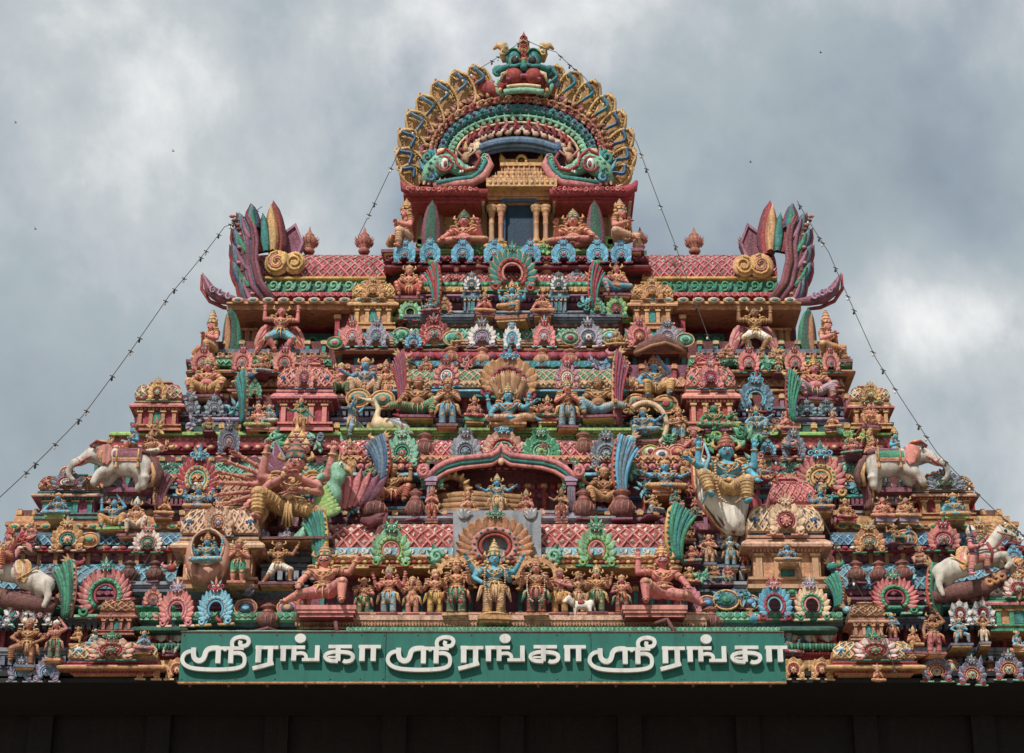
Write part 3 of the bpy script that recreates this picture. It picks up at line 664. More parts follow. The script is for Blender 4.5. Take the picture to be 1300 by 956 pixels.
def shrine(x0, x1, pt, pb, roof, wallc, trim, stud, k=None, y=None, dy=0.0, fin=True, rib='cream', name='miniature_shrine', solid=None, kf=None, cut=False):
    """a little square pavilion with pilasters, eave and a curved tiled roof"""
    if y is None: y = yf(pb) + dy
    kx, kz = scales((x0+x1)/2, pb, pt, y); w_ = (x1 - x0)*kx/2; h = (pb - pt)*kz; loc = P((x0+x1)/2, pb, y); d = w_*.9
    def lv(prof, m, mats=None):   # stacked square rings, front face at y=0 -> centre y=d
        vs = []; 
        for (o, t) in prof: a = w_*o; vs += [(-a, d - d*o, h*t), (a, d - d*o, h*t), (a, d + d*o, h*t), (-a, d + d*o, h*t)]
        mb = MB(); n = len(prof)
        for i in range(n-1):
            a = 4*i; mb.add(vs[a:a+8], [(0, 1, 5, 4), (1, 2, 6, 5), (2, 3, 7, 6), (3, 0, 4, 7)], (mats[i % len(mats)] if mats else m), False)
        mb.add(vs[:4], [(3, 2, 1, 0)], m, False); mb.add(vs[-4:], [(0, 1, 2, 3)], m, False)
        return mb
    a = lv([(.9, 0), (.9, .04), (.8, .05), (.8, .085), (.88, .09), (.88, .115), (.74, .12), (.74, .36)], wallc, [trim, wallc, trim, wallc, trim, wallc, wallc])
    OCC.append((x0, pt, x1, pb))
    if cut: a = lv([(.74, .335), (.74, .36)], wallc)
    for q in (-.62, -.22, .22, .62) if not cut else ():
        a.box((w_*q, d*(1-.74) - .02, h*.24), (w_*.07, .05, h*.118), trim); a.box((w_*q, d*.26 - .03, h*.34), (w_*.11, .07, h*.014), 'gold')
    if not cut: a.box((0, d*.26 - .008, h*.235), (w_*.13, .03, h*.1), 'teal')
    base = link(name, a.mesh(name), TOWER, loc)
    c = lv([(.76, .352), (.8, .37), (.84, .39), (1.0, .40), (1.02, .425), (.98, .45), (.86, .49), (.78, .5), (.86, .505), (.86, .53), (.8, .535), (.8, .56)], trim, [wallc, trim, wallc, roof, roof, trim, roof, wallc, trim, trim, stud])
    n = max(5, int((x1-x0)/6))
    for i in range(n): c.box((w_*(-.78 + 1.56*(i + .5)/n), d*.2 - .02, h*.378), (w_*.5/n, .05, h*.014), trim)
    c.build('cornice', base)
    r = lv([(.82, .56), (.84, .6), (.83, .68), (.76, .77), (.62, .84), (.5, .855)], roof)
    def F(u, v, hh):
        P0 = [(.84, .57), (.855, .62), (.835, .69), (.76, .775), (.64, .84)]; t = v*4; i = min(3, int(t)); f = t - i
        o = P0[i][0] + (P0[i+1][0]-P0[i][0])*f; z = P0[i][1] + (P0[i+1][1]-P0[i][1])*f
        return Vector((w_*o*(2*u - 1), d - d*o - .012 - hh, h*z + hh*.5*v))
    diamonds(r, F, max(3, round((x1-x0)/12)), 2, rib, roof, stud, .03)
    for q in (-1, 1):
        M0 = r.M; r.M = Matrix.Translation((w_*.66*q, d*.2, h*.68)) @ PANEL; r.ell((0, 0, 0), (w_*.14, h*.07, .06), rib, 8, 5); r.ell((0, 0, .04), (w_*.08, h*.04, .05), stud, 8, 5); r.ell((0, 0, .075), (w_*.035, h*.02, .03), 'navy', 6, 4); r.M = M0
    r.build('roof', base)
    if fin:
        f = lv([(.52, .855), (.54, .87), (.5, .88), (.34, .885), (.3, .93), (.4, .935), (.4, .955), (.25, .96), (.2, .985), (.1, 1.0)], trim, [trim, roof, wallc, roof, trim, trim, roof]); f.build('finial', base)
    if k:
        T = arch_template(n=5, boss=True, face=.9); cc = (k.split(',') + ['gold']*6)[:6]
        roles = dict(A=cc[0], E=cc[1], B=cc[2], C=cc[3], D=cc[4], F=cc[5], W='white', K='black', L='crimson'); f_ = kf or .5
        for nm, tm in [('arch_band', T['band'])] + T['parts']:
            link({'arch_band': 'gable_arch'}.get(nm, nm), recolored((T['key'], nm if nm != 'arch_band' else 'b'), tm, roles), base, (0, -.06, h*.5), (w_*2*f_, w_*2*f_*.8, h*.4))
    return base
def pot(px, top, base, wpx, label, c='umber', c2='terra', y=None, dy=.1, name='pot', cat='pot', group='carved brown pots on the ledges'):
    if y is None: y = yf(base) + dy
    kx, kz = scales(px, base, top, y); r = wpx/2*kx; h = (base - top)*kz; loc = P(px, base, y)
    key = ('pot', c, c2)
    if key not in RM:
        m = MB(); m.lathe([(.45, 0), (.5, .03), (.4, .06), (.7, .12), (.95, .25), (1, .38), (.9, .5), (.62, .6), (.5, .63)], (0, 0, 0), c, 16)
        for i in range(12):
            t = 2*math.pi*i/12; m.tube([(.72*math.cos(t), .72*math.sin(t), .13), (1.02*math.cos(t), 1.02*math.sin(t), .38), (.7*math.cos(t + .25), .7*math.sin(t + .25), .57)], [.05, .085, .05], c2, 5)
        n = MB(); n.lathe([(.5, .6), (.62, .64), (.62, .67), (.48, .69), (.46, .78), (.66, .82), (.72, .86), (.6, .89)], (0, 0, 0), c2, 14)
        l = MB(); l.lathe([(.55, .88), (.5, .93), (.3, .96), (.22, 1.0)], (0, 0, 0), c, 12)
        for i in range(9): t = 2*math.pi*i/9; l.ell((.58*math.cos(t), .58*math.sin(t), .86), (.14, .14, .04), c, 5, 4)
        RM[key] = [m.mesh('belly'), n.mesh('neck'), l.mesh('lid')]
    OCC.append((px - wpx/2, top, px + wpx/2, base))
    root = thing(name, label, cat, loc, random.random()*3, (r, r, h), group)
    for nm, me in zip(('belly', 'neck', 'lid'), RM[key]): link(nm, me, root)
    g = MB(); g.box((0, .25/r*0 , -.03), (.8, .8, .03), 'plum'); o = g.build('stand', root)
    return root
def end_fan(px, top, base, wpx, q, c1, c2, c3, y=None, dy=-.15, name='roof_end_scroll', nr=5):
    """ridged crest closing the end of a barrel roof; q = +1 flares to the right"""
    if y is None: y = yf(base) + dy
    kx, kz = scales(px, base, top, y); mb = MB(frame(px, base, top, y, False)); H = base - top; W = wpx
    nr = 8
    for i in range(nr):
        t = i/(nr - 1); pts = []; rs = []
        for j in range(10):
            s_ = j/9; sw = .5*(1 - math.cos(math.pi*min(1, s_*1.1)))
            x = q*W*(-.30 + .30*t - (.12 - .05*t)*math.sin(math.pi*s_) + (.10 + .38*t)*s_**2.2); pts.append((x, H*s_*(1 - .05*t - .16*t*t), 3 + 4*math.sin(s_*2.6) - 6*t + 1.5*(i % 2))); rs.append(W*(.045 + .05*math.sin(math.pi*(.08 + .90*s_))))
        mb.tube(pts, rs, [c1, c2, c1][i % 3], 6)
    mb.tube([(q*W*-.36, 0, 3), (q*W*-.48, H*.3, 7), (q*W*-.46, H*.6, 8), (q*W*-.36, H*.88, 6), (q*W*-.16, H*1.02, 3)], [W*.05, W*.075, W*.075, W*.06, W*.02], c3, 6)
    for j in range(9): mb.ell((q*W*(-.46 + .02*abs(j - 4)), H*(.1 + .09*j), 10), W*.035 + .5, 'gold' if j % 2 else c2, 5, 4)
    return link(name, mb.mesh(name), TOWER, P(px, base, y))
# ================================================================ setting
def ground():
    mb = MB(); mb.add([(-3000, -3000, 0), (3000, -3000, 0), (3000, 3000, 0), (-3000, 3000, 0)], [(0, 1, 2, 3)], 'soil', False)
    o = mb.build('ground'); o['kind'] = 'structure'
ground()
TOWER = thing('temple_tower', 'towering stepped temple gateway tower covered in brightly painted carving under a cloudy sky', 'temple tower')
# stepped core: (top row, bottom row, left, right, colour)
CORES = [(795, 868, -150, 1450, 'maroon', .9), (752, 798, -120, 1420, 'plum', 1.0), (700, 755, -60, 1360, 'maroon', .95), (655, 703, 18, 1275, 'umber', .9), (622, 658, 60, 1238, 'plum', .95),
 (588, 625, 118, 1168, 'maroon', .9), (545, 590, 172, 1122, 'dgreen', .9), (508, 548, 178, 1122, 'maroon', .9), (470, 510, 250, 1068, 'plum', .9), (440, 473, 262, 1058, 'maroon', .9)]
for i_, (pt, pb, x0, x1, c, d) in enumerate(CORES): wall(x0, x1, pt, pb, c, dy=d, depth=14 - 1.6*yf(pb), zhi=.15, name='core_wall', pil=None if c == 'granite' else ('crimson', 'teal', 'ochre', 'mauve')[i_ % 4], gap=21, pw=5)
wall(300, 1012, 392, 446, 'maroon', y=6.1, depth=3, name='core_wall'); wall(425, 870, 400, 446, 'maroon', dy=.8, depth=3, name='core_wall', pil='crimson', gap=20); wall(430, 862, 350, 403, 'maroon', dy=.9, depth=3.2, name='core_wall')
wall(492, 822, 318, 355, 'dgreen', y=6.1, depth=3.2, name='core_wall'); wall(528, 776, 250, 322, 'ochre', y=6.75, depth=3, name='core_wall')
# great shaft below the storeys, down to the ground, near-black granite set back under an added shading slab
mb = MB(); zb = P(650, 1005, .5).z
zb = P(650, 866, 0).z + .1
mb.box((0, 8.2, zb/2), (15.5, 5.0, zb/2 - .01), 'granite'); mb.box((0, 6.4, zb + .05), (15.6, 6.6, .06), 'granite'); 
for i in range(11): mb.box((-14 + 2.8*i, 3.1, zb/2), (.28, .12, zb/2 - .02), 'granite')
mb.build('granite_base', TOWER)
mb = MB(); mb.box((0, 3.16, 2.6), (2.0, .06, 2.6), 'dark'); mb.build('gateway', TOWER)
moulding(-160, 1460, 861, 866.5, 'granite', 'slab', y=-.25, out_=.01, name='shade_slab', depth=3)  # added slab, shades the recess below so it stays black

M = moulding; RW = row
# ---- storey 0 : rows beside and behind the name board
M(-120, 1420, 846, 856, 'slate', 'base', .5, out_=.15, name='plinth_course'); M(-120, 1420, 822, 834, 'grey', 'step', .55, out_=.2, name='plinth_course'); RW(-20, 230, 834, 846, 'dentil', ['slate'], .52, asp=.8); RW(1060, 1320, 834, 846, 'dentil', ['slate'], .52, asp=.8)
for x0, x1 in ((172, 236), (992, 1062)):
    M(x0, x1, 838, 866, 'gold', 'slab', -.1, out_=.1, name='pedestal_band', depth=1.2); RW(x0, x1, 842, 852, 'lobes', ['gold', 'ochre'], -.14, asp=2); M(x0, x1, 828, 838, 'crimson', 'flare', -.2, out_=.2, name='moulding', depth=1.2)
    M(x0 - 2, x1, 816, 825, 'green', 'torus', -.28, out_=.2, depth=1.2); RW(x0, x1, 817, 825, 'flute', ['green', 'dgreen'], -.3, asp=.5)
    M(x0, x1, 801, 816, 'crimson', 'slab', .0, out_=.1, depth=1.2); RW(x0 + 2, x1, 801, 816, 'petal', ['rose', 'white'], -.03, asp=1.4)
    M(x0 - 6, x1 + 2, 790, 801, 'dgreen', 'eave', -.45, out_=.4, name='cornice', depth=1.4)
    for i in range(2): arch(x0 + 16 + 36*i, 832, 863, 34, 'gold,ochre,gold,crimson,cream,gold', dy=-.35, face=0, n=4)
M(232, 995, 795, 804, 'mint', 'eave', y=-.35, out_=.5, name='cornice'); RW(440, 990, 796, 803, 'petal', ['mint', 'green'], y=-.38, asp=.8)
M(372, 900, 781, 796, 'sand', 'step', y=-.12, out_=.25, name='ledge'); RW(374, 898, 790, 795, 'dentil', ['ochre'], y=-.05, asp=.8); M(376, 896, 776, 783, 'tan', 'torus', y=.0, out_=.12, name='ledge')
# ---- storey A
M(400, 868, 755, 778, 'umber', 'slab', y=1.25, out_=.1, name='shrine_wall'); M(400, 868, 735, 757, 'maroon', 'step', y=1.05, out_=.2, name='moulding'); M(398, 870, 722, 736, 'plum', 'eave', y=.95, out_=.3); RW(402, 866, 724, 733, 'lobes', ['crimson', 'maroon'], y=.9, asp=2.2)
wall(404, 864, 736, 778, 'plum', y=1.28, depth=1, name='shrine_wall', pil='crimson', gap=38)
M(402, 866, 712, 722, 'gold', 'eave', y=.35, out_=.4, name='cornice'); RW(404, 864, 711, 716, 'bead', ['crimson', 'gold'], y=.33, asp=1.4)
M(404, 864, 704, 712, 'sand', 'step', y=.62, out_=.2, name='cornice'); RW(406, 862, 704, 710, 'disc', ['gold', 'rose'], y=.6, asp=2)
barrel(408, 858, 662, 697, 'rose', 'crimson', 'white', y=.95, cell=14, name='barrel_roof')
M(410, 856, 695, 704, 'sky', 'slab', y=.85, out_=.05, name='frieze', depth=.6); RW(412, 854, 695, 704, 'scroll', ['white', 'blue'], y=.83, asp=1.6)
M(414, 852, 657, 664, 'plum', 'slab', y=1.9, out_=.1, name='ledge')
M(575, 687, 648, 712, 'grey', 'slab', y=.55, out_=.02, name='backing_slab', depth=.5)
g = MB(frame(631, 712, 650, .5, False)); [g.leaf((sx*44, 54), 90 + sx*k*26, 15, 7, 1.5, 'white', 'grey', z0=0, nu=4) for sx in (-1, 1) for k in (-1, 0, 1, 2)]; link('panel_flower', g.mesh('panel_flower'), TOWER, P(631, 712, .5))
end_fan(398, 648, 722, 34, -1, 'teal', 'green', 'yellow', y=.6); end_fan(866, 640, 712, 40, 1, 'teal', 'green', 'yellow', y=.6)
for px, mats in ((448, 'm'),):
    pass
# left and right wings of storey A
for (x0, x1) in ((-60, 222), (1058, 1360)):
    M(x0, x1, 783, 791, 'slate', 'step', .25, out_=.25, name='ledge'); RW(x0, x1, 791, 800, 'dentil', ['slate', 'dark'], .5, asp=.9)
    M(x0, x1, 767, 775, 'green', 'torus', .3, out_=.2); M(x0, x1, 758, 766, 'plum', 'step', .35, out_=.2); M(x0, x1, 748, 757, 'magenta', 'step', .42, out_=.2); RW(x0, x1, 750, 756, 'petal', ['magenta', 'plum'], .4, asp=1.5)
    barrel(x0, x1, 712, 748, 'sky', 'bluegrey', None, .3, cell=10); M(x0, x1, 705, 713, 'plum', 'slab', .45, out_=.1, name='ledge')
    RW(x0, x1, 697, 707, 'lobes', ['ochre', 'gold'], .42, asp=1.6); M(x0, x1, 692, 700, 'crimson', 'eave', .1, out_=.4, name='cornice'); RW(x0, x1, 693, 698, 'bead', ['crimson', 'white'], .08, asp=2)
for (x0, x1) in ((0, 236), (1052, 1300)):
    M(x0 + 6, x1 - 6, 676, 691, 'bluegrey', 'slab', .25, out_=.1, name='frieze')
    barrel(x0 + 4, x1 - 4, 674, 692, 'sky', 'navy', None, .16, cell=8, name='scale_frieze'); M(x0 + 6, x1 - 6, 662, 674, 'ochre', 'step', .2, out_=.15); RW(x0 + 8, x1 - 8, 664, 673, 'disc', ['gold', 'green'], .16, asp=2.2)
    M(x0 + 18, x1 - 18, 655, 662, 'gold', 'slab', .1, out_=.15, name='ledge')
for (x0, x1) in ((160, 385), (880, 1070)):
    M(x0, x1, 738, 748, 'grey', 'step', .05, out_=.25, name='ledge'); M(x0 + 8, x1 - 8, 748, 762, 'slate', 'flare', .12, out_=.3); M(x0 + 20, x1 - 14, 762, 776, 'plum', 'step', .4, out_=.25); M(x0, x1, 776, 788, 'mint', 'eave', -.05, out_=.4, name='cornice'); RW(x0, x1, 777, 785, 'petal', ['mint', 'green'], -.08, asp=1.1); M(x0, x1, 788, 795, 'slate', 'slab', .2, out_=.1)
for (x0, x1) in ((330, 402), (872, 968)):
    M(x0, x1, 716, 726, 'slate', 'step', .1, out_=.2, name='ledge'); M(x0, x1, 700, 712, 'grey', 'flare', .2, out_=.2); RW(x0, x1, 726, 738, 'dentil', ['grey'], .3, asp=.9); M(x0, x1, 686, 695, 'slate', 'torus', .25, out_=.2); M(x0, x1, 668, 676, 'plum', 'step', .3, out_=.2)
# ---- storey B
M(470, 782, 655, 662, 'grey', 'step', y=1.55, out_=.2, name='ledge'); M(60, 1236, 648, 656, 'grey', 'step', .35, out_=.2, name='ledge')
M(434, 556, 596, 604, 'sky', 'eave', y=2.1, out_=.3, name='cornice'); M(722, 862, 596, 604, 'sky', 'eave', y=2.1, out_=.3, name='cornice')
M(430, 866, 586, 597, 'magenta', 'step', y=2.35, out_=.2); RW(432, 864, 588, 596, 'lobes', ['rose', 'crimson'], y=2.3, asp=1.3); M(430, 866, 578, 586, 'orange', 'slab', y=2.3, out_=.05, name='frieze', depth=.8); RW(432, 864, 578, 586, 'squig', ['gold', 'sand'], y=2.28, asp=1.6)
barrel(430, 866, 556, 579, 'rose', 'crimson', 'white', y=2.45, cell=9, name='scale_frieze')
for x0, x1 in ((440, 548), (728, 860)):
    wall(x0, x1, 604, 655, 'teal', y=2.7, depth=.5, pil='plum', gap=22, name='shrine_wall'); M(x0, x1, 630, 636, 'navy', 'step', y=2.4, out_=.2)
for x0, x1 in ((58, 440), (862, 1236)):
    M(x0, x1, 640, 648, 'plum', 'flare', .5, out_=.25); M(x0, x1, 626, 634, 'teal', 'torus', .5, out_=.2); RW(x0, x1, 634, 641, 'dentil', ['plum'], .62, asp=.8)
for x0, x1 in ((180, 440), (862, 1110)):
    M(x0, x1, 612, 621, 'bluegrey', 'eave', .35, out_=.35, name='cornice'); RW(x0, x1, 612, 617, 'bead', ['sky', 'white'], .33, asp=1.6); M(x0, x1, 601, 611, 'ochre', 'slab', .45, out_=.1, name='frieze'); RW(x0, x1, 602, 610, 'squig', ['gold', 'cream'], .43, asp=1.4)
    barrel(x0, x1, 584, 602, 'mint', 'teal', 'white', .4, cell=8, name='scale_frieze'); M(x0, x1, 576, 584, 'rose', 'torus', .55, out_=.2)
for x0, x1 in ((140, 440), (862, 1140)):
    M(x0, x1, 562, 574, 'crimson', 'step', .35, out_=.2); RW(x0, x1, 563, 573, 'disc', ['crimson', 'sand'], .32, asp=1.5); M(x0, x1, 553, 562, 'rose', 'slab', .4, out_=.1); RW(x0, x1, 554, 561, 'squig', ['rose', 'white'], .38, asp=1.5)
    M(x0 - 2, x1, 544, 553, 'lime', 'eave', .15, out_=.3, name='cornice')
# ---- storey C
M(432, 868, 543, 551, 'lime', 'step', y=2.75, out_=.25, name='ledge'); M(432, 868, 551, 562, 'mint', 'slab', y=2.95, out_=.05, name='frieze', depth=.6); RW(434, 866, 551, 561, 'flower', ['lime', 'crimson'], y=2.92, asp=1.6)
for x0, x1 in ((505, 618), (700, 792)): M(x0, x1, 531, 537, 'grey', 'step', y=3.1, out_=.15, name='ledge'); RW(x0, x1, 536, 543, 'lobes', ['slate', 'grey'], y=3.15, asp=1.5)
wall(500, 796, 496, 532, 'plum', y=3.75, depth=.8, name='shrine_wall', pil='crimson', gap=30); M(502, 794, 505, 511, 'crimson', 'step', y=3.6, out_=.15); M(502, 794, 518, 524, 'magenta', 'torus', y=3.6, out_=.15)
M(498, 798, 491, 497, 'sky', 'eave', y=3.2, out_=.3, name='cornice'); M(500, 796, 483, 491, 'sand', 'slab', y=3.35, out_=.06, name='frieze', depth=.6); RW(502, 794, 484, 491, 'squig', ['gold', 'orange'], y=3.33, asp=1.5)
barrel(502, 794, 466, 484, 'sand', 'green', 'mint', y=3.5, cell=8); M(505, 790, 458, 466, 'teal', 'slab', y=3.9, out_=.06); RW(507, 788, 458, 466, 'scroll', ['blue', 'sky'], y=3.88, asp=1.6)
M(505, 790, 445, 458, 'crimson', 'torus', y=4.0, out_=.2); RW(507, 788, 446, 457, 'lobes', ['crimson', 'plum'], y=3.98, asp=1.4)
for x0, x1 in ((165, 505), (795, 1135)):
    M(x0, x1, 536, 544, 'slate', 'step', .3, out_=.2, name='ledge'); M(x0 + 5, x1 - 5, 528, 536, 'lilac', 'torus', .45, out_=.2)
for x0, x1 in ((240, 505), (795, 1072)):
    M(x0, x1, 516, 523, 'slate', 'step', .4, out_=.25, name='ledge'); RW(x0, x1, 521, 529, 'dentil', ['slate', 'grey'], .6, asp=.9); M(x0, x1, 505, 512, 'plum', 'step', .5, out_=.2); RW(x0, x1, 498, 505, 'flute', ['crimson', 'sand'], .55, asp=.7)
    M(x0, x1, 490, 497, 'ochre', 'eave', .3, out_=.3, name='cornice'); barrel(x0, x1, 476, 491, 'sand', 'ochre', None, .45, cell=8, name='scale_frieze')
for x0, x1 in ((236, 425), (870, 1086)):
    M(x0, x1, 464, 474, 'ochre', 'eave', .0, out_=.4, name='cornice', m2='umber'); M(x0 + 4, x1 - 4, 456, 464, 'green', 'slab', .1, out_=.06, name='frieze'); RW(x0 + 6, x1 - 6, 456, 463, 'squig', ['mint', 'sand'], .08, asp=1.5); M(x0 + 6, x1 - 6, 450, 456, 'sand', 'torus', .15, out_=.15); RW(x0 + 10, x1 - 10, 446, 455, 'scroll', ['ochre', 'gold'], .1, asp=1.5)
    M(x0 + 20, x1 - 20, 443, 448, 'slate', 'slab', .35, out_=.1, name='ledge'); M(x0 + 16, x1 - 16, 474, 486, 'maroon', 'step', .5, out_=.2); RW(x0+16, x1-16, 474, 484, 'lobes', ['plum', 'magenta'], .48, asp=1.3)
# ---- storey D
for x0, x1, c in ((424, 510, 'ochre'), (512, 790, 'ochre'), (790, 872, 'ochre')):
    M(x0, x1, 438, 446, c, 'eave', .05, out_=.4, name='cornice', m2='umber'); M(x0 + 4, x1 - 4, 430, 438, 'sand', 'step', .12, out_=.1, name='frieze')
barrel(516, 786, 414, 431, 'mint', 'teal', 'white', .2, cell=9, name='scale_frieze'); barrel(428, 508, 414, 431, 'rose', 'teal', None, .2, cell=9, name='scale_frieze'); barrel(794, 868, 414, 431, 'rose', 'teal', None, .2, cell=9, name='scale_frieze')
for x in range(530, 780, 22): 
    pass
M(516, 786, 408, 415, 'rose', 'torus', .3, out_=.15); RW(518, 784, 407, 415, 'scroll', ['rose', 'pink'], .28, asp=1.6)
# ---- storey E
M(512, 790, 399, 407, 'slate', 'step', y=4.55, out_=.2, name='ledge'); M(515, 787, 393, 399, 'grey', 'torus', y=4.7, out_=.15, name='ledge')
wall(530, 772, 372, 395, 'plum', y=5.1, depth=.6, name='shrine_wall', pil='sand', gap=60); M(532, 770, 378, 383, 'magenta', 'step', y=4.95, out_=.15); M(532, 770, 385, 390, 'plum', 'step', y=4.9, out_=.15)
M(528, 774, 370, 376, 'mauve', 'eave', y=4.7, out_=.3, name='cornice'); RW(530, 772, 376, 382, 'dentil', ['mauve'], y=4.85, asp=1)
M(530, 772, 364, 370, 'gold', 'slab', y=4.75, out_=.05, name='frieze', depth=.7); RW(532, 770, 364, 370, 'scroll', ['gold', 'crimson'], y=4.73, asp=1.7); M(530, 772, 357, 364, 'green', 'slab', y=4.85, out_=.05, name='frieze', depth=.7); RW(532, 770, 357, 364, 'lobes', ['green', 'mint'], y=4.83, asp=1.4)
barrel(532, 770, 343, 358, 'rose', 'crimson', 'white', y=4.9, cell=8)
end_fan(549, 334, 392, 22, -1, 'crimson', 'teal', 'red', y=4.6); end_fan(758, 334, 392, 22, 1, 'crimson', 'teal', 'red', y=4.6)
for x0, x1 in ((500, 540), (768, 802)):
    M(x0, x1, 383, 390, 'lime', 'step', y=4.9, out_=.2, name='ledge'); wall(x0 + 4, x1 - 4, 390, 404, 'lime', y=5.0, depth=.8, name='shrine_wall', pil='green', gap=14); M(x0 - 4, x1 + 4, 402, 408, 'lime', 'step', y=4.8, out_=.15, name='ledge')
M(492, 822, 352, 358, 'dgreen', 'step', y=5.5, out_=.2); M(494, 820, 340, 352, 'green', 'flare', y=5.35, out_=.3)
M(487, 827, 331, 340, 'crimson', 'eave', y=4.85, out_=.5, name='cornice', m2='maroon'); M(490, 824, 325, 331, 'maroon', 'slab', y=5.0, out_=.1); RW(492, 822, 324, 331, 'squig', ['crimson', 'sand'], y=4.98, asp=1.6)
M(500, 814, 316, 323, 'lime', 'step', y=5.25, out_=.2, name='ledge'); RW(530, 780, 312, 318, 'scroll', ['green', 'lime'], y=5.3, asp=1.5)
# ---- side roofs with horned ends
for q in (-1, 1):
    X = lambda a, b: (a, b) if q < 0 else (1305 - b, 1305 - a)
    x0, x1 = X(318, 490); barrel(x0, x1, 318, 352, 'rose', 'crimson', 'mint', y=5.25, cell=9, back=1.4)
    x0, x1 = X(318, 490); M(x0, x1, 350, 355, 'yellow', 'torus', y=5.1, out_=.1, name='frieze', depth=1); M(x0, x1, 355, 372, 'green', 'slab', y=5.2, out_=.05, name='frieze', depth=1); RW(x0, x1, 355, 371, 'scroll', ['mint' if q < 0 else 'green', 'teal'], y=5.15, asp=1.15)
    x0, x1 = X(312, 490); M(x0, x1, 371, 377, 'crimson', 'step', y=5.05, out_=.1, name='frieze', depth=1.2); RW(x0, x1, 371, 377, 'petal', ['rose', 'crimson'], y=5.02, asp=1.2)
    x0, x1 = X(288, 490); M(x0, x1, 377, 386, 'ochre', 'eave', y=4.6, out_=.5, name='cornice', depth=2.6, m2='gold'); RW(x0 + 4, x1 - 4, 377, 385, 'disc', ['sand', 'teal'], y=4.56, asp=2.4)
    M(x0, x1, 385, 393, 'ochre', 'slab', y=4.7, out_=.1, name='cornice', depth=2.6)
    x0, x1 = X(300, 440); M(x0, x1, 400, 406, 'plum', 'step', y=5.6, out_=.2, depth=1); M(x0, x1, 411, 417, 'crimson', 'torus', y=5.8, out_=.15, depth=1)
    x0, x1 = X(302, 325); wall(x0, x1, 418, 446, 'sand', y=5.7, depth=.5, name='shrine_wall', pil='ochre', gap=10)
    x0, x1 = X(386, 428); M(x0, x1, 424, 446, 'dgreen', 'slab', y=5.75, out_=.05, name='screen', depth=.3); RW(x0, x1, 425, 444, 'scroll', ['green', 'dgreen'], y=5.72, asp=1.0)
shrine(440, 505, 345, 416, 'gold', 'ochre', 'gold', 'gold', 'gold,ochre,gold,gold,ochre,gold', y=4.5, rib='gold', name='gilded_shrine'); shrine(797, 861, 347, 416, 'gold', 'ochre', 'gold', 'gold', 'gold,ochre,gold,gold,ochre,gold', y=4.5, rib='gold', name='gilded_shrine')

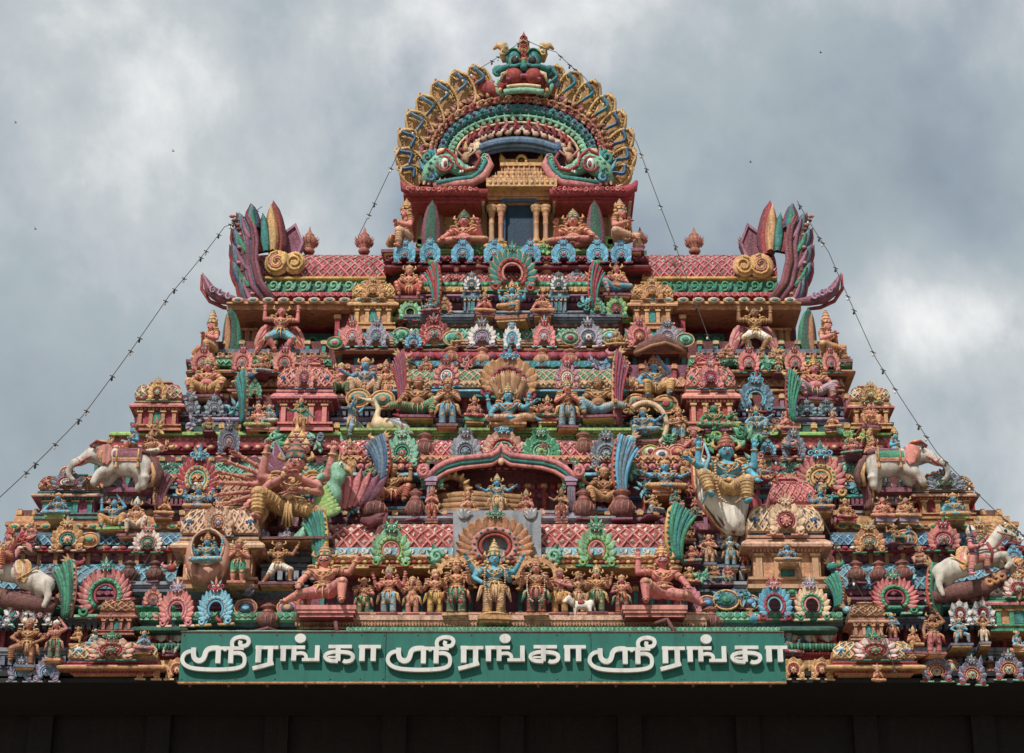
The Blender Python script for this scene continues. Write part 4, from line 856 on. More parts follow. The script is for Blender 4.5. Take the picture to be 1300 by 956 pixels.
def horn_end(q):
    cx = 305 if q < 0 else 1020; y = 4.9; S = frame(cx, 392, 250, y, False); loc = P(cx, 392, y)
    a = MB(S); px = lambda X: (X - 305) * (-q if q > 0 else 1)     # authored for the left end, mirrored for the right
    def X(v): return (v - 305) * (1 if q < 0 else -1)
    def Y(v): return 392 - v
    # rim of the gable, seen nearly edge on, sweeping up and outward
    rim = [(348, 385), (330, 362), (322, 335), (322, 310), (318, 292), (310, 278)]
    for k in range(6):
        pts = [(X(x - 3.4*k), Y(yv + 1.5*k), 9 + 3*(k % 2) - 1.5*k) for x, yv in rim]
        a.tube(pts, [3.2, 3.4, 3.4, 3.2, 2.6, 1.4], ['plum', 'maroon', 'navy', 'plum', 'slate', 'maroon'][k], 6)
    for k in range(14): t = k/13; i = min(4, int(t*5)); f = t*5 - i; x = rim[i][0] + (rim[i+1][0]-rim[i][0])*f; yv = rim[i][1] + (rim[i+1][1]-rim[i][1])*f; a.ell((X(x - 21), Y(yv), 6), (4.6, 2.4, 3), 'rose' if k % 2 else 'umber', 6, 4)
    root = link('horned_gable', a.mesh('horned_gable'), TOWER, loc)
    f = MB(S)
    for k, (bx, by, ang, L) in enumerate(((322, 386, 140, 44), (316, 366, 146, 44), (313, 345, 144, 44), (312, 325, 141, 44), (314, 306, 136, 42), (318, 292, 118, 34))):
        an = ang if q < 0 else 180 - ang; rl = -.26 if q < 0 else .26
        f.leaf((X(bx), Y(by)), an, L*.92, 22, 6, 'crimson', 'maroon', z0=-5 + k*.5, curl=.4, pt=.5, roll=rl)
        f.leaf((X(bx), Y(by)), an - (4 if q < 0 else -4), L*.84, 16, 6, 'navy' if k % 2 else 'slate', 'bluegrey', z0=0 + k*.5, curl=.4, pt=.5, roll=rl)
        f.leaf((X(bx), Y(by) - 1), an - (7 if q < 0 else -7), L*.68, 8, 5, 'teal' if k % 2 else 'plum', 'green' if k % 2 else 'mauve', z0=4 + k*.5, curl=.3, pt=.5, roll=rl)
    f.build('feather_crest', root)
    s_ = MB(S)
    s_.leaf((X(345), Y(318)), 96 if q < 0 else 84, 70, 28, 7, 'maroon', 'crimson', z0=-16, curl=.1, pt=.6); s_.leaf((X(341), Y(316)), 95 if q < 0 else 85, 60, 16, 6, 'ochre', 'gold', z0=-8, curl=.1, pt=.6); s_.leaf((X(333), Y(318)), 98 if q < 0 else 82, 50, 15, 6, 'dgreen', 'teal', z0=-6, curl=.1, pt=.6); s_.leaf((X(326), Y(318)), 102 if q < 0 else 78, 44, 14, 5, 'red', 'crimson', z0=-9, curl=.1, pt=.6)
    s_.build('spire_leaf', root)
    h = MB(S)
    h.prism([(X(x), Y(v)) for x, v in ((352, 322), (353, 283), (366, 273), (376, 296), (368, 318))], -40, -30, 'plum', 0); h.ribbon([(X(x), Y(v)) for x, v in ((353, 318), (353, 283), (366, 273), (376, 296), (368, 318))], 3, -42, -27, 'mauve')
    h.build('far_gable_edge', root)
    t = MB(S); pts = [(340, 387), (318, 387), (298, 385), (281, 381), (266, 371), (257, 353)]
    t.tube([(X(x), Y(v), 6) for x, v in pts], [2, 4, 6, 8, 7, 1.5], 'plum', 8); t.tube([(X(x), Y(v), 13) for x, v in pts[2:]], [1.5, 2.5, 2.5, 1], 'mauve', 5)
    for k in range(3): t.spiral((X(292 - 10*k), Y(383 - 4*k)), 5, 1, 90, 1, 1.2, 'lilac', z=15, n=9)
    t.tube([(X(x), Y(v), 1) for x, v in ((300, 393), (284, 391), (266, 383), (255, 368), (254, 350))], [2, 2.4, 2.4, 2.4, 1.4], 'crimson', 5)
    t.build('horn_tip', root)
horn_end(-1); horn_end(1)
def medallion(px, py, q):
    mb = MB(frame(px, py + 20, py - 20, 5.05, False)); mb.M = mb.M
    mb.ell((-9*q, 18, 0), (17, 17, 3), 'gold', 14, 5); mb.ell((13*q, 18, 0), (15, 15, 3), 'gold', 14, 5); mb.spiral((-9*q, 18), 14, 3, 90, 1.8, 2, 'yellow', z=3, n=18); mb.spiral((13*q, 18), 12, 3, 90, 1.8, 2, 'yellow', z=3, n=18, sgn=-1)
    mb.spiral((-9*q, 18), 10, 3, 90, 1.3, 1.6, 'rose', z=4, n=14); mb.leaf((0, 30), -90, 18, 12, 3, 'gold', 'yellow', z0=3)
    link('roof_medallion', mb.mesh('roof_medallion'), TOWER, P(px, py + 20, 5.05))
medallion(360, 332, 1); medallion(958, 336, -1)
def finial(px, top, base, y, w_=22):
    kx, kz = scales(px, base, top, y); h = (base-top)*kz; r = w_/2*kx; m = MB()
    m.lathe([(.55, 0), (.7, .08), (.6, .14), (.5, .2), (.85, .3), (1, .42), (.8, .56), (.5, .64), (.55, .68), (.3, .76), (.16, .86), (.04, 1)], (0, 0, 0), 'terra', 14)
    for i in range(14): t = 2*math.pi*i/14; [m.cap((.9*math.cos(t), .9*math.sin(t), z), .05, (1.15*math.cos(t), 1.15*math.sin(t), z + .1), .015, 'terra', 4) for z in (.32, .46)]
    link('roof_finial', m.mesh('roof_finial'), TOWER, P(px, base, y), (r, r, h))
for px in (392, 462, 882, 950): finial(px, 288, 322, 6.0)
finial(813, 288, 316, 6.2, 18)
# ---- top storey: door bay
for x0, x1 in ((530, 617), (698, 778)):
    M(x0, x1, 256, 264, 'ochre', 'step', y=6.2, out_=.2); wall(x0, x1, 262, 314, 'ochre', y=6.55, depth=.5, name='recess_wall', pil='brown', gap=28); M(x0, x1, 300, 312, 'lime', 'slab', y=6.4, out_=.1, name='frieze', depth=.4)
M(616, 700, 244, 256, 'gold', 'step', y=5.95, out_=.3, name='lintel'); M(614, 702, 256, 262, 'ochre', 'flare', y=6.05, out_=.2, name='lintel')
mb = MB(); a = P(641, 314, 6.1); b = P(677, 258, 6.1); mb.box(((a.x+b.x)/2, 6.5, (a.z+b.z)/2), ((b.x-a.x)/2, .35, (b.z-a.z)/2), 'doorblue'); dr = mb.build('door', TOWER)
mb = MB(); mb.ribbon([(a.x - .04, a.z), (a.x - .04, b.z + .04), (b.x + .04, b.z + .04), (b.x + .04, a.z)], .1, -6.12, -5.98, 'navy'); mb.v = [(x, -z, y_) for (x, y_, z) in mb.v]; mb.build('door_frame', dr)
for px in (624, 636, 681, 693):
    kx, kz = scales(px, 308, 262, 5.95); m = MB(); h = 46*kz; r = 5.5*kx
    m.lathe([(1, 0), (1, .05), (.75, .07), (.8, .1), (.62, .13), (.6, .5), (.72, .52), (.6, .55), (.62, .72), (.8, .75), (.65, .78), (.95, .84), (1.15, .88), (1.15, .92), (1.3, .94), (1.3, 1)], (0, 0, 0), 'orange', 10, mats=['gold', 'orange', 'gold', 'orange', 'tan', 'orange', 'gold', 'orange', 'orange', 'gold', 'orange', 'gold', 'gold', 'orange', 'gold'])
    link('door_column', m.mesh('door_column'), TOWER, P(px, 308, 5.95), (r, r, h))
M(614, 644, 306, 314, 'gold', 'base', y=5.85, out_=.1, name='column_base', depth=.5); M(674, 704, 306, 314, 'gold', 'base', y=5.85, out_=.1, name='column_base', depth=.5)
# ---------------------------------------------------------------- crown gable
def crown():
    y = 5.9; cx = 657; base = 240; S = frame(cx, base, 50, y, False); loc = P(cx, base, y)
    X = lambda v: v - cx
    Y = lambda v: base - v
    c0 = (0, Y(197))
    m = MB(S)   # solid gable body with its rim, giving the vault its depth
    pts = [(138*math.cos(R(a)), c0[1] + (94*math.sin(R(a)) if a < 90 or 1 else 0)) for a in range(0, 181, 9)]
    poly = [(118, 0)] + [(122*math.cos(R(a)), c0[1] + 84*math.sin(R(a))) for a in range(-15, 196, 10)] + [(-118, 0)]
    # ring shaped slab leaving the deep middle recess open
    m.ring(c0, 48, 122, -14, 194, -60, -6, 'maroon', 36, ry=.70); m.box((-86, 6, -30), (34, 8, 26), 'maroon'); m.box((86, 6, -30), (34, 8, 26), 'maroon')
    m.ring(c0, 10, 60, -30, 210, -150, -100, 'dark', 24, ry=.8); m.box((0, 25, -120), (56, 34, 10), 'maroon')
    root = link('crown_gable', m.mesh('crown_gable'), TOWER, loc)
    def el(a, rx, ry): return (rx*math.cos(R(a)), c0[1] + ry*math.sin(R(a)))
    b = MB(S)
    b.tube([(*el(a, 121, 80), -2) for a in range(-8, 190, 6)], 4, 'plum', 6)
    b.build('outer_rim', root)
    # flame leaves
    f = MB(S); f.ring(c0, 112, 131, -20, 200, -22, -9, 'ochre', 40, ry=.74)
    for (lx, ly, an, L, W_) in ((609, 124, 84, 30, 26), (588, 133, 88, 32, 26), (567, 146, 92, 33, 26), (550, 163, 96, 33, 25), (539, 181, 102, 32, 24), (532, 200, 110, 30, 23), (531, 218, 120, 27, 22), (537, 232, 136, 24, 19)):
        for q in (-1, 1):
            x = X(lx) if q < 0 else -X(lx) - 4 + 0; an2 = an if q < 0 else 180 - an
            W2 = W_*1.32; L2 = L*1.16; rl = q*-.24
            f.leaf((x, Y(ly)), an2, L2, W2*1.12, 9, 'gold', 'ochre', z0=-6, curl=.5, pt=.32, roll=rl, nu=8)
            ca, sa = math.cos(R(an2)), math.sin(R(an2))
            def at(u, sd, z): wd = W2/2*math.sin(math.pi*min(1, .14 + .86*u**.8))**.32 if u < 1 else 0; d_ = sd*wd + rl*L2*u*u; return (x + ca*u*L2 - sa*d_, Y(ly) + sa*u*L2 + ca*d_, z)
            for sd in (-1, 1):
                f.tube([at(t/10, sd*.96, 1 + 7*(t/10)**2) for t in range(11)], 1.9, 'gold', 5)
                for t in range(1, 10, 1): f.ell(at(t/10, sd*.7, 1 + 5*(t/10)**2), (1.2, 1.2, 1.2), 'sand', 4, 3)
            sq = [at(u, .36*math.sin(u*9.5 - .8), 6.5 + 6*u) for u in [.26 + .66*k/12 for k in range(13)]]
            f.tube(sq, [1] + [2.6 - .6*abs(k - 6)/6 for k in range(11)] + [.8], 'bluegrey' if q < 0 and ly < 200 else 'navy' if ly > 170 else 'teal', 6); f.tube([(a_, b_, c_ + 2.4) for a_, b_, c_ in sq], .6, 'blue', 4)
            for sd in (-1, 1): f.tube([at(u, .36*math.sin(u*9.5 - .8) + sd*.36, 1.5 + 5*u) for u in [k/12 for k in range(3, 11)]], .8, 'yellow', 4)
            tp = at(1, 0, 4); f.spiral((tp[0] + q*3, tp[1]), 3.6, 1, 90, 1, 1.5, 'gold', z=5, n=9)
    f.build('flame_leaves', root)
    # rosette arch
    g = MB(S)
    for k in range(29):
        a = -8 + 196*k/28; p = el(a, 96, 58)
        for j in range(6): g.ell((p[0] + 3.1*math.cos(j*1.047 + k), p[1] + 3.1*math.sin(j*1.047 + k), 3), (2.6, 2.6, 1.8), 'bluegrey' if k % 2 else 'teal', 5, 4)
        g.ell((p[0], p[1], 5), 2.4, 'navy', 5, 4)
    g.tube([(*el(a, 96, 58), -2) for a in range(-10, 191, 8)], 6.5, 'teal', 6)
    g.build('rosette_arch', root)
    g = MB(S)
    g.tube([(*el(a, 87, 49), -1) for a in range(-10, 191, 8)], 2.2, 'mint', 5)
    for k in range(30): a = -8 + 196*k/29; p = el(a, 80, 43); g.leaf(p, a + 10, 10, 8, 2.5, 'lime' if k % 2 else 'green', 'mint', z0=-2, nu=3)
    g.tube([(*el(a, 77, 40), 0) for a in range(-10, 191, 8)], 1.8, 'cream', 5)
    g.build('leaf_arch', root)
    g = MB(S)    # row of geese
    for k in range(17):
        a = 4 + 172*k/16; p = el(a, 64, 30); q = 1 if a < 90 else -1; c = 'crimson' if k % 3 else 'rose'
        g.ell((p[0], p[1] - 3, 1), (5, 3.5, 3), 'sand', 7, 5); g.tube([(p[0] + 3*q, p[1] - 2, 2), (p[0] + 4.5*q, p[1] + 3, 3), (p[0] + 1*q, p[1] + 6, 4), (p[0] + 2.5*q, p[1] + 10, 5), (p[0] + 5*q, p[1] + 9, 5)], [2.4, 2.1, 2.2, 2.2, 1], c, 6); g.leaf((p[0] - 2*q, p[1] - 2), 90 + 40*q, 9, 5, 2, c, 'white', z0=1, nu=3)
    g.build('goose_row', root)
    g = MB(S)    # blue draped lintel
    for k in range(5): g.tube([(x_*1.0, Y(189) + 11 - 11*abs(x_/52)**2.2 - k*3.0, 2 + 4*math.sin(k)) for x_ in range(-52, 53, 8)], 2.6, 'bluegrey' if k % 2 else 'navy', 6)
    for q in (-1, 1): g.ell((q*50, Y(192), 4), (6, 9, 4), 'navy' if q > 0 else 'cream', 8, 6)
    g.build('draped_lintel', root)
    # makara heads
    for q in (-1, 1):
        mk = MB(S); bx = lambda v: (X(v) if q < 0 else -X(v))
        mk.tube([(bx(x_), Y(v), 5) for x_, v in ((543, 236), (548, 222), (560, 212), (572, 210), (586, 218), (600, 224), (612, 216), (616, 204))], [8, 12, 14, 12, 9, 8, 7, 5], 'mint', 8)
        mk.tube([(bx(x_), Y(v), 8) for x_, v in ((552, 240), (575, 238), (600, 236), (615, 228), (623, 214), (618, 202))], [5, 6, 6, 6, 5, 3], 'rose', 7)
        mk.tube([(bx(x_), Y(v), 12) for x_, v in ((556, 238), (580, 234), (602, 231), (612, 222), (617, 210))], 3.0, 'teal', 6)
        mk.tube([(bx(x_), Y(v), 15) for x_, v in ((556, 206), (568, 198), (578, 206), (582, 218), (592, 224), (604, 222), (610, 210), (606, 203))], 2.2, 'crimson', 6)
        mk.ell((bx(566), Y(217), 16), (5, 8, 4), 'white', 8, 6); mk.ell((bx(567), Y(218), 19), (2.6, 4.4, 2.5), 'plum', 8, 6)
        mk.arc((bx(566), Y(217)), 9, 0, 360, 1.5, 'crimson', 14, z=17)
        mk.spiral((bx(545), Y(207)), 9, 2, 90, 1.4, 3.2, 'teal', z=10, n=14, sgn=q); mk.ell((bx(560), Y(199)), 0, 'cream') if 0 else mk.ell((bx(562), Y(198), 8), (7, 5, 4), 'cream', 7, 5)
        mk.spiral((bx(550), Y(232)), 7, 2, 0, 1.2, 2.5, 'blue', z=12, n=12); 
        for k in range(6): mk.ell((bx(586 + 3*k), Y(226 - k), 15), (1.6, 2.6, 1.5), 'white', 5, 4)
        for k in range(8): mk.arc((bx(604 + k*1.8), Y(232 - k*3.6)), 4, 0, 180, .8, 'mint', 5, z=13)
        for k in range(22):
            t = k/21; mk.ell((bx(545 + 40*t), Y(226 - 12*math.sin(t*3)) - 3 + 5*(k % 3), 17 - 2*t), (2.4, 1.8, 1.3), 'teal' if k % 2 else 'green', 6, 4)
        for k in range(9): mk.leaf((bx(540 + 6*k), Y(240)), 90 + q*20, 9, 6, 2, 'rose' if k % 2 else 'crimson', 'sand', z0=10, nu=3)
        for k in range(4): mk.leaf((bx(541 + 4*k), Y(222 - 4*k)), 90 - q*(30 - 10*k), 16, 6, 2, 'gold' if k % 2 else 'teal', 'blue', z0=9, nu=4)
        mk.ell((bx(592), Y(207), 12), (5, 7, 4), 'tan', 7, 5); mk.ell((bx(592), Y(197), 13), (3.4, 3.8, 3.4), 'tan', 7, 5); mk.cap((bx(592), Y(194), 13), 3, (bx(592), Y(188), 13), .8, 'gold', 6); mk.cap((bx(588), Y(206), 13), 1.6, (bx(580), Y(198), 14), 1.3, 'tan', 5); mk.cap((bx(596), Y(206), 13), 1.6, (bx(604), Y(200), 14), 1.3, 'tan', 5)
        mk.build('makara_head', root)
    # tiny relief people round the arch
    rl = [('seatA', (93, 71)),]
    rp = MB(); 
    def mini(mb, x, y_, s, a, skin, i):
        ca, sa = math.cos(R(a)), math.sin(R(a)); T = lambda u, v, w_: (x + (u*sa + v*ca)*s, y_ + (-u*ca + v*sa)*s, w_*s)
        mb.ell(T(0, 3, 3), (4.2*s, 4.2*s, 3*s), skin, 7, 5); mb.ell(T(0, 8.5, 4), (2.6*s, 2.8*s, 2.6*s), skin, 7, 5); mb.cap(T(0, 10, 4), 2.3*s, T(0, 14, 4), .6*s, 'gold' if i % 2 else 'ochre', 6)
        for q in (-1, 1): mb.cap(T(q*3.6, 5.5, 3), 1.4*s, T(q*4.6, 2, 6), 1.2*s, skin, 5); mb.cap(T(q*4.6, 2, 6), 1.2*s, T(q*1, 3, 8), 1*s, skin, 5); mb.cap(T(q*2, -1, 3), 2*s, T(q*5.5, -1.5, 6), 1.7*s, skin if i % 3 else 'crimson', 5)
    for k in range(31):
        a = -6 + 192*k/30; p = el(a, 105, 66); mb = MB(S); mini(mb, p[0], p[1], 1.08, a, ('brown', 'tan', 'terra')[k % 3], k)
        mb.build('relief_figure', root)
    # golden model shrine in the recess
    g = MB(S); zz = 14
    g.box((5, Y(238), -10), (44, 5, 24), 'gold'); g.box((5, Y(230), -14), (38, 4, 20), 'ochre'); g.box((5, Y(222), -18), (30, 4, 18), 'gold'); g.box((5, Y(214), -22), (22, 5, 14), 'ochre'); g.box((5, Y(206), -22), (27, 2, 16), 'gold')
    g.box((5, Y(201), -24), (24, 4, 13), 'gold', .85)
    for q in (-1, 1): g.leaf((5 + q*22, Y(204)), 90 - q*20, 14, 9, 3, 'gold', 'yellow', z0=-12)
    g.arc((5, Y(201)), 6, -30, 210, 2, 'yellow', 12, z=-8); g.ell((5, Y(201), -10), (4, 4, 2), 'umber', 8, 4)
    for yv, n_, w_ in ((238, 13, 42), (229, 10, 36), (221, 8, 28), (213, 6, 20)):
        for k in range(n_): x_ = 5 - w_ + 2*w_*(k + .5)/n_; zf = {238: 14, 229: 7, 221: 1, 213: -7}[yv]; g.ell((x_, Y(yv), zf), (w_/n_*.7, 3, 2), 'gold' if k % 2 else 'sand', 6, 4); g.lathe([(2, 0), (1.6, 2), (2.4, 2.4), (.4, 5)], (x_, Y(yv) + 3, zf), 'gold', 5) if 0 else g.cap((x_, Y(yv) + 2, zf), 1.6, (x_, Y(yv) + 6, zf), .5, 'ochre', 5)
    g.build('golden_model_shrine', root)
    # the great lion face
    k = MB(S @ Matrix.Translation((X(665)*.1, Y(128)*.1, 0)) @ Matrix.Diagonal((.9, .9, 1, 1))); z0 = 6
    E = lambda x_, v, z, rx, ry, rz_, mm, s_=12, r_=8: k.ell((X(x_), Y(v), z0 + z), (rx, ry, rz_), mm, s_, r_)
    E(665, 100, -8, 34, 28, 16, 'crimson'); E(665, 82, -4, 26, 20, 14, 'teal')
    for q in (-1, 1):
        xx = lambda d: 665 + q*d
        E(xx(13.5), 104, 9, 13, 11.5, 11, 'crimson'); E(xx(14), 75, 4, 12.5, 12, 10, 'teal'); E(xx(13), 84, 9, 9.5, 9.5, 7, 'green'); E(xx(12.5), 84, 12, 7.6, 7.6, 5.5, 'grey'); E(xx(12.3), 84.3, 14.6, 6.2, 6.4, 4, 'black'); E(xx(10), 82, 18.3, 1.1, 1.1, 1, 'white', 5, 4)
        for j in range(4): k.arc((X(xx(14)), Y(76)), 11 - j*.6, 20, 165, 1.3, 'green' if j % 2 else 'teal', 10, z=z0 + 8 + j*2)
        k.tube([(X(xx(3)), Y(90), z0+16), (X(xx(12)), Y(94), z0+17), (X(xx(22)), Y(92), z0+14), (X(xx(30)), Y(92), z0+8), (X(xx(38)), Y(94), z0+2)], [2, 2.6, 3, 4.5, 4], 'teal', 7)
        k.spiral((X(xx(36)), Y(93)), 8, 2, 0, 1.3, 4, 'teal', z=z0, n=12)
        k.tube([(X(xx(24)), Y(76), z0), (X(xx(27)), Y(66), z0+2), (X(xx(28)), Y(58), z0+3), (X(xx(38)), Y(56), z0+3), (X(xx(43)), Y(61), z0+2)], [7, 8, 7, 4, 1.5], 'gold', 8); k.spiral((X(xx(28)), Y(70)), 5, 1, 90, 1.2, 1.5, 'yellow', z=z0+9, n=10)
        for j in range(3): k.ell((X(xx(25 + 2*j)), Y(62 + 5*j), z0 + 9), (2.5, 2, 2), 'navy' if j % 2 else 'mint', 6, 4)
        k.tube([(X(xx(22)), Y(100), z0+12), (X(xx(30)), Y(104), z0+14), (X(xx(33)), Y(114), z0+13)], [3, 3, 1.2], 'cream', 7)
        k.tube([(X(xx(36)), Y(104), z0), (X(xx(40)), Y(112), z0+1), (X(xx(36)), Y(122), z0+2), (X(xx(28)), Y(128), z0+3)], [3, 3.5, 3.5, 2.4], 'mint', 7); E(xx(33), 122, 6, 3, 4, 3, 'yellow', 7, 5); E(xx(46), 108, -2, 6, 6, 4, 'bluegrey', 8, 5)
    k.tube([(X(665 + t), Y(113 - 7*math.cos(t/26*1.5)), z0 + 14) for t in range(-24, 25, 6)], 3.0, 'magenta', 7)
    k.tube([(X(665 + t), Y(121 - 3*math.cos(t/26*1.5)), z0 + 12) for t in range(-24, 25, 4)], 2.2, 'cream', 7); k.tube([(X(665 + t), Y(127 - 3*math.cos(t/26*1.5)), z0 + 10) for t in range(-28, 29, 7)], 4, 'mint', 7)
    E(665, 94, 14, 6, 5, 6, 'teal'); E(665, 88, 13, 4, 8, 4, 'green')
    k.leaf((X(665), Y(92)), 90, 50, 20, 7, 'orange', 'red', z0=z0 + 6, curl=.3, pt=.5, nu=8)
    for j in range(6): k.arc((X(665), Y(84 - 6*j)), 3 + j*.4, 10, 170, 1, 'crimson' if j % 2 else 'gold', 6, z=z0 + 15)
    k.ell((X(665), Y(56), z0 + 14), (4.5, 2, 2), 'bluegrey', 8, 5)
    k.tube([(X(640), Y(120), -2), (X(615), Y(112), -3), (X(598), Y(106), -3), (X(589), Y(98), -3), (X(585), Y(89), -3)], [14, 13, 9, 6, 2], 'crimson', 8)
    for j in range(6): k.ell((X(590 + 5*j), Y(98 + 3.5*j), 6), 1.8, 'rose', 5, 4)
    k.tube([(X(690), Y(120), -2), (X(705), Y(112), -3), (X(712), Y(106), -3)], [12, 11, 8], 'crimson', 8)
    k.build('lion_face', root)
    # crimson eave with turned-up ends
    for q, x0, x1 in ((-1, 512, 619), (1, 698, 806)):
        M(x0, x1, 243, 254, 'crimson', 'step', y=5.55, out_=.3, name='cornice', depth=2.6, m2='red'); M(x0 + 4, x1 - 4, 254, 257, 'white', 'slab', y=5.75, out_=.05, name='cornice', depth=2)
        g = MB(frame((x0+x1)/2, 250, 225, 5.5, False)); hw = (x1-x0)/2; o = q
        g.tube([(-o*hw, 6, -2), (0, 7, -2), (o*(hw - 12), 8, -2), (o*(hw - 1), 13, -3), (o*(hw + 3), 22, -4)], [5, 5, 7, 6, 2], 'crimson', 8)
        for j in range(14): g.spiral((-hw + 6 + j*(hw*2 - 14)/14, 8), 3, 1, 40*j, 1, 1.2, 'red' if j % 2 else 'rose', z=4, n=7)
        link('eave_scroll', g.mesh('eave_scroll'), TOWER, P((x0+x1)/2, 250, 5.5))
    # vault body running back behind the gable
    v = MB(S); v.ring(c0, 20, 100, 0, 180, -150, -60, 'umber', 24, ry=.64); v.build('vault_roof', root)
    return root
crown()

# ---------------------------------------------------------------- niche arch of storey B
def wide_niche():
    y = 1.75; cx = 636; S = frame(cx, 657, 570, y, False); loc = P(cx, 657, y); X = lambda v: v - cx; Y = lambda v: 657 - v
    m = MB(S)
    out_ = [(533, 604), (539, 607), (546, 603), (554, 595), (566, 588), (584, 583), (605, 581), (624, 579), (632, 574), (636, 565), (640, 574), (648, 579), (667, 581), (688, 583), (706, 588), (718, 595), (726, 603), (733, 607), (739, 604)]
    m.tube([(X(a), Y(b), 2) for a, b in out_], 3.6, 'rose', 7); m.tube([(X(a), Y(b) - 5, 0) for a, b in out_[1:-1]], 3.2, 'teal', 6); m.tube([(X(a)*.97, Y(b) - 10, -2) for a, b in out_[2:-2]], 3, 'pink', 6)
    for q in (-1, 1): m.spiral((q*98, Y(600)), 8, 2, 90, 1.2, 3, 'rose', z=3, n=12, sgn=-q)
    m.ell((0, Y(588), 5), (4, 5, 3), 'sand', 8, 5)
    root = link('niche_arch', m.mesh('niche_arch'), TOWER, loc)
    s = MB(S); top = [(-92, Y(603)), (-70, Y(592)), (-40, Y(587)), (0, Y(584)), (40, Y(587)), (70, Y(592)), (92, Y(603))]
    # spandrel roof slab over the opening, and deep chamber
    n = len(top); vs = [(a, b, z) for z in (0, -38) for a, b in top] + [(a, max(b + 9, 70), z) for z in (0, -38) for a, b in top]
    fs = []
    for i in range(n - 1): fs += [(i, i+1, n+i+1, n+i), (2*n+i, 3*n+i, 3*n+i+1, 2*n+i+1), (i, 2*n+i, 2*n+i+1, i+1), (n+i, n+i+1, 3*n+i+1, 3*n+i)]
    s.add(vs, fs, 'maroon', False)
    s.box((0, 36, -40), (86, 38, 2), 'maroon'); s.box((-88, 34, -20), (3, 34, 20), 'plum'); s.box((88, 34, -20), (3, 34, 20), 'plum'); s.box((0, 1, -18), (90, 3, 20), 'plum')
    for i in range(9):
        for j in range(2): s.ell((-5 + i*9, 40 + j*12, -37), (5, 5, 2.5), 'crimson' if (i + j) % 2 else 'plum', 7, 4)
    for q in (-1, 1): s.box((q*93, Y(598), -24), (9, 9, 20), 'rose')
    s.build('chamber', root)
    for q in (-1, 1):
        c = MB(S); x_ = q*89; c.box((x_, 25, -3), (5, 25, 4), 'mauve'); c.box((x_, 48, -2), (8, 3, 6), 'lilac'); c.box((x_, 42, -2), (6.5, 2, 5), 'mauve'); c.box((x_, 2, -2), (7, 3, 6), 'lilac')
        for k in (-2.5, 0, 2.5): c.tube([(x_ + k, 5, 1.5), (x_ + k, 40, 1.5)], 1, 'slate', 4)
        c.build('column', root)
wide_niche()
# ---------------------------------------------------------------- miniature shrines on the storeys
shrine(162, 232, 474, 545, 'rose', 'crimson', 'ochre', 'mint', 'gold,yellow,gold,crimson,mint,gold', kf=.38, dy=-.1); shrine(1078, 1138, 480, 543, 'rose', 'crimson', 'gold', 'mint', 'ochre,gold,ochre,gold,mint,gold', kf=.5, dy=-.1)
shrine(342, 426, 447, 545, 'rose', 'crimson', 'pink', 'navy', 'rose,pink,rose,crimson,navy,rose', kf=.33, rib='pink', dy=-.1); shrine(868, 942, 447, 545, 'pink', 'crimson', 'pink', 'green', 'rose,pink,rose,crimson,navy,rose', kf=.5, rib='rose', dy=-.1)
shrine(37, 128, 590, 657, 'sand', 'magenta', 'teal', 'crimson', 'grey,slate,crimson,white,grey,grey', kf=.5, rib='ochre', dy=-.1); shrine(1160, 1246, 590, 657, 'sand', 'crimson', 'ochre', 'blue', 'grey,slate,grey,mint,grey,slate', kf=.6, rib='ochre', dy=-.1)
shrine(214, 332, 622, 745, 'sand', 'orange', 'tan', 'navy', 'orange,sand,sand,orange,navy,orange', kf=.35, rib='cream', dy=-.45, fin=False); shrine(945, 1060, 618, 745, 'sand', 'orange', 'tan', 'navy', 'sand,cream,sand,crimson,orange,sand', kf=.45, rib='cream', dy=-.45, fin=False)
shrine(70, 205, 796, 884, 'gold', 'ochre', 'crimson', 'blue', 'rose,cream,rose,crimson,green,green', kf=.48, rib='cream', dy=-.5, fin=False, cut=True); shrine(1052, 1178, 796, 884, 'gold', 'ochre', 'crimson', 'blue', 'rose,white,rose,crimson,green,green', kf=.5, rib='cream', dy=-.6, fin=False, cut=True)
shrine(270, 345, 590, 690, 'tan', 'terra', 'tan', 'orange', dy=.1, rib='tan'); shrine(975, 1045, 595, 690, 'rose', 'crimson', 'rose', 'orange', dy=.1, rib='rose')
shrine(120, 172, 752, 805, 'terra', 'umber', 'terra', 'brown', dy=-.5, rib='tan'); shrine(1078, 1130, 758, 812, 'tan', 'terra', 'tan', 'brown', dy=-.5, rib='tan')
shrine(375, 412, 447, 478, 'crimson', 'rose', 'crimson', 'rose', dy=-.1, rib='rose'); shrine(880, 916, 445, 478, 'crimson', 'plum', 'crimson', 'rose', dy=-.1, rib='rose')
shrine(1180, 1212, 594, 620, 'ochre', 'orange', 'gold', 'ochre', dy=-.3, rib='gold'); shrine(1255, 1340, 720, 800, 'rose', 'ochre', 'green', 'blue', 'rose,white,rose,crimson,mint,gold', dy=-.2, rib='white')
shrine(585, 612, 341, 402, 'bluegrey', 'slate', 'bluegrey', 'white', 'bluegrey,white,slate,bluegrey,gold,slate', y=4.6, rib='grey', kf=.85); shrine(696, 723, 341, 402, 'bluegrey', 'slate', 'bluegrey', 'white', 'bluegrey,white,slate,bluegrey,gold,slate', y=4.6, rib='grey', kf=.85)

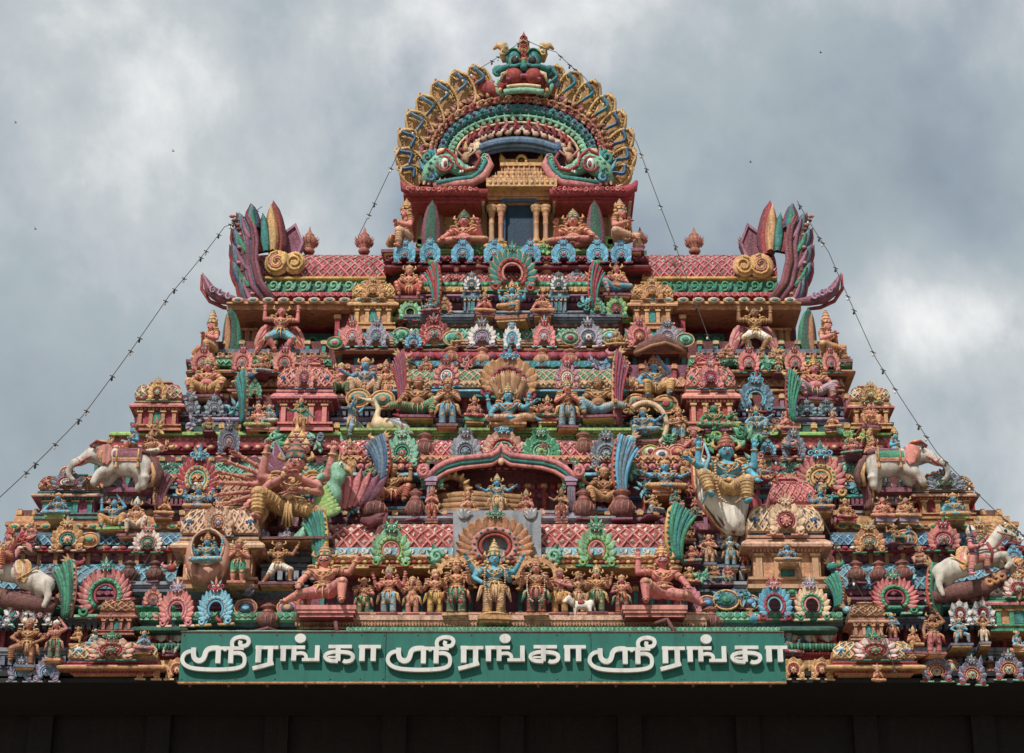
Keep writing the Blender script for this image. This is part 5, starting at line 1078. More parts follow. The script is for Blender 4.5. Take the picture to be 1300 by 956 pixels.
# ---------------------------------------------------------------- horseshoe gable ornaments
B_ = 'sky,blue,blue,sky,crimson,blue'
for px, w_ in ((513, 31), (546, 31), (587, 31), (627, 29), (674, 29), (716, 36), (759, 31), (789, 31)): arch(px, 301, 334, w_, B_, y=4.8, n=4, wide=.26, rnd=1.5, face=.9)
arch(447, 400, 441, 32, 'pink,rose,pink,rose,sky,crimson', n=5); arch(477, 400, 441, 32, 'lilac,grey,lilac,slate,teal,slate', n=5)
arch(552, 398, 439, 44, 'rose,crimson,pink,rose,teal,crimson', n=6, wide=.13); arch(612, 401, 441, 42, 'lilac,white,grey,lilac,mauve,slate', n=6); arch(650, 404, 444, 26, 'sky,white,blue,sky,crimson,blue', dy=-.1); arch(691, 400, 441, 32, 'rose,pink,pink,rose,sky,crimson'); arch(748, 400, 441, 42, 'lilac,grey,lilac,slate,white,slate', n=6)
arch(813, 400, 441, 36, 'pink,rose,pink,crimson,gold,crimson', n=5); arch(848, 403, 441, 34, 'lilac,grey,lilac,slate,gold,slate', n=5)
R_ = 'rose,pink,crimson,rose,teal,crimson'
for px, w_ in ((257, 34), (306, 31), (361, 34), (951, 30), (1010, 30), (1056, 26)): arch(px, 435, 474, w_, R_, n=6, rnd=1.4, dy=-.15)
arch(567, 448, 492, 36, 'rose,pink,crimson,white,blue,crimson', dy=-.35, n=5, wide=.1); arch(720, 450, 494, 34, 'rose,lilac,rose,white,crimson,crimson', dy=-.35, n=5, wide=.1)
arch(645, 442, 507, 84, 'gold,ochre,crimson,rose,teal,blue', y=3.05, n=7, boss=False, fr=.24, wide=.14, face=.75); arch(651, 306, 371, 66, 'gold,teal,crimson,rose,green,teal', y=4.55, n=8, boss=False, wide=.1, fr=.27, face=.6)
arch(510, 536, 594, 46, 'green,mint,mint,green,crimson,mint', dy=-.1); arch(591, 540, 592, 46, 'lilac,grey,grey,slate,teal,slate'); arch(639, 536, 588, 60, 'rose,sand,crimson,mint,gold,blue', dy=.1, n=6); arch(688, 538, 591, 52, 'mint,green,green,mint,lime,green'); arch(770, 541, 594, 46, 'grey,slate,grey,slate,mint,slate', dy=-.1)
arch(549, 578, 622, 34, 'lime,mint,green,lime,crimson,green', y=1.9, boss=True); arch(728, 578, 622, 34, 'lime,mint,green,lime,crimson,green', y=1.9, boss=True)
arch(496, 654, 720, 56, 'lime,mint,lime,rose,crimson,green', y=.3, boss=False, rnd=1.3, wide=.12); arch(758, 654, 720, 56, 'lime,mint,lime,rose,green,green', y=.3, boss=False, rnd=1.3, wide=.12)
arch(628, 646, 724, 112, 'gold,ochre,rose,crimson,teal,green', y=.42, n=9, boss=False, wide=.1, fr=.25, face=.55)
for px, q in ((560, 1), (697, -1)):
    g = MB(frame(px, 720, 690, .3, False)); [g.leaf((0, 8), 90 + q*(20 + 25*k), 24 - 3*k, 12, 4, 'mint' if k % 2 else 'teal', 'green', z0=k, roll=q*.2) for k in range(4)]; g.spiral((q*-6, 12), 9, 2, 0, 1.3, 3, 'mint', z=4); link('corner_scroll', g.mesh('corner_scroll'), TOWER, P(px, 720, .3))
arch(248, 562, 632, 60, 'rose,crimson,gold,mint,blue,blue', n=8, boss=False, wide=.1, fr=.24, dy=-.2); arch(1043, 562, 632, 76, 'crimson,rose,gold,gold,green,blue', n=7, boss=False, wide=.1, fr=.22, dy=-.2)
arch(290, 532, 577, 32, 'grey,slate,slate,grey,rose,slate', n=6); arch(1008, 540, 584, 36, 'grey,slate,slate,bluegrey,gold,slate', n=6, boss=False); arch(960, 473, 523, 48, 'blue,bluegrey,blue,sky,crimson,blue', n=6, boss=False, rnd=1.4, dy=-.1)
for px in (242, 272): arch(px, 500, 528, 28, 'bluegrey,grey,slate,grey,grey,slate', n=4)
for px in (1025, 1050): arch(px, 505, 528, 28, 'bluegrey,grey,teal,slate,grey,slate', n=4)
arch(362, 487, 528, 28, 'blue,bluegrey,blue,sky,blue,blue', n=7, dy=.1)
for px in (142, 172): arch(px, 603, 638, 32, 'lilac,grey,lilac,crimson,white,crimson', n=4, face=.5)
for px in (1122, 1152): arch(px, 604, 638, 32, 'lilac,white,lilac,crimson,white,crimson', n=4, face=.5)
arch(85, 655, 700, 46, 'gold,ochre,gold,teal,sand,gold', n=5, dy=-.1); arch(187, 662, 702, 42, 'rose,white,rose,green,green,rose', n=6, dy=-.1); arch(1105, 660, 702, 46, 'gold,ochre,gold,ochre,green,gold', n=5, dy=-.1); arch(1199, 656, 700, 48, 'rose,pink,crimson,rose,green,crimson', n=6, dy=-.1); arch(1246, 656, 700, 38, 'gold,ochre,gold,ochre,green,gold', n=5, dy=-.1)
arch(132, 707, 783, 78, 'crimson,rose,green,crimson,mint,teal', n=9, boss=False, wide=.09, fr=.25, dy=-.35, face=.7); arch(1138, 722, 780, 66, 'crimson,pink,green,crimson,mint,green', n=9, boss=False, wide=.09, fr=.25, dy=-.35, face=.7)
arch(223, 732, 796, 50, 'rose,pink,rose,pink,cream,lilac', n=8, boss=False, wide=.1, dy=-.4); arch(273, 730, 794, 52, 'blue,sky,sky,blue,gold,crimson', n=8, boss=False, wide=.1, dy=-.4); arch(985, 728, 788, 50, 'sky,blue,crimson,sky,crimson,rose', n=7, boss=False, wide=.12, dy=-.4); arch(1033, 728, 788, 52, 'rose,cream,green,rose,cream,lilac', n=7, boss=False, wide=.12, dy=-.4)
for px in (20, 50, 1221, 1249): arch(px, 757, 794, 34, 'grey,white,grey,crimson,white,crimson', n=4, face=.4, dy=-.2)
for px in (331, 363): arch(px, 668, 702, 34, 'lilac,grey,lilac,mauve,white,slate', n=4, face=.5, dy=-.1)
for px in (903, 934): arch(px, 662, 694, 36, 'lilac,white,lilac,mauve,white,slate', n=4, face=.5, dy=-.1)
arch(385, 749, 776, 22, 'pink,rose,rose,crimson,green,rose', face=.3, y=-.05); arch(874, 742, 782, 42, 'mauve,rose,plum,mauve,green,mauve', face=.3, y=.15, boss=False); arch(25, 832, 866, 34, 'slate,lilac,slate,blue,grey,slate', n=5, dy=-.3); arch(58, 828, 866, 38, 'lilac,slate,lilac,blue,grey,slate', n=5, dy=-.35)
arch(520, 378, 407, 32, 'lime,mint,green,lime,crimson,lime', y=4.6, n=5, face=.6, boss=False); arch(783, 372, 404, 32, 'mint,lime,green,crimson,crimson,green', y=4.6, n=5, face=.6)
for px, t in ((1190, 826), (1235, 830), (1282, 824)): arch(px, t, t + 40, 42, 'lilac,slate,crimson,gold,mint,slate', n=5, dy=-.3)
# fans and scroll ends on the side roofs
for a in ((304, 470, 538, 20, -1, 'teal', 'dgreen', 'ochre'), (1010, 470, 536, 24, 1, 'green', 'teal', 'red'), (78, 712, 785, 34, -1, 'green', 'dgreen', 'pink'), (1196, 716, 782, 36, 1, 'green', 'dgreen', 'red'), (1060, 728, 772, 24, -1, 'green', 'teal', 'red'),
          (207, 598, 650, 24, 1, 'plum', 'umber', 'gold'), (1098, 596, 648, 22, -1, 'plum', 'umber', 'gold'), (478, 553, 612, 34, -1, 'bluegrey', 'navy', 'red'), (795, 553, 630, 34, 1, 'bluegrey', 'blue', 'red'), (506, 446, 524, 24, -1, 'plum', 'crimson', 'gold'), (789, 446, 540, 22, 1, 'plum', 'crimson', 'gold')):
    end_fan(*a)

def beast_head(px, py, s, q, c1, c2, c3, y=None, name='beast_head'):
    """parrot-beaked makara head poking sideways out of a moulding"""
    y = y if y is not None else yf(py + s) - .2; m = MB(frame(px, py, py - 20, y, False))
    m.ell((0, 0, 2), (s*.5, s*.42, s*.4), c1, 10, 7); m.tube([(q*s*.3, 0, 4), (q*s*.7, s*.1, 4), (q*s*.95, s*.35, 4), (q*s*.8, s*.55, 4)], [s*.28, s*.2, s*.13, s*.04], c2, 7); m.tube([(q*s*.3, -s*.2, 4), (q*s*.65, -s*.3, 4), (q*s*.8, -s*.2, 4)], [s*.18, s*.12, s*.04], c3, 6)
    m.ell((q*s*.1, s*.18, s*.4), (s*.15, s*.14, s*.08), 'white', 8, 5); m.ell((q*s*.12, s*.18, s*.48), (s*.07, s*.07, s*.04), 'black', 6, 4)
    for k in range(3): m.leaf((-q*s*.2, s*.2), 90 + q*(20 + 30*k), s*.7, s*.3, s*.1, (c2, c1, c3)[k], 'gold', z0=s*.2)
    return link(name, m.mesh(name), TOWER, P(px, py, y))
for a in ((510, 455, 14, 1, 'teal', 'rose', 'lime'), (783, 452, 14, -1, 'green', 'rose', 'gold'), (484, 560, 16, -1, 'teal', 'gold', 'crimson'), (800, 560, 16, -1, 'sky', 'gold', 'rose'), (92, 718, 17, 1, 'green', 'crimson', 'gold'), (1186, 722, 17, 1, 'green', 'red', 'yellow'), (1056, 720, 15, 1, 'teal', 'green', 'crimson'), (218, 722, 13, -1, 'crimson', 'rose', 'green'),
          (958, 786, 15, 1, 'blue', 'gold', 'yellow'), (288, 790, 14, -1, 'teal', 'crimson', 'gold'), (548, 335, 10, 1, 'green', 'sand', 'rose'), (758, 335, 10, -1, 'green', 'sand', 'rose'), (206, 785, 12, -1, 'sky', 'pink', 'orange'), (1075, 775, 12, 1, 'sky', 'rose', 'orange'), (318, 478, 12, -1, 'navy', 'gold', 'teal'), (1004, 478, 12, -1, 'rose', 'gold', 'teal'), (1000, 566, 11, 1, 'slate', 'rose', 'teal')):
    beast_head(*a)
def lotus_disc(px, py, r, c1, c2, c3, y=None):
    y = y if y is not None else yf(py + r) - .05; m = MB(frame(px, py, py - 20, y, False)); m.ell((0, 0, 0), (r, r*.75, 2), c1, 12, 5); m.ell((0, 0, 2), (r*.7, r*.5, 2), c2, 12, 5); m.ell((0, 0, 4), (r*.4, r*.3, 1.5), c3, 8, 4); m.tube([(r*1.02*x, r*.77*y_, 1) for x, y_ in circ(16)], r*.09, 'gold', 4, closed=True); link('lotus_disc', m.mesh('lotus_disc'), TOWER, P(px, py, y))
for a in ((510, 425, 11, 'teal', 'mint', 'green'), (575, 430, 12, 'mint', 'teal', 'green'), (724, 430, 11, 'teal', 'mint', 'crimson'), (775, 428, 12, 'mint', 'teal', 'sky'), (425, 436, 10, 'green', 'mint', 'rose'), (870, 432, 11, 'teal', 'mint', 'green'), (114, 686, 12, 'gold', 'ochre', 'green'), (1150, 684, 14, 'gold', 'teal', 'ochre'), (312, 772, 14, 'rose', 'navy', 'sky'), (365, 772, 13, 'rose', 'navy', 'gold'), (898, 766, 12, 'plum', 'navy', 'blue'), (922, 762, 16, 'slate', 'teal', 'green'), (952, 765, 12, 'mauve', 'plum', 'blue'), (1005, 752, 11, 'rose', 'mint', 'green'),
          (840, 578, 12, 'rose', 'white', 'navy'), (860, 574, 12, 'rose', 'crimson', 'gold'), (826, 574, 11, 'lime', 'white', 'crimson'), (85, 600, 9, 'crimson', 'rose', 'gold'), (455, 506, 15, 'gold', 'teal', 'ochre'), (486, 508, 15, 'gold', 'teal', 'ochre'), (808, 512, 14, 'gold', 'teal', 'umber'), (845, 514, 15, 'gold', 'green', 'crimson'), (1206, 850, 14, 'rose', 'mint', 'gold')):
    lotus_disc(*a)
def bush_scroll(px, py, r, c1, c2, n=9):
    y = yf(py + r) - .1; m = MB(frame(px, py, py - 20, y, False)); rr = random.Random(px)
    for k in range(n): a = rr.uniform(0, 360); d = rr.uniform(0, .6)*r; m.leaf((d*math.cos(R(a)), d*math.sin(R(a))), a + rr.uniform(-40, 40), r*rr.uniform(.5, .9), r*.4, r*.14, c1 if k % 2 else c2, c2, z0=rr.uniform(0, r*.4), roll=rr.uniform(-.3, .3), nu=5)
    for k in range(3): m.spiral((rr.uniform(-.5, .5)*r, rr.uniform(-.4, .4)*r), r*.35, r*.08, rr.uniform(0, 360), 1.2, r*.1, c1, z=r*.3, n=10)
    link('foliage_scroll', m.mesh('foliage_scroll'), TOWER, P(px, py, y))
for a in ((348, 560, 18, 'mint', 'green'), (402, 560, 16, 'slate', 'mint'), (905, 560, 20, 'lime', 'green'), (948, 560, 22, 'green', 'mint'), (1075, 556, 14, 'lime', 'green'), (1098, 556, 12, 'lime', 'gold'), (800, 575, 14, 'sky', 'rose'), (472, 575, 14, 'navy', 'red'), (200, 545, 12, 'ochre', 'gold'), (240, 505, 10, 'slate', 'grey'),
          (1240, 850, 15, 'lilac', 'slate'), (1288, 850, 15, 'mint', 'red'), (1180, 850, 14, 'gold', 'terra'), (215, 800, 10, 'rose', 'blue'), (30, 690, 18, 'crimson', 'rose'), (340, 455, 10, 'ochre', 'gold'), (920, 450, 12, 'ochre', 'tan'), (985, 450, 10, 'tan', 'gold'), (400, 690, 12, 'slate', 'lilac'), (880, 590, 18, 'terra', 'gold'), (960, 585, 14, 'rose', 'mint'), (985, 600, 12, 'plum', 'crimson'), (850, 560, 12, 'green', 'mint'), (690, 318, 10, 'green', 'lime'), (605, 316, 8, 'green', 'lime'),
          (1010, 850, 12, 'ochre', 'gold'), (1285, 720, 16, 'brown', 'gold'), (8, 790, 14, 'slate', 'teal')):
    bush_scroll(*a)

# ---------------------------------------------------------------- pots
for px, t, b, w_, lb, c, c2 in (
 (539, 549, 584, 27, "dark brown pot above the wide niche, leftmost of its row of four", 'umber', 'terra'), (592, 547, 582, 26, 'dark brown pot before the grey flame arch left of the blue lion face', 'umber', 'terra'),
 (690, 548, 583, 27, "dark brown pot before the green flame arch right of the blue lion face", 'umber', 'terra'), (741, 548, 583, 27, 'dark brown pot, rightmost of the row of four above the wide niche', 'umber', 'terra'),
 (474, 622, 662, 34, 'dark brown carved pot left of the wide niche, left of the seated bearer', 'umber', 'terra'), (527, 621, 660, 25, 'dark brown carved pot tucked against the left column of the wide niche', 'umber', 'terra'),
 (741, 621, 660, 27, 'dark brown carved pot tucked against the right column of the wide niche', 'umber', 'terra'), (790, 620, 661, 33, 'dark brown carved pot right of the wide niche, right of the seated bearer', 'umber', 'terra'),
 (163, 712, 740, 24, "plain dark pot just right of the left big crimson arch, left one of its pair", 'umber', 'umber'), (196, 712, 740, 24, "plain dark pot farther from the big crimson arch, right one of its pair", 'umber', 'umber'),
 (1088, 712, 741, 24, 'dark red pot on the right wing, leftmost of three behind the crimson arch', 'umber', 'terra'), (1117, 712, 741, 24, 'dark red pot on the right wing, middle of three behind the crimson arch', 'umber', 'terra'), (1147, 711, 741, 26, 'dark red pot on the right wing, rightmost of three behind the crimson arch', 'umber', 'terra'),
 (340, 766, 800, 30, 'ribbed brown pot standing just above the name board left of the sand coloured ledge', 'umber', 'terra'), (903, 770, 802, 28, 'ribbed brown pot standing just above the name board right of the sand coloured ledge', 'umber', 'terra'),
 (573, 440, 466, 24, 'orange brown domed pot on the third row down, leftmost of four', 'terra', 'orange'), (612, 441, 467, 22, 'orange brown domed pot on the third row down, second from the left', 'tan', 'orange'), (688, 442, 467, 22, 'orange brown domed pot on the third row down, second from the right', 'tan', 'orange'), (724, 443, 468, 24, 'orange brown domed pot on the third row down, rightmost of four', 'terra', 'orange'),
 (607, 331, 352, 16, 'small orange pot on the little roof left of the topmost niche arch', 'orange', 'gold'), (694, 331, 352, 16, 'small orange pot on the little roof right of the topmost niche arch', 'orange', 'gold'),
 (1016, 592, 618, 22, 'brown pot behind the right wing beside the gold outlined arch', 'terra', 'umber'), (1212, 836, 866, 24, 'dark red pot half hidden among purple carving at the lower right', 'terra', 'umber'), (1259, 838, 866, 22, 'dark red pot at the lower right edge among purple carving', 'terra', 'umber')):
    pot(px, t, b, w_, lb, c, c2)
# ---------------------------------------------------------------- statues, from the top down
S = statue
def wings(root, T, c1, c2, q=(-1, 1), s=1.0, up=60, z=.25):
    m = MB(PANEL)
    for k in q if up > 100 else ():
        m.leaf((k*.17, z + .06), -90 + k*16, .56, .30, .03, c1, c2, z0=-.13, pt=.5, roll=k*.1); [m.leaf((k*(.14 + .035*i), z + .02 - .07*i), -90 + k*(34 - 3*i), .34, .10, .02, c2 if i % 2 else c1, 'gold' if i % 2 else c2, z0=-.10 + .005*i, pt=.5) for i in range(5)]
    for k in q if up <= 100 else ():
        for i in range(6): m.leaf((k*.1, z + .1), 90 - k*(up + 14*i), .42*s - .02*i, .13, .02, c1 if i % 2 else c2, c2, z0=-.12 - .01*i, roll=-k*.2)
        m.leaf((k*.08, z + .14), 90 - k*(up + 28), .3*s, .26, .03, c1, c2, z0=-.09, roll=-k*.3)
    o = m.build('wings', root); o.location = (0, .02, 0)
    return o
def shield(root, c1, c2, q, s=1.0):
    m = MB(PANEL); m.leaf((q*-.3, .0), 90 + q*10, .75*s, .4, .05, c1, c2, z0=-.15, pt=.7, roll=q*.06, nu=8); m.tube([(q*-.3, 0, -.12), (q*-.5, .25, -.12), (q*-.44, .55, -.1), (q*-.38, .74, -.06)], .022, 'gold', 5); return m.build('wing', root)
def base_slope(root, q, c='plum'):
    m = MB(); m.box((q*-.1, .12, -.02), (.5, .22, .04), c); m.box((q*-.25, .1, .06), (.3, .18, .07), c, .7); m.build('sloped_seat', root)
# top storey
for q, px, lb in ((-1, 515, 'praying crowned winged figure at the left end of the topmost storey, looking out left'), (1, 788, 'praying crowned winged figure at the right end of the topmost storey, looking out right')):
    r = S(px, 252, 322, 'pend/cross', 'pray/pray', 'pink', 'sand', lb, rz=q*55, y=5.15, name='winged_statue', crown='curls', hair='gold', plinth='plum', ph=6, vox=.014)
    m = MB(frame(px - q*32, 316, 250, 5.4, False)); m.leaf((0, -2), 90 - q*2, 62, 24, 6, 'plum', 'dgreen', z0=0, pt=.5, roll=q*.05, nu=9); link('end_shield', m.mesh('end_shield'), TOWER, P(px - q*32, 318, 5.4))
S(589, 266, 316, 'cross/cross', 'bless/knee', 'pink', 'pink', 'pink bust with open raised right-side hand left of the top doorway', y=5.35, crown='curls', cc='green', hair='gold', name='guardian_statue', fat=1, wx=1.35, plinth=None, vox=.014)
S(728, 265, 316, 'cross/cross', 'knee/bless', 'pink', 'pink', 'pink bust with gold crown right of the top doorway, hand raised towards the door', y=5.35, crown='curls', cc='gold', hair='orange', name='guardian_statue', fat=1, wx=1.35, plinth=None, vox=.014)
# storey E
S(519, 336, 380, 'squat/squat', 'knee/knee', 'pink', 'red', 'seated pink figure with yellow beard left of the green pattern roof under the blue arches', crown='round', hair='yellow', y=4.75)
S(783, 334, 376, 'cross/squat', 'belly/knee', 'pink', 'blue', 'seated pink figure with blue collar right of the small roof under the blue arches', crown='bun', y=4.75)
S(650, 355, 404, 'pend/cross', 'bless/fore/rear/rear', 'blue', 'gold', 'blue four-armed deity seated under the topmost niche arch', crown='tall', y=4.25, plinth='terra', ph=7)
S(615, 369, 399, 'cross/cross', 'pray/pray', 'pink', 'gold', 'small pink attendant sitting left of the blue deity of the topmost niche', y=4.4, name='attendant_statue'); S(689, 371, 400, 'cross/cross', 'belly/knee', 'pink', 'gold', 'small pink attendant sitting right of the blue deity of the topmost niche', y=4.4, name='attendant_statue', crown='bun')
# big garudas under the side roofs
r = S(355, 387, 448, 'bent/bent', 'up/up', 'pink', 'blue', 'pink winged bearer with blue loincloth holding up the left roof eave with both hands', y=4.42, crown='none', name='winged_statue', dress='short', wx=1.15, vox=.013, plinth=None); wings(r, 0, 'rose', 'crimson', up=112, s=1.15, z=.56)
r = S(960, 388, 448, 'bent/bent', 'up/up', 'brown', 'white', 'brown winged bearer with white loincloth holding up the right roof eave with both hands', y=4.42, crown='none', name='winged_statue', dress='short', wx=1.15, vox=.013, plinth=None); wings(r, 0, 'rose', 'magenta', up=112, s=1.15, z=.56)
for q, px, lb, sk in ((-1, 267, 'pink winged figure praying at the left corner below the horned roof end', 'pink'), (1, 1052, 'pale winged figure praying at the right corner below the horned roof end', 'skin')):
    r = S(px, 392, 462, 'pend/cross', 'pray/pray', sk, 'gold', lb, rz=q*50, y=4.35, name='winged_statue', crown='high', hair='gold', plinth='plum', ph=6, vox=.013)
    m = MB(frame(px - q*26, 448, 386, 4.8, False)); m.leaf((0, -2), 90 + q*2, 56, 24, 6, 'green', 'dgreen', z0=0, pt=.5, roll=q*-.08, nu=9); m.leaf((q*5, 0), 90 + q*4, 46, 12, 7, 'plum', 'ochre', z0=3, pt=.5, roll=q*-.08, nu=7); link('end_shield', m.mesh('end_shield'), TOWER, P(px - q*26, 448, 4.8))
# corner giants
r = S(262, 451, 506, 'squat/squat', 'knee/knee', 'pink', 'gold', "large pink seated giant with gold curls at the left corner under the ochre eave", crown='curls', hair='gold', y=3.75, name='guardian_statue', wx=1.25, fat=1, vox=.013)
r = S(1036, 452, 510, 'squat/squat', 'knee/knee', 'rose', 'lilac', "large seated giant in golden armour at the right corner under the ochre eave", crown='curls', cc='yellow', hair='gold', y=3.75, name='guardian_statue', wx=1.25, fat=1, vox=.013, jc='yellow')
# storey C
S(645, 486, 541, 'side/cross', 'out/knee/rear/rear', 'blue', 'sand', 'blue four-armed deity lounging with one leg stretched under the cobra hood', y=2.7, crown='tall', plinth='ochre', wx=1.15, vox=.013)
S(602, 501, 532, 'cross/cross', 'fore/fore', 'rose', 'crimson', 'small red attendant seated in a green lotus boat left of the cobra hood deity', y=2.85, name='attendant_statue', plinth='green', ph=7); S(695, 501, 532, 'cross/cross', 'fore/fore', 'rose', 'green', 'small attendant in green seated on a crimson lotus right of the cobra hood deity', y=2.85, name='attendant_statue', plinth='crimson', ph=7)
S(568, 477, 542, 'stand/stand', 'pray/pray', 'tan', 'blue', 'standing tan figure with folded hands and blue skirt in front of the ringed arch', y=2.75, name='praying_statue', crown='tall', wx=1.2); S(720, 480, 544, 'stand/stand', 'pray/pray', 'pink', 'sky', "standing pink figure with folded hands and pale blue skirt, right of the cobra hood deity", y=2.75, name='praying_statue', crown='tall', wx=1.2)
S(530, 479, 532, 'squat/side', 'knee/knee', 'brown', 'green', 'dark brown seated giant leaning on his knees left of the praying figure', y=3.0, name='guardian_statue', crown='turban', cc='brown', wx=1.2, fat=1); S(760, 480, 532, 'side/squat', 'knee/knee', 'brown', 'sky', 'dark brown seated giant in pale loincloth right of the praying figure', y=3.0, name='guardian_statue', crown='turban', cc='brown', wx=1.2, fat=1)
S(489, 456, 515, 'stand/stand', 'fore/hip', 'pink', 'rose', 'slim pink standing figure beside the plum crest at the left of the green scale roof', wx=1.1, name='attendant_statue'); S(432, 460, 506, 'pend/pend', 'fore/belly', 'rose', 'green', 'small figure with green sash seated left of the blue deity over the gold medallions', crown='round')
S(463, 453, 506, 'squat/squat', 'fore/out', 'blue', 'sand', 'blue deity with gold crown seated over the two gold medallions on the left', crown='round', vox=.014)
S(446, 504, 557, 'lunge/stride', 'reach/reach', 'blue', 'sky', 'pale blue figure stepping left wrestling the white long-necked bird', rz=60, crown='bun', dy=.1, name='wrestling_statue', plinth=None)
S(381, 503, 551, 'stand/stand', 'low/out', 'green', 'gold', 'green-skinned figure in gold standing in front of the pink shrine on the left', dy=-.35, plinth='pink')
S(327, 512, 545, 'cross/cross', 'belly/fore', 'skin', 'lime', 'small pale couple figure seated on a pink base left of the pink shrine', dy=0, crown='round', name='attendant_statue', plinth='rose'); S(341, 513, 545, 'cross/pend', 'fore/knee', 'sky', 'white', 'small pale blue figure seated beside the pink shrine on the left', dy=0, crown='round', name='attendant_statue', plinth='rose')
S(307, 465, 496, 'pend/cross', 'knee/fore', 'blue', 'gold', 'tiny blue figure with gold cloth perched under the red flame arch on the left', y=3.55, crown='round')
S(831, 450, 511, 'squat/pend', 'over/knee', 'blue', 'gold', 'blue deity raising one arm under a dark rock canopy on the right', crown='tall', vox=.013, wx=1.2, y=3.3, plinth='ochre')
S(817, 516, 562, 'cross/pend', 'out/fore', 'blue', 'sky', 'blue figure seated inside the brown bow ring on the right', crown='round', dy=-.1, wx=1.15, vox=.014, plinth='plum'); S(862, 514, 567, 'stand/stand', 'pray/belly', 'tan', 'sky', 'tan figure with folded arms and pale blue shorts standing right of the bow ring', dress='short', dy=.0, crown='tall', wx=1.2)
S(907, 514, 548, 'side/cross', 'out/knee', 'green', 'green', 'green-skinned figure reclining below the pink shrine on the right', crown='none', dy=-.35, wx=1.25, plinth='plum'); S(961, 514, 552, 'squat/pend', 'out/knee', 'blue', 'sky', 'blue figure with spread arms seated below the blue ring arch', dy=-.1, wx=1.2, crown='tall', plinth='slate')
S(1000, 521, 548, 'cross/cross', 'pray/pray', 'rose', 'rose', 'small rose figure praying between the blue ring arch and the grey pair of arches', name='attendant_statue', crown='round', dy=0); S(1058, 520, 545, 'cross/cross', 'pray/fore', 'pink', 'gold', 'small pink seated figure with gold crown left of the right corner shrine', name='attendant_statue', crown='tall', dy=0); S(1105, 512, 542, 'squat/squat', 'belly/belly', 'pink', 'gold', 'small pot-bellied pink figure in the niche of the right corner shrine', name='attendant_statue', crown='none', dy=-.35, fat=1)
S(930, 521, 548, 'cross/pend', 'fore/fore', 'mint', 'lime', 'tiny pale green figure between the reclining and the blue seated figures', name='attendant_statue', crown='none', dy=-.3)
# storey B centre
S(631, 601, 657, 'stand/stand', 'out/out', 'blue', 'sand', 'blue deity standing in the middle of the wide dark niche', y=1.7, crown='tall', garland='green', plinth='grey', vox=.014, wx=1.15); S(594, 621, 653, 'cross/cross', 'fore/pray', 'skin', 'gold', 'seated figure with gold crown left of the blue deity in the wide niche', y=1.75, name='attendant_statue', plinth='ochre'); S(668, 620, 653, 'cross/cross', 'pray/fore', 'rose', 'crimson', 'seated figure in crimson right of the blue deity in the wide niche', y=1.75, name='attendant_statue', plinth='green')
S(548, 617, 660, 'stand/stand', 'pray/pray', 'pink', 'red', 'small pink standing figure before the left column of the wide niche', y=1.55, name='praying_statue'); S(713, 618, 660, 'stand/stand', 'lute/out', 'tan', 'crimson', 'small tan standing figure playing before the right column of the wide niche', y=1.55, name='musician_statue')
S(497, 587, 648, 'squat/pend', 'up/knee', 'brown', 'crimson', 'brown seated bearer in red cloth left of the wide niche', y=2.1, name='guardian_statue', crown='round', vox=.014, wx=1.15, plinth='navy'); S(768, 592, 650, 'pend/squat', 'knee/out', 'brown', 'gold', 'brown seated bearer in gold cloth right of the wide niche', y=2.1, name='guardian_statue', crown='round', vox=.014, wx=1.15, plinth='navy')
# front row over the name board
base = 781
S(461, 733, base, 'stand/stand', 'belly/fore', 'rose', 'green', 'small figure in a green skirt, leftmost standing in the front row', y=.15, name='attendant_statue', crown='round', vox=.014, plinth='maroon', wx=1.15)
S(493, 716, base, 'stand/stand', 'bless/fore/rear/rear', 'pink', 'sky', 'pink four-armed figure in pale blue skirt, second from left in the front row', y=.15, crown='tall', vox=.013, plinth='maroon', wx=1.15); S(523, 731, base, 'stand/stand', 'bless/fore/rear/rear', 'orange', 'rose', 'elephant-headed figure in red striped skirt in the front row', y=.15, head='elephant', crown='round', vox=.014, plinth='maroon', wx=1.15, fat=1)
S(552, 722, base, 'stand/stand', 'fore/fore', 'skin', 'yellow', 'lion-faced figure in yellow skirt beside the garlanded goddess on the left of the main deity', y=.1, head='lion', hair='ochre', crown='round', vox=.014, plinth='maroon', wx=1.15)
S(579, 705, base + 1, 'stand/stand', 'bless/fore', 'orange', 'green', 'tall goddess in green and red with long flower garland, left of the main blue deity', y=0, dress='sari', trim='crimson', garland='crimson', back='gold', vox=.013, plinth='tan', wx=1.2)
S(627, 684, base + 4, 'stand/stand', 'fore/hip/wide/wide', 'blue', 'gold', 'main blue four-armed deity in gold skirt standing under the large gold arch in the centre', y=-.15, crown='high', trim='sand', garland='sand', vox=.0115, plinth='ochre', wx=1.12, ph=9)
S(681, 706, base + 1, 'stand/stand', 'fore/bless', 'orange', 'crimson', 'tall goddess in crimson and green with white flower garland, right of the main blue deity', y=0, dress='sari', trim='green', garland='white', back='gold', vox=.013, plinth='tan', wx=1.2)
S(711, 720, base, 'stand/stand', 'lute/fore', 'rose', 'yellow', 'musician in yellow skirt holding a long lute beside the garlanded goddess', y=.1, crown='round', name='musician_statue', vox=.014, plinth='maroon', wx=1.15)
S(735, 724, base, 'stand/stand', 'fore/out', 'tan', 'sand', 'tan figure in front of the white cow in the front row', y=.35, name='attendant_statue', crown='round', vox=.014, plinth='maroon', wx=1.1)
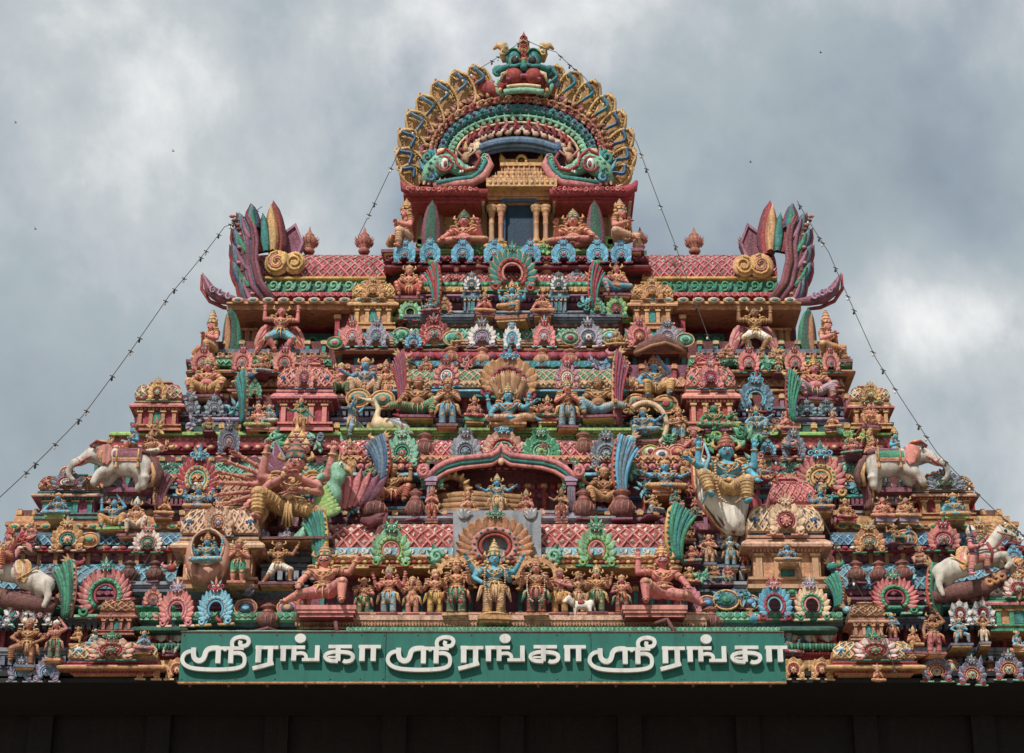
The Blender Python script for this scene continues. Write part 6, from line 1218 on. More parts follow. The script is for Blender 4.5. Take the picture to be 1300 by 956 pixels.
S(758, 716, base - 2, 'stand/stand', 'bless/fore/rear/rear', 'orange', 'green', 'four-armed figure in a dark green skirt beside the white cow', y=.15, crown='tall', vox=.013, plinth='maroon', wx=1.15); S(790, 729, base - 1, 'stand/stand', 'fore/belly', 'rose', 'crimson', 'small figure in red and green, rightmost standing in the front row', y=.15, name='attendant_statue', crown='round', trim='green', vox=.014, plinth='maroon', wx=1.15)
S(410, 688, 772, 'kneel/back', 'wide/knee', 'pink', 'rose', "muscular pink guardian kneeling on a red plinth at the front row's left end", y=-.2, crown='tall', hair='gold', name='guardian_statue', vox=.0115, plinth=None, wx=1.2, dress='short', extra='moustache'); S(842, 690, 773, 'back/kneel', 'knee/up', 'pink', 'rose', "muscular pink guardian kneeling on a red plinth at the front row's right end", y=-.2, crown='tall', hair='gold', name='guardian_statue', vox=.0115, plinth=None, wx=1.2, dress='short', extra='moustache')
for x0, x1 in ((376, 452), (790, 873)): M(x0, x1, 768, 782, 'pink', 'step', y=-.55, out_=.12, name='guardian_plinth', depth=1.4, m2='crimson')
# a dish bracket under the main deity
m = MB(frame(627, 797, 780, -.15, False)); m.lathe([(.5, 0)], (0, 0, 0), 'ochre', 3) if 0 else m.ell((0, 10, 0), (17, 9, 14), 'ochre', 14, 7); m.tube([(17*x, 15, 15*y_) for x, y_ in circ(18)], 1.6, 'gold', 5, closed=True); m.ell((0, 2, 0), (5, 4, 5), 'umber', 8, 5); link('deity_bracket', m.mesh('deity_bracket'), TOWER, P(627, 797, -.15))
# ---- left wing
S(168, 537, 584, 'pend/pend', 'fore/out', 'blue', 'red', 'blue rider with red cap sitting on the white elephant at the left', dy=-.75, rz=-50, crown='round', cc='crimson', plinth=None, name='rider_statue', vox=.016); S(190, 545, 588, 'cross/pend', 'hip/fore', 'skin', 'white', 'pale figure seated behind the blue rider on the left elephant', dy=-.5, rz=-20, crown='tall', plinth=None, name='rider_statue', wx=1.2)
S(72, 625, 656, 'cross/cross', 'fore/knee', 'blue', 'blue', 'blue figure seated in the left corner shrine with striped pilasters', dy=-.45, crown='round', wx=1.2, plinth='lime'); S(143, 628, 672, 'squat/squat', 'over/up', 'blue', 'gold', 'blue figure in gold trousers crouching with both arms raised on the left wing', dy=-.1, crown='none', plinth='lime', wx=1.1, vox=.014)
S(171, 630, 680, 'squat/pend', 'knee/knee', 'skin', 'white', 'white-clad figure with tall white cap seated right of the crouching blue figure', dy=-.1, crown='tall', cc='white'); S(208, 626, 655, 'cross/cross', 'pray/pray', 'orange', 'gold', 'tiny orange figure seated on a plum lotus between the left wing arches', dy=-.1, name='attendant_statue', plinth='plum')
S(251, 612, 648, 'cross/cross', 'fore/fore/rear/rear', 'blue', 'gold', 'blue four-armed deity seated in the gold rimmed arch left of the many-armed figure', dy=-.4, wx=1.15, vox=.014); S(262, 675, 716, 'cross/cross', 'bless/fore/rear/rear', 'blue', 'sky', 'blue four-armed deity seated inside the tan egg shaped alcove', y=-.3, plinth=None, wx=1.15, vox=.014)
S(301, 684, 740, 'stand/stand', 'pray/pray', 'pink', 'green', 'pink figure with folded hands and green shorts standing right of the egg shaped alcove', dress='short', y=-.1, name='praying_statue', crown='round', vox=.014, plinth='orange', wx=1.2)
S(352, 688, 742, 'lunge/trail', 'wide/wide', 'brown', 'white', 'brown striding figure in white loincloth with green snake, left of the kneeling guardian', dress='short', dy=-.3, crown='none', vox=.014, wx=1.1, plinth='plum'); 
S(32, 786, 847, 'stand/lunge', 'hip/hip', 'brown', 'brown', 'brown figure with hands on hips standing at the lower left edge', dy=-.3, crown='turban', cc='ochre', name='attendant_statue', vox=.013, plinth='slate', wx=1.2); S(68, 783, 838, 'stand/stand', 'over/fore', 'rose', 'green', "figure in pink top and green skirt carrying a white bundle on its head", dy=-.45, crown='round', cc='white', dress='sari', trim='rose', name='attendant_statue', vox=.014, plinth='orange', wx=1.1)
S(98, 795, 818, 'pend/cross', 'fore/fore', 'gold', 'gold', 'tiny golden figure seated on the ridge of the lower left diamond roof', dy=-.3, crown='round', plinth='ochre', name='attendant_statue'); S(120, 798, 820, 'cross/cross', 'fore/belly', 'sky', 'sky', 'tiny pale blue figure on the ridge of the lower left diamond roof', dy=-.3, crown='round', plinth='blue', name='attendant_statue'); S(182, 800, 826, 'cross/cross', 'pray/pray', 'blue', 'rose', 'tiny blue figure right of the small brown shrine at the lower left', dy=-.6, crown='round', name='attendant_statue')
S(8, 672, 728, 'pend/pend', 'out/fore', 'rose', 'crimson', 'rider in crimson on the rearing horse at the left edge', dy=-1.0, rz=-50, crown='turban', cc='crimson', plinth=None, name='rider_statue', vox=.014); S(38, 662, 696, 'stand/stand', 'fore/fore', 'rose', 'rose', 'small rose figure standing beneath the left corner shrine', dy=0, crown='round', name='attendant_statue')
# giants and their companions
S(452, 640, 668, 'cross/pend', 'fore/out', 'brown', 'gold', 'brown figure crouching on the plum prow left of the pots', dy=-.2, crown='round', name='attendant_statue') if 0 else None
S(424, 668, 702, 'pend/cross', 'fore/reach', 'rose', 'crimson', 'small rose figure beside the left green roof crest', dy=-.2, crown='round', name='attendant_statue', plinth='plum') if 0 else None
S(413, 596, 640, 'pend/cross', 'reach/fore', 'rose', 'gold', 'rose figure with gold belt clinging beside the many-armed giant', y=1.3, crown='none', name='attendant_statue', rz=-30, plinth=None); S(443, 556, 604, 'stride/lunge', 'out/pray', 'rose', 'gold', 'pink companion with crown standing above the lilac wing right of the many-armed giant', dy=.1, crown='tall', name='attendant_statue')
S(407, 632, 656, 'cross/pend', 'reach/fore', 'blue', 'crimson', 'small blue figure with crimson wing riding beneath the green bird', y=.75, crown='none', name='attendant_statue', rz=30, plinth=None)
# ---- right wing
S(1138, 541, 588, 'pend/cross', 'fore/fore', 'blue', 'blue', 'blue rider with yellow crown sitting on the white elephant at the right', dy=-.75, rz=45, crown='tall', cc='yellow', plinth=None, name='rider_statue', vox=.016); S(1110, 552, 592, 'cross/pend', 'fore/fore', 'skin', 'white', 'pale figure seated behind the blue rider on the right elephant', dy=-.5, rz=20, crown='curls', plinth=None, name='rider_statue', hair='gold', wx=1.2)
S(1043, 616, 648, 'cross/cross', 'fore/fore/rear/rear', 'blue', 'gold', 'small blue deity seated under the gold outlined arch on the right wing', dy=-.4, crown='tall', wx=1.15); S(1074, 632, 660, 'cross/cross', 'fore/knee', 'orange', 'crimson', 'tiny orange figure seated on a crimson lotus right of the gold outlined arch', dy=-.1, crown='round', plinth='crimson', name='attendant_statue')
S(1122, 631, 660, 'cross/cross', 'fore/belly', 'pink', 'pink', "pink bust with folded arms, left one of the pair under the right white arches", dy=-.2, crown='none', plinth='lilac', ph=8, wx=1.1); S(1151, 631, 660, 'cross/cross', 'fore/belly', 'tan', 'tan', "tan bust with folded arms, right one of the pair under the right white arches", dy=-.2, crown='none', plinth='lilac', ph=8, wx=1.1)
S(1212, 625, 658, 'cross/cross', 'fore/knee', 'blue', 'gold', 'blue deity with gold pot seated in the right corner shrine', dy=-.45, crown='round', wx=1.15, plinth='lime')
S(845, 583, 625, 'cross/cross', 'out/out', 'blue', 'gold', 'small blue figure playing a drum on an orange seat right of the blue crest', dy=-.2, crown='round', wx=1.25, name='musician_statue', plinth='orange', ph=8); S(858, 622, 652, 'pend/cross', 'fore/fore', 'teal', 'red', 'small teal figure leaning out of a crimson petal above the green roof crest', dy=-.3, crown='none', rz=40, name='attendant_statue', plinth='crimson')
S(882, 545, 590, 'pend/cross', 'fore/pray', 'rose', 'terra', 'rose figure in a crowded cluster left of the big blue rider', dy=-.1, crown='none', name='attendant_statue'); S(872, 572, 612, 'cross/pend', 'bless/fore', 'terra', 'gold', 'reddish brown figure below the cluster left of the big blue rider', dy=-.2, crown='round', name='attendant_statue')
for px, t, b, lg, ar, sk, dr, lb, kw in (
 (901, 678, 716, 'stand/stand', 'belly/hip', 'skin', 'sand', 'pale standing figure, leftmost of the small row under the lilac arches on the right', {}), (928, 676, 720, 'stand/stand', 'fore/fore', 'sky', 'blue', 'pale blue standing figure in the small row under the lilac arches on the right', {}), (947, 690, 720, 'stand/stand', 'belly/fore', 'rose', 'crimson', 'short figure in crimson trousers in the small row under the lilac arches on the right', {}), (969, 690, 719, 'stand/stand', 'pray/fore', 'tan', 'red', 'short tan figure at the right end of the small row under the lilac arches', {}),
 (1000, 688, 715, 'cross/cross', 'fore/fore', 'blue', 'gold', 'blue figure seated in the orange shrine on the right', dict(dy=-.75, wx=1.3, plinth='sand'))):
    S(px, t, b, lg, ar, sk, dr, lb, crown='round', **{**dict(dy=-.1, plinth='slate', wx=1.15), **kw})
S(1134, 778, 812, 'stand/stand', 'belly/belly', 'blue', 'rose', 'blue figure with folded arms and red trousers standing in the crimson arch on the right', dy=-.25, crown='round', plinth='plum', wx=1.15); S(1187, 773, 830, 'stand/stand', 'over/down', 'brown', 'rose', "brown figure in red top reaching up beside the big crimson arch on the right", dy=-.5, crown='none', dress='sari', trim='crimson', vox=.014, plinth='terra', wx=1.2, name='attendant_statue')
S(1161, 794, 828, 'cross/pend', 'belly/fore', 'orange', 'gold', 'orange figure seated left of the figure in red top', dy=-.5, crown='tall', name='attendant_statue', plinth='plum'); S(1220, 784, 818, 'lunge/stride', 'belly/hip', 'blue', 'blue', 'blue figure with pink cape striding under the right pair of grey arches', dy=-.4, crown='round', plinth='slate', wx=1.15, vox=.014); S(1250, 780, 816, 'stand/stand', 'over/over', 'tan', 'white', 'tan dancer with arms joined overhead under the right pair of grey arches', dy=-.4, crown='none', plinth='slate', vox=.014); S(1292, 800, 824, 'side/cross', 'fore/knee', 'blue', 'sand', 'blue figure reclining at the right edge of the picture', dy=-.3, crown='round', plinth='orange', rz=40)
S(1115, 842, 866, 'cross/cross', 'pray/pray', 'pink', 'gold', 'pink figure with tall gold crown in the doorway of the lower right diamond roofed shrine', dy=-.75, crown='high', plinth=None, vox=.014) ; S(1115, 798, 815, 'cross/cross', 'fore/fore', 'rose', 'plum', 'tiny rose figure on the ridge of the lower right diamond roof', dy=-.3, crown='round', name='attendant_statue')
S(1238, 668, 736, 'pend/trail', 'reach/fore', 'rose', 'rose', 'rider with white turban, blue tunic and pink trousers on the leaping horse at the right', y=-.35, crown='turban', cc='white', rz=60, plinth=None, name='rider_statue', vox=.013, dress='dhoti', hair='white', jc='navy'); S(1290, 728, 772, 'squat/pend', 'out/fore', 'brown', 'white', 'brown figure in white cloth bracing against the leaping horse at the right edge', dy=-.2, crown='none', rz=-40, dress='short', plinth='ochre', name='attendant_statue', vox=.016)
# ---------------------------------------------------------------- animals and giants, shaped in pixel units on their own plane
def blob(S_, prims, vox, m='S', smooth=3):
    b = MB(S_)
    for p in prims:
        if len(p) == 2: b.ell(p[0], p[1], 'S', 12, 8)
        else: b.cap(*p[:4], 'S', 10)
    vs, fs = remesh(b, vox, smooth); o = MB(); o.add(vs, fs, m); return o
def elephant(cx, base, y, q, label):
    """cx,base: pixel under the belly; q=-1 faces left"""
    S_ = frame(cx, base, base - 60, y, False) @ Matrix.Diagonal((.86, .9, .9, 1)); A = lambda x, v, z=0: (x*q, v, z)
    pr = [(A(-5, 34, 0), (30, 17, 15)), (A(-22, 32, 0), (18, 18, 15)), (A(20, 36, 0), (18, 17, 14)), (A(42, 50, 0), (17, 16, 13)), (A(52, 48, 4), (13, 10, 9)),
          (A(-28, 24, 6), 8, A(-28, 4, 6), 7), (A(-20, 24, -7), 8, A(-20, 4, -7), 7), (A(20, 28, 6), 8.5, A(38, 20, 8), 7), (A(38, 20, 8), 7, A(44, 8, 8), 6.5), (A(16, 26, -8), 8, A(28, 12, -8), 6.5),
          (A(56, 46, 4), 9, A(68, 38, 5), 7), (A(68, 38, 5), 7, A(78, 36, 5), 5.5), (A(78, 36, 5), 5.5, A(84, 24, 5), 4.5), (A(84, 24, 5), 4.5, A(80, 14, 5), 4), (A(80, 14, 5), 4, A(73, 13, 5), 3), *[(A(70 + 2.4*k, 37.5 - .6*k, 5), 6.2 - .2*k, A(70.6 + 2.4*k, 37.3 - .6*k, 5), 6.2 - .2*k) for k in range(3)], (A(-10, 44, 12), (16, 5, 4)), (A(16, 44, 11), (9, 12, 5)), (A(-30, 14, 8), (9, 4, 8)), (A(34, 22, 9), (7, 8, 7))]
    root = thing('elephant_statue', label, 'elephant statue', P(cx, base, y), group='white elephants with blue riders')
    b = blob(S_, pr, .05, 'chalkwhite'); bb = MB(S_)
    bb.ell(A(46, 54, 16), (2.6, 1.8, 1.5), 'black', 7, 5); bb.arc(A(46, 54)[:2], 4, 0, 180, .8, 'umber', 8, z=16); bb.tube([A(56, 38, 12), A(64, 36, 12), A(72, 42, 10)], [3, 2.6, .8], 'cream', 6)
    bb.tube([A(50, 42, 15), A(58, 38, 14), A(66, 33, 12), A(74, 30, 10)], [1, 2, 2, 1], 'crimson', 6)
    b.v += bb.v; o = len(b.v) - len(bb.v); b.f += [[i + o for i in f] for f in bb.f]; b.m += bb.m; b.s += bb.s
    b.build('body', root)
    e = MB(S_); e.leaf(A(34, 58)[:2], 270 - q*18, 30, 24, 3, 'rose', 'pink', z0=13, pt=.5, nu=6); e.build('ear', root)
    c = MB(S_)
    c.tube([A(-34, 50, 4), A(-15, 54, 6), A(10, 52, 8), A(24, 50, 9)], 3.2, 'plum', 6)
    for k, (w_, cc) in enumerate(((17, 'rose'), (15.6, 'gold'), (14.6, 'green' if q > 0 else 'plum'))):
        vs = []
        for i in range(9):
            t = i/8; x = -24 + 42*t
            for v_, z in ((53, 4), (50, 14 + k*.5), (42 + k*1.5, 16.5 + k*.5), (35 + k*2.6, 16.2 + k*.5)): vs.append(A(x*(1 - .02*k), v_, z))
        fs = []
        for i in range(8):
            for j in range(3): fs.append((4*i + j, 4*i + j + 1, 4*i + j + 5, 4*i + j + 4))
        c.add(vs, fs, cc)
    for x in (-20, 12): c.cap(A(x, 34, 17), 1.2, A(x, 27, 16), 3, 'gold', 6); c.tube([A(x, 52, 17), A(x, 34, 18)], 1.2, 'gold', 4)
    c.tube([A(30, 58, 12), A(36, 46, 15), A(34, 34, 14)], 2.2, 'gold', 5)
    c.build('saddle_cloth', root)
    h = MB(S_); h.ell(A(40, 64, 4), (12, 4, 10), 'gold', 10, 6); h.tube([A(30, 62, 10), A(44, 64, 14), A(54, 58, 10)], 2, 'crimson', 5); h.build('head_cover', root)
    s = MB(S_); s.box((-5*q, 2, -14), (34, 3, 10), 'plum'); s.tube([A(-46, 4, 0), A(-50, 22, 2), A(-42, 38, 2), (q*-34, 46, 2)], [6, 7, 6, 2], 'umber', 7); s.tube([A(-41, 4, 4), A(-44, 20, 6), A(-38, 36, 6)], [3, 4, 2], 'gold', 6); s.build('base', root)
elephant(158, 622, 1.35, -1, 'white elephant statue with rolled trunk striding left at the left edge of the tower'); elephant(1133, 622, 1.35, 1, 'white elephant statue with open mouth striding right at the right edge of the tower')

def horse(cx, base, y, q, label, s=1.0, c='chalkwhite'):
    S_ = frame(cx, base, base - 90, y, False); A = lambda x, v, z=0: (x*q*s, v*s, z*s)
    pr = [(A(-20, 30, 0), (28, 18, 15)), (A(12, 42, 0), (26, 17, 14)), (A(-40, 22), (20, 17, 14)), (A(24, 46), 15, A(44, 72), 11), (A(44, 72), 11, A(54, 86), 10), (A(54, 86), 11, A(76, 78), 7), (A(76, 78), 7, A(84, 72), 6),
          (A(28, 42, 6), 9, A(58, 48, 8), 6.5), (A(58, 48, 8), 6, A(66, 34, 8), 4.5), (A(66, 34, 8), 4.5, A(58, 28, 8), 5), (A(26, 38, -6), 9, A(50, 40, -8), 6), (A(50, 40, -8), 6, A(60, 26, -8), 4.5), (A(-44, 20, 6), 10, A(-52, 2, 8), 6), (A(-52, 2, 8), 6, A(-46, -14, 8), 5), (A(-30, 16, -6), 9, A(-36, -8, -8), 6), (A(52, 92, 4), 4, A(52, 100, 4), 2), (A(54, 92, -4), 4, A(55, 100, -4), 2)]
    pr = [tuple((tuple(v*s for v in e) if i == 1 and len(p) == 2 else (e*s if not hasattr(e, '__len__') else e)) for i, e in enumerate(p)) for p in pr]
    root = thing('horse_statue', label, 'horse statue', P(cx, base, y), group='white rearing horses with riders')
    b = blob(S_, pr, .05, c); bb = MB(S_)
    bb.ell(A(62, 86, 9), (3*s, 2.5*s, 2*s), 'black', 7, 5); bb.ell(A(84, 74, 5), (2*s, 2*s, 2*s), 'plum', 6, 4); bb.tube([A(72, 72, 7), A(80, 68, 6), A(86, 68, 4)], 1.4*s, 'crimson', 5)
    o = len(b.v); b.v += bb.v; b.f += [[i + o for i in f] for f in bb.f]; b.m += bb.m; b.s += bb.s; b.build('body', root)
    t = MB(S_)
    t.tube([A(70, 88, 0), A(72, 80, 8), A(70, 70, 4)], 1.8*s, 'brown', 5); t.tube([A(48, 84, 9), A(60, 80, 11), A(78, 76, 8)], 1.4*s, 'brown', 5); t.tube([A(60, 74, 9), A(40, 56, 16), A(10, 52, 16)], 1.5*s, 'crimson', 5); t.tube([A(30, 66, 12), A(36, 52, 16), A(34, 34, 12)], 2.4*s, 'crimson', 6); t.ell(A(50, 98, 2), (5*s, 7*s, 4*s), 'gold', 7, 5)
    t.build('bridle', root)
    d = MB(S_)
    for k, cc in enumerate(('gold', 'rose', 'white')): d.leaf(A(-4 + k*2, 58)[:2], 270 - q*12, (38 - 6*k)*s, (30 - 7*k)*s, 3*s, cc, 'gold', z0=(12 + k)*s, pt=.5)
    d.tube([A(-30, 46, 14), A(-14, 34, 17), A(0, 26, 17)], 1.6*s, 'gold', 5); d.build('saddle', root)
    mn = MB(S_)
    for k in range(9): mn.leaf(A(30 + k*2.4, 56 + k*4.6)[:2], 90 + q*60, 12*s, 7*s, 3*s, 'cream', 'gold', z0=2, roll=.2)
    mn.build('mane', root)
    u = MB(S_); u.tube([A(-60, -16, -4), A(-20, -6, -6), A(20, 0, -6), A(50, 16, -6), A(60, 30, -6)], [8, 12, 12, 9, 4], 'umber', 8); u.tube([A(-10, 10, -12), A(10, -20, -14)], 8, 'umber', 7); [u.spiral(A(30 + 10*k, 6 + 4*k)[:2], 7*s, 2, 90, 1.2, 3, 'ochre', z=4, n=10) for k in range(3)]; u.build('base', root)
horse(1232, 745, -.1, 1, 'white horse statue leaping right with red bridle at the right edge of the tower', .80); horse(22, 760, -.1, -1, 'white horse statue with gold saddle leaping left at the left edge of the tower', .78)
# cow
S_ = frame(738, 781, 755, .05, False); root = thing('cow_statue', 'small white cow statue standing in the front row beside the figure in dark green skirt', 'cow statue', P(738, 781, .05))
b = blob(S_, [((2, 13, 0), (12, 6, 5)), ((12, 14, 0), (5, 6, 5)), ((-10, 15, 0), 5, (-16, 20, 2), 4), ((-16, 20, 2), 4.5, (-21, 16, 3), 3), ((-8, 9, 3), 2.4, (-8, 0, 3), 2), ((-6, 9, -3), 2.4, (-6, 0, -3), 2), ((11, 9, 3), 2.6, (12, 0, 3), 2), ((9, 9, -3), 2.4, (9, 0, -3), 2), ((-15, 23, 3), 1.4, (-14, 28, 3), .8), ((16, 14, 0), 1.3, (18, 4, 0), 1)], .025, 'white'); b.build('body', root)
m = MB(S_); m.tube([(-9, 20, 5), (-10, 14, 6), (-9, 9, 5)], 1, 'gold', 5); m.ell((0, 15, 4.5), (5, 3, 1.5), 'crimson', 8, 4); m.build('collar', root)
# white long-necked bird wrestled by the pale blue figure
S_ = frame(490, 556, 510, 3.0, False); root = thing('bird_statue', 'white long-necked bird statue with dark beak beside the pale blue stepping figure', 'bird statue', P(490, 556, 3.0))
b = blob(S_, [((0, 16, 0), (20, 9, 9)), ((-10, 16, 3), (10, 9, 8)), ((-14, 20, 3), 5, (-10, 34, 4), 3.6), ((-10, 34, 4), 3.6, (-16, 46, 4), 3.2), ((-16, 46, 4), 3.6, (-24, 46, 4), 3), ((-24, 46, 4), 2.6, (-36, 50, 5), 1)], .035, 'cream'); b.build('body', root)
m = MB(S_); [m.leaf((4 + 4*k, 20 - 2*k), -10 - 8*k, 24, 9, 2, 'white', 'grey', z0=7 + k) for k in range(4)]; m.ell((-19, 48, 8), (1, 1, 1), 'black', 5, 4); m.build('wing', root); m = MB(S_); m.box((0, 2, -6), (26, 2, 10), 'slate'); [m.cap((x, 10, 0), 1.6, (x, 3, 0), 1.3, 'ochre', 5) for x in (-4, 5)]; m.build('base', root)
# green bird
S_ = frame(412, 690, 600, .85, False); root = thing('bird_statue', 'large green bird statue with curved beak perched on a rock right of the many-armed giant', 'bird statue', P(412, 690, .85))
b = blob(S_, [((6, 62, 0), (14, 18, 10)), ((-4, 42, 0), (13, 20, 10)), ((-14, 22, 0), 10, (-34, 6, 0), 7), ((14, 82, 2), 10, (12, 92, 2), 8), ((14, 94, 2), (12, 10, 9)), ((22, 94, 3), 6, (32, 84, 3), 2), ((-12, 56, 6), 5, (-14, 76, 8), 4), ((-14, 76, 8), 4, (-6, 82, 10), 5)], .05, 'mint'); b.build('body', root)
m = MB(S_); [m.leaf((2 + 3*k, 70 - 5*k), 235 - 6*k, 34, 12, 3, 'green' if k % 2 else 'mint', 'lime', z0=9 + k*.5, roll=.1) for k in range(7)]; m.build('wing', root)
m = MB(S_); m.ell((18, 97, 10), (3, 3, 2), 'white', 7, 5); m.ell((19, 97, 12), (1.4, 1.4, 1), 'black', 6, 4); m.tube([(24, 94, 8), (30, 90, 8), (33, 82, 7)], [4, 3, 1], 'gold', 6); [m.leaf((12, 100), 90 + 20*k, 16, 6, 2, 'mint', 'gold', z0=4) for k in (-1, 0, 1, 2)]; m.build('head_detail', root)
m = MB(S_); m.tube([(44, 34, -14), (56, 30, -12), (68, 34, -12), (76, 42, -12), (68, 16, -12), (60, 2, -12)], [4, 8, 9, 3, 6, 5], 'maroon', 8); m.build('rock', root)

# ---- many-armed giant
r = S(366, 552, 690, 'lunge/kneel', [((.2, -.1, -.14), (.03, -.2, -.06)), ((.2, -.1, -.14), (.03, -.2, -.06)), ((.26, -.02, .02), (.3, -.06, .26)), ((.26, -.02, .02), (.22, -.06, .28)), ((.24, -.06, -.18), (.1, -.2, -.22)), ((.22, -.06, -.2), (.3, -.14, -.3)),
    *[x for k in range(9) for x in (None, ((.10 + .22*math.cos(R(52 - 14*k)), .04 - .03*(k % 2), -.08 + .24*math.sin(R(52 - 14*k))), (.12 + .42*math.cos(R(44 - 14*k)), -.03 - .02*(k % 2), -.08 + .44*math.sin(R(44 - 14*k)))))]],
    'rose', 'gold', "huge pink many-armed giant in gold clothes with a fan of arms spread left", y=.95, crown='high', cc='terra', hair='terra', name='giant_statue', vox=.011, dress='dhoti', wx=1.28, lean=(.03, -.02), plinth='umber')
m = MB(PANEL); [m.leaf((.25 + .035*k, .28 + .02*k), 94 - 7*k, .50 - .03*k, .11, .02, 'crimson' if k < 4 else 'mauve', 'rose' if k < 4 else 'plum', z0=.0 - .012*k, roll=-.06) for k in range(6)]; m.build('wing', r).location = (.12, .1, .1)
hd = MB(); 
for (dx, dz, s_) in ((-.07, .02, .8), (.07, .02, .8), (-.035, .10, .75), (.035, .10, .75), (0, .16, .65)):
    c = Vector((.035 + dx, -.03, .98 + dz)); hd.ell(c, (.05*s_, .055*s_, .06*s_), 'rose', 8, 6); [hd.ell(c + Vector((k*.02*s_, -.05*s_, .01)), .009, 'white', 5, 4) for k in (-1, 1)]; hd.ell(c + Vector((0, -.056*s_, -.02*s_)), (.014, .008, .006), 'crimson', 6, 4); hd.lathe([(.05*s_, .03), (.055*s_, .05), (.04*s_, .07), (.02*s_, .1), (.003, .13)], tuple(c), 'gold', 8)
hd.build('stacked_heads', r).location = (0, 0, -.02)
S_ = frame(318, 690, 560, 1.3, False); m = MB(S_); [m.leaf((34, 60 + 5*k), 190 - 16*k + 10, 46, 20, 4, 'mauve' if k % 2 else 'lilac', 'plum', z0=-8 - k) for k in range(7)]; m.build('back_fan', r) if 0 else link('wing_fan', m.mesh('wing_fan'), TOWER, P(318, 690, 1.3))
# ---- big blue rider on white draped mount
root = thing('mount_statue', 'white saddle-shaped mount with red striped border carrying the big blue deity on the right', 'mount statue', P(915, 668, .9)); S_ = frame(915, 668, 600, .9, False)
b = blob(S_, [((-20, 72, 0), 12, (-12, 36, 4), 20), ((-12, 36, 4), 20, (10, 0, 4), 15), ((10, 0, 4), 14, (24, -6, 4), 8), ((26, 44, 0), (16, 26, 12)), ((24, 30, 2), 14, (20, 4, 4), 12), ((-4, 36, 2), (26, 26, 12)), ((-22, 76, 0), (9, 12, 8))], .05, 'white'); b.build('body', root)
m = MB(S_)
for k, cc in enumerate(('crimson', 'gold', 'umber', 'white', 'crimson')): m.tube([(-30 + 2.3*k - 4, 80 - k, 4 + k), (-34 + 2.6*k, 50, 8 + k), (-27 + 3*k, 24, 12 + k), (-10 + 3*k, -2, 10 + 1.4*k), (4 + 3*k, -12, 7 + k)], 1.7, cc, 6)
m.build('border', root); m = MB(S_); m.box((2, -2, -10), (34, 4, 16), 'plum'); m.tube([(40, 8, -4), (44, 30, -4), (34, 52, -4)], [8, 10, 4], 'crimson', 7); m.build('base', root)
S(925, 548, 648, 'pend/squat', 'knee/out/up/up', 'blue', 'gold', 'big blue four-armed deity with terracotta crown riding the white mount on the right', y=.55, crown='tall', cc='terra', hair='umber', vox=.0115, wx=1.2, plinth=None, garland='gold', name='giant_statue', trim='sand')
m = MB(frame(897, 640, 560, .35, False)); m.tube([(-6, 0, 0), (4, 20, 0), (-2, 40, 0), (6, 60, 0), (0, 78, 0)], [1.5, 2.4, 3, 2.4, 1.2], 'sky', 6)
t = thing('bow', 'slender blue bow held up beside the big blue deity on the right', 'bow', P(897, 640, .35)); m.build('stave', t); g = MB(frame(897, 640, 560, .35, False)); g.tube([(-6, 0, 0), (-8, 40, 0), (0, 78, 0)], .6, 'cream', 4); g.build('string', t)
# egg alcove
S_ = frame(262, 742, 672, -.1, False); root = thing('egg_alcove', 'tan egg shaped alcove with a pointed oval opening holding a blue deity', 'alcove', P(262, 742, -.1))
m = MB(S_)
rings = []; nseg = 20; vs = []
for (k, z, ox) in ((1.0, -26, 0), (1.0, -6, 0), (.97, 2, 0), (.9, 8, 0), (.78, 11, 0)):
    vs += [(30*k*math.cos(2*math.pi*i/nseg), 35 + 36*k*math.sin(2*math.pi*i/nseg)*(1 if math.sin(2*math.pi*i/nseg) < 0 else .98), z) for i in range(nseg)]
for (k, z) in ((1, 11), (1.0, 3), (.95, -12)):
    vs += [(20*k*math.cos(2*math.pi*i/nseg), 44 + 22*k*math.sin(2*math.pi*i/nseg), z) for i in range(nseg)]
fs = [(j*nseg + i, j*nseg + (i+1) % nseg, (j+1)*nseg + (i+1) % nseg, (j+1)*nseg + i) for j in range(7) for i in range(nseg)] + [tuple(range(7*nseg, 8*nseg))]
m.add(vs, fs, 'tan'); [m.tube([(x, 2 + abs(x)*.1, 6 - abs(x)*.3), (x*1.15, 12, 10 - abs(x)*.3), (x*1.2, 20, 9 - abs(x)*.3)], [.6, 1.4, .6], 'sand', 5) for x in range(-22, 23, 5)]; m.build('shell', root)
m = MB(S_); m.tube([(20.5*x, 44 + 22.5*y_, 11.5) for x, y_ in circ(22)], 1.6, 'sand', 6, closed=True); m.build('rim', root)
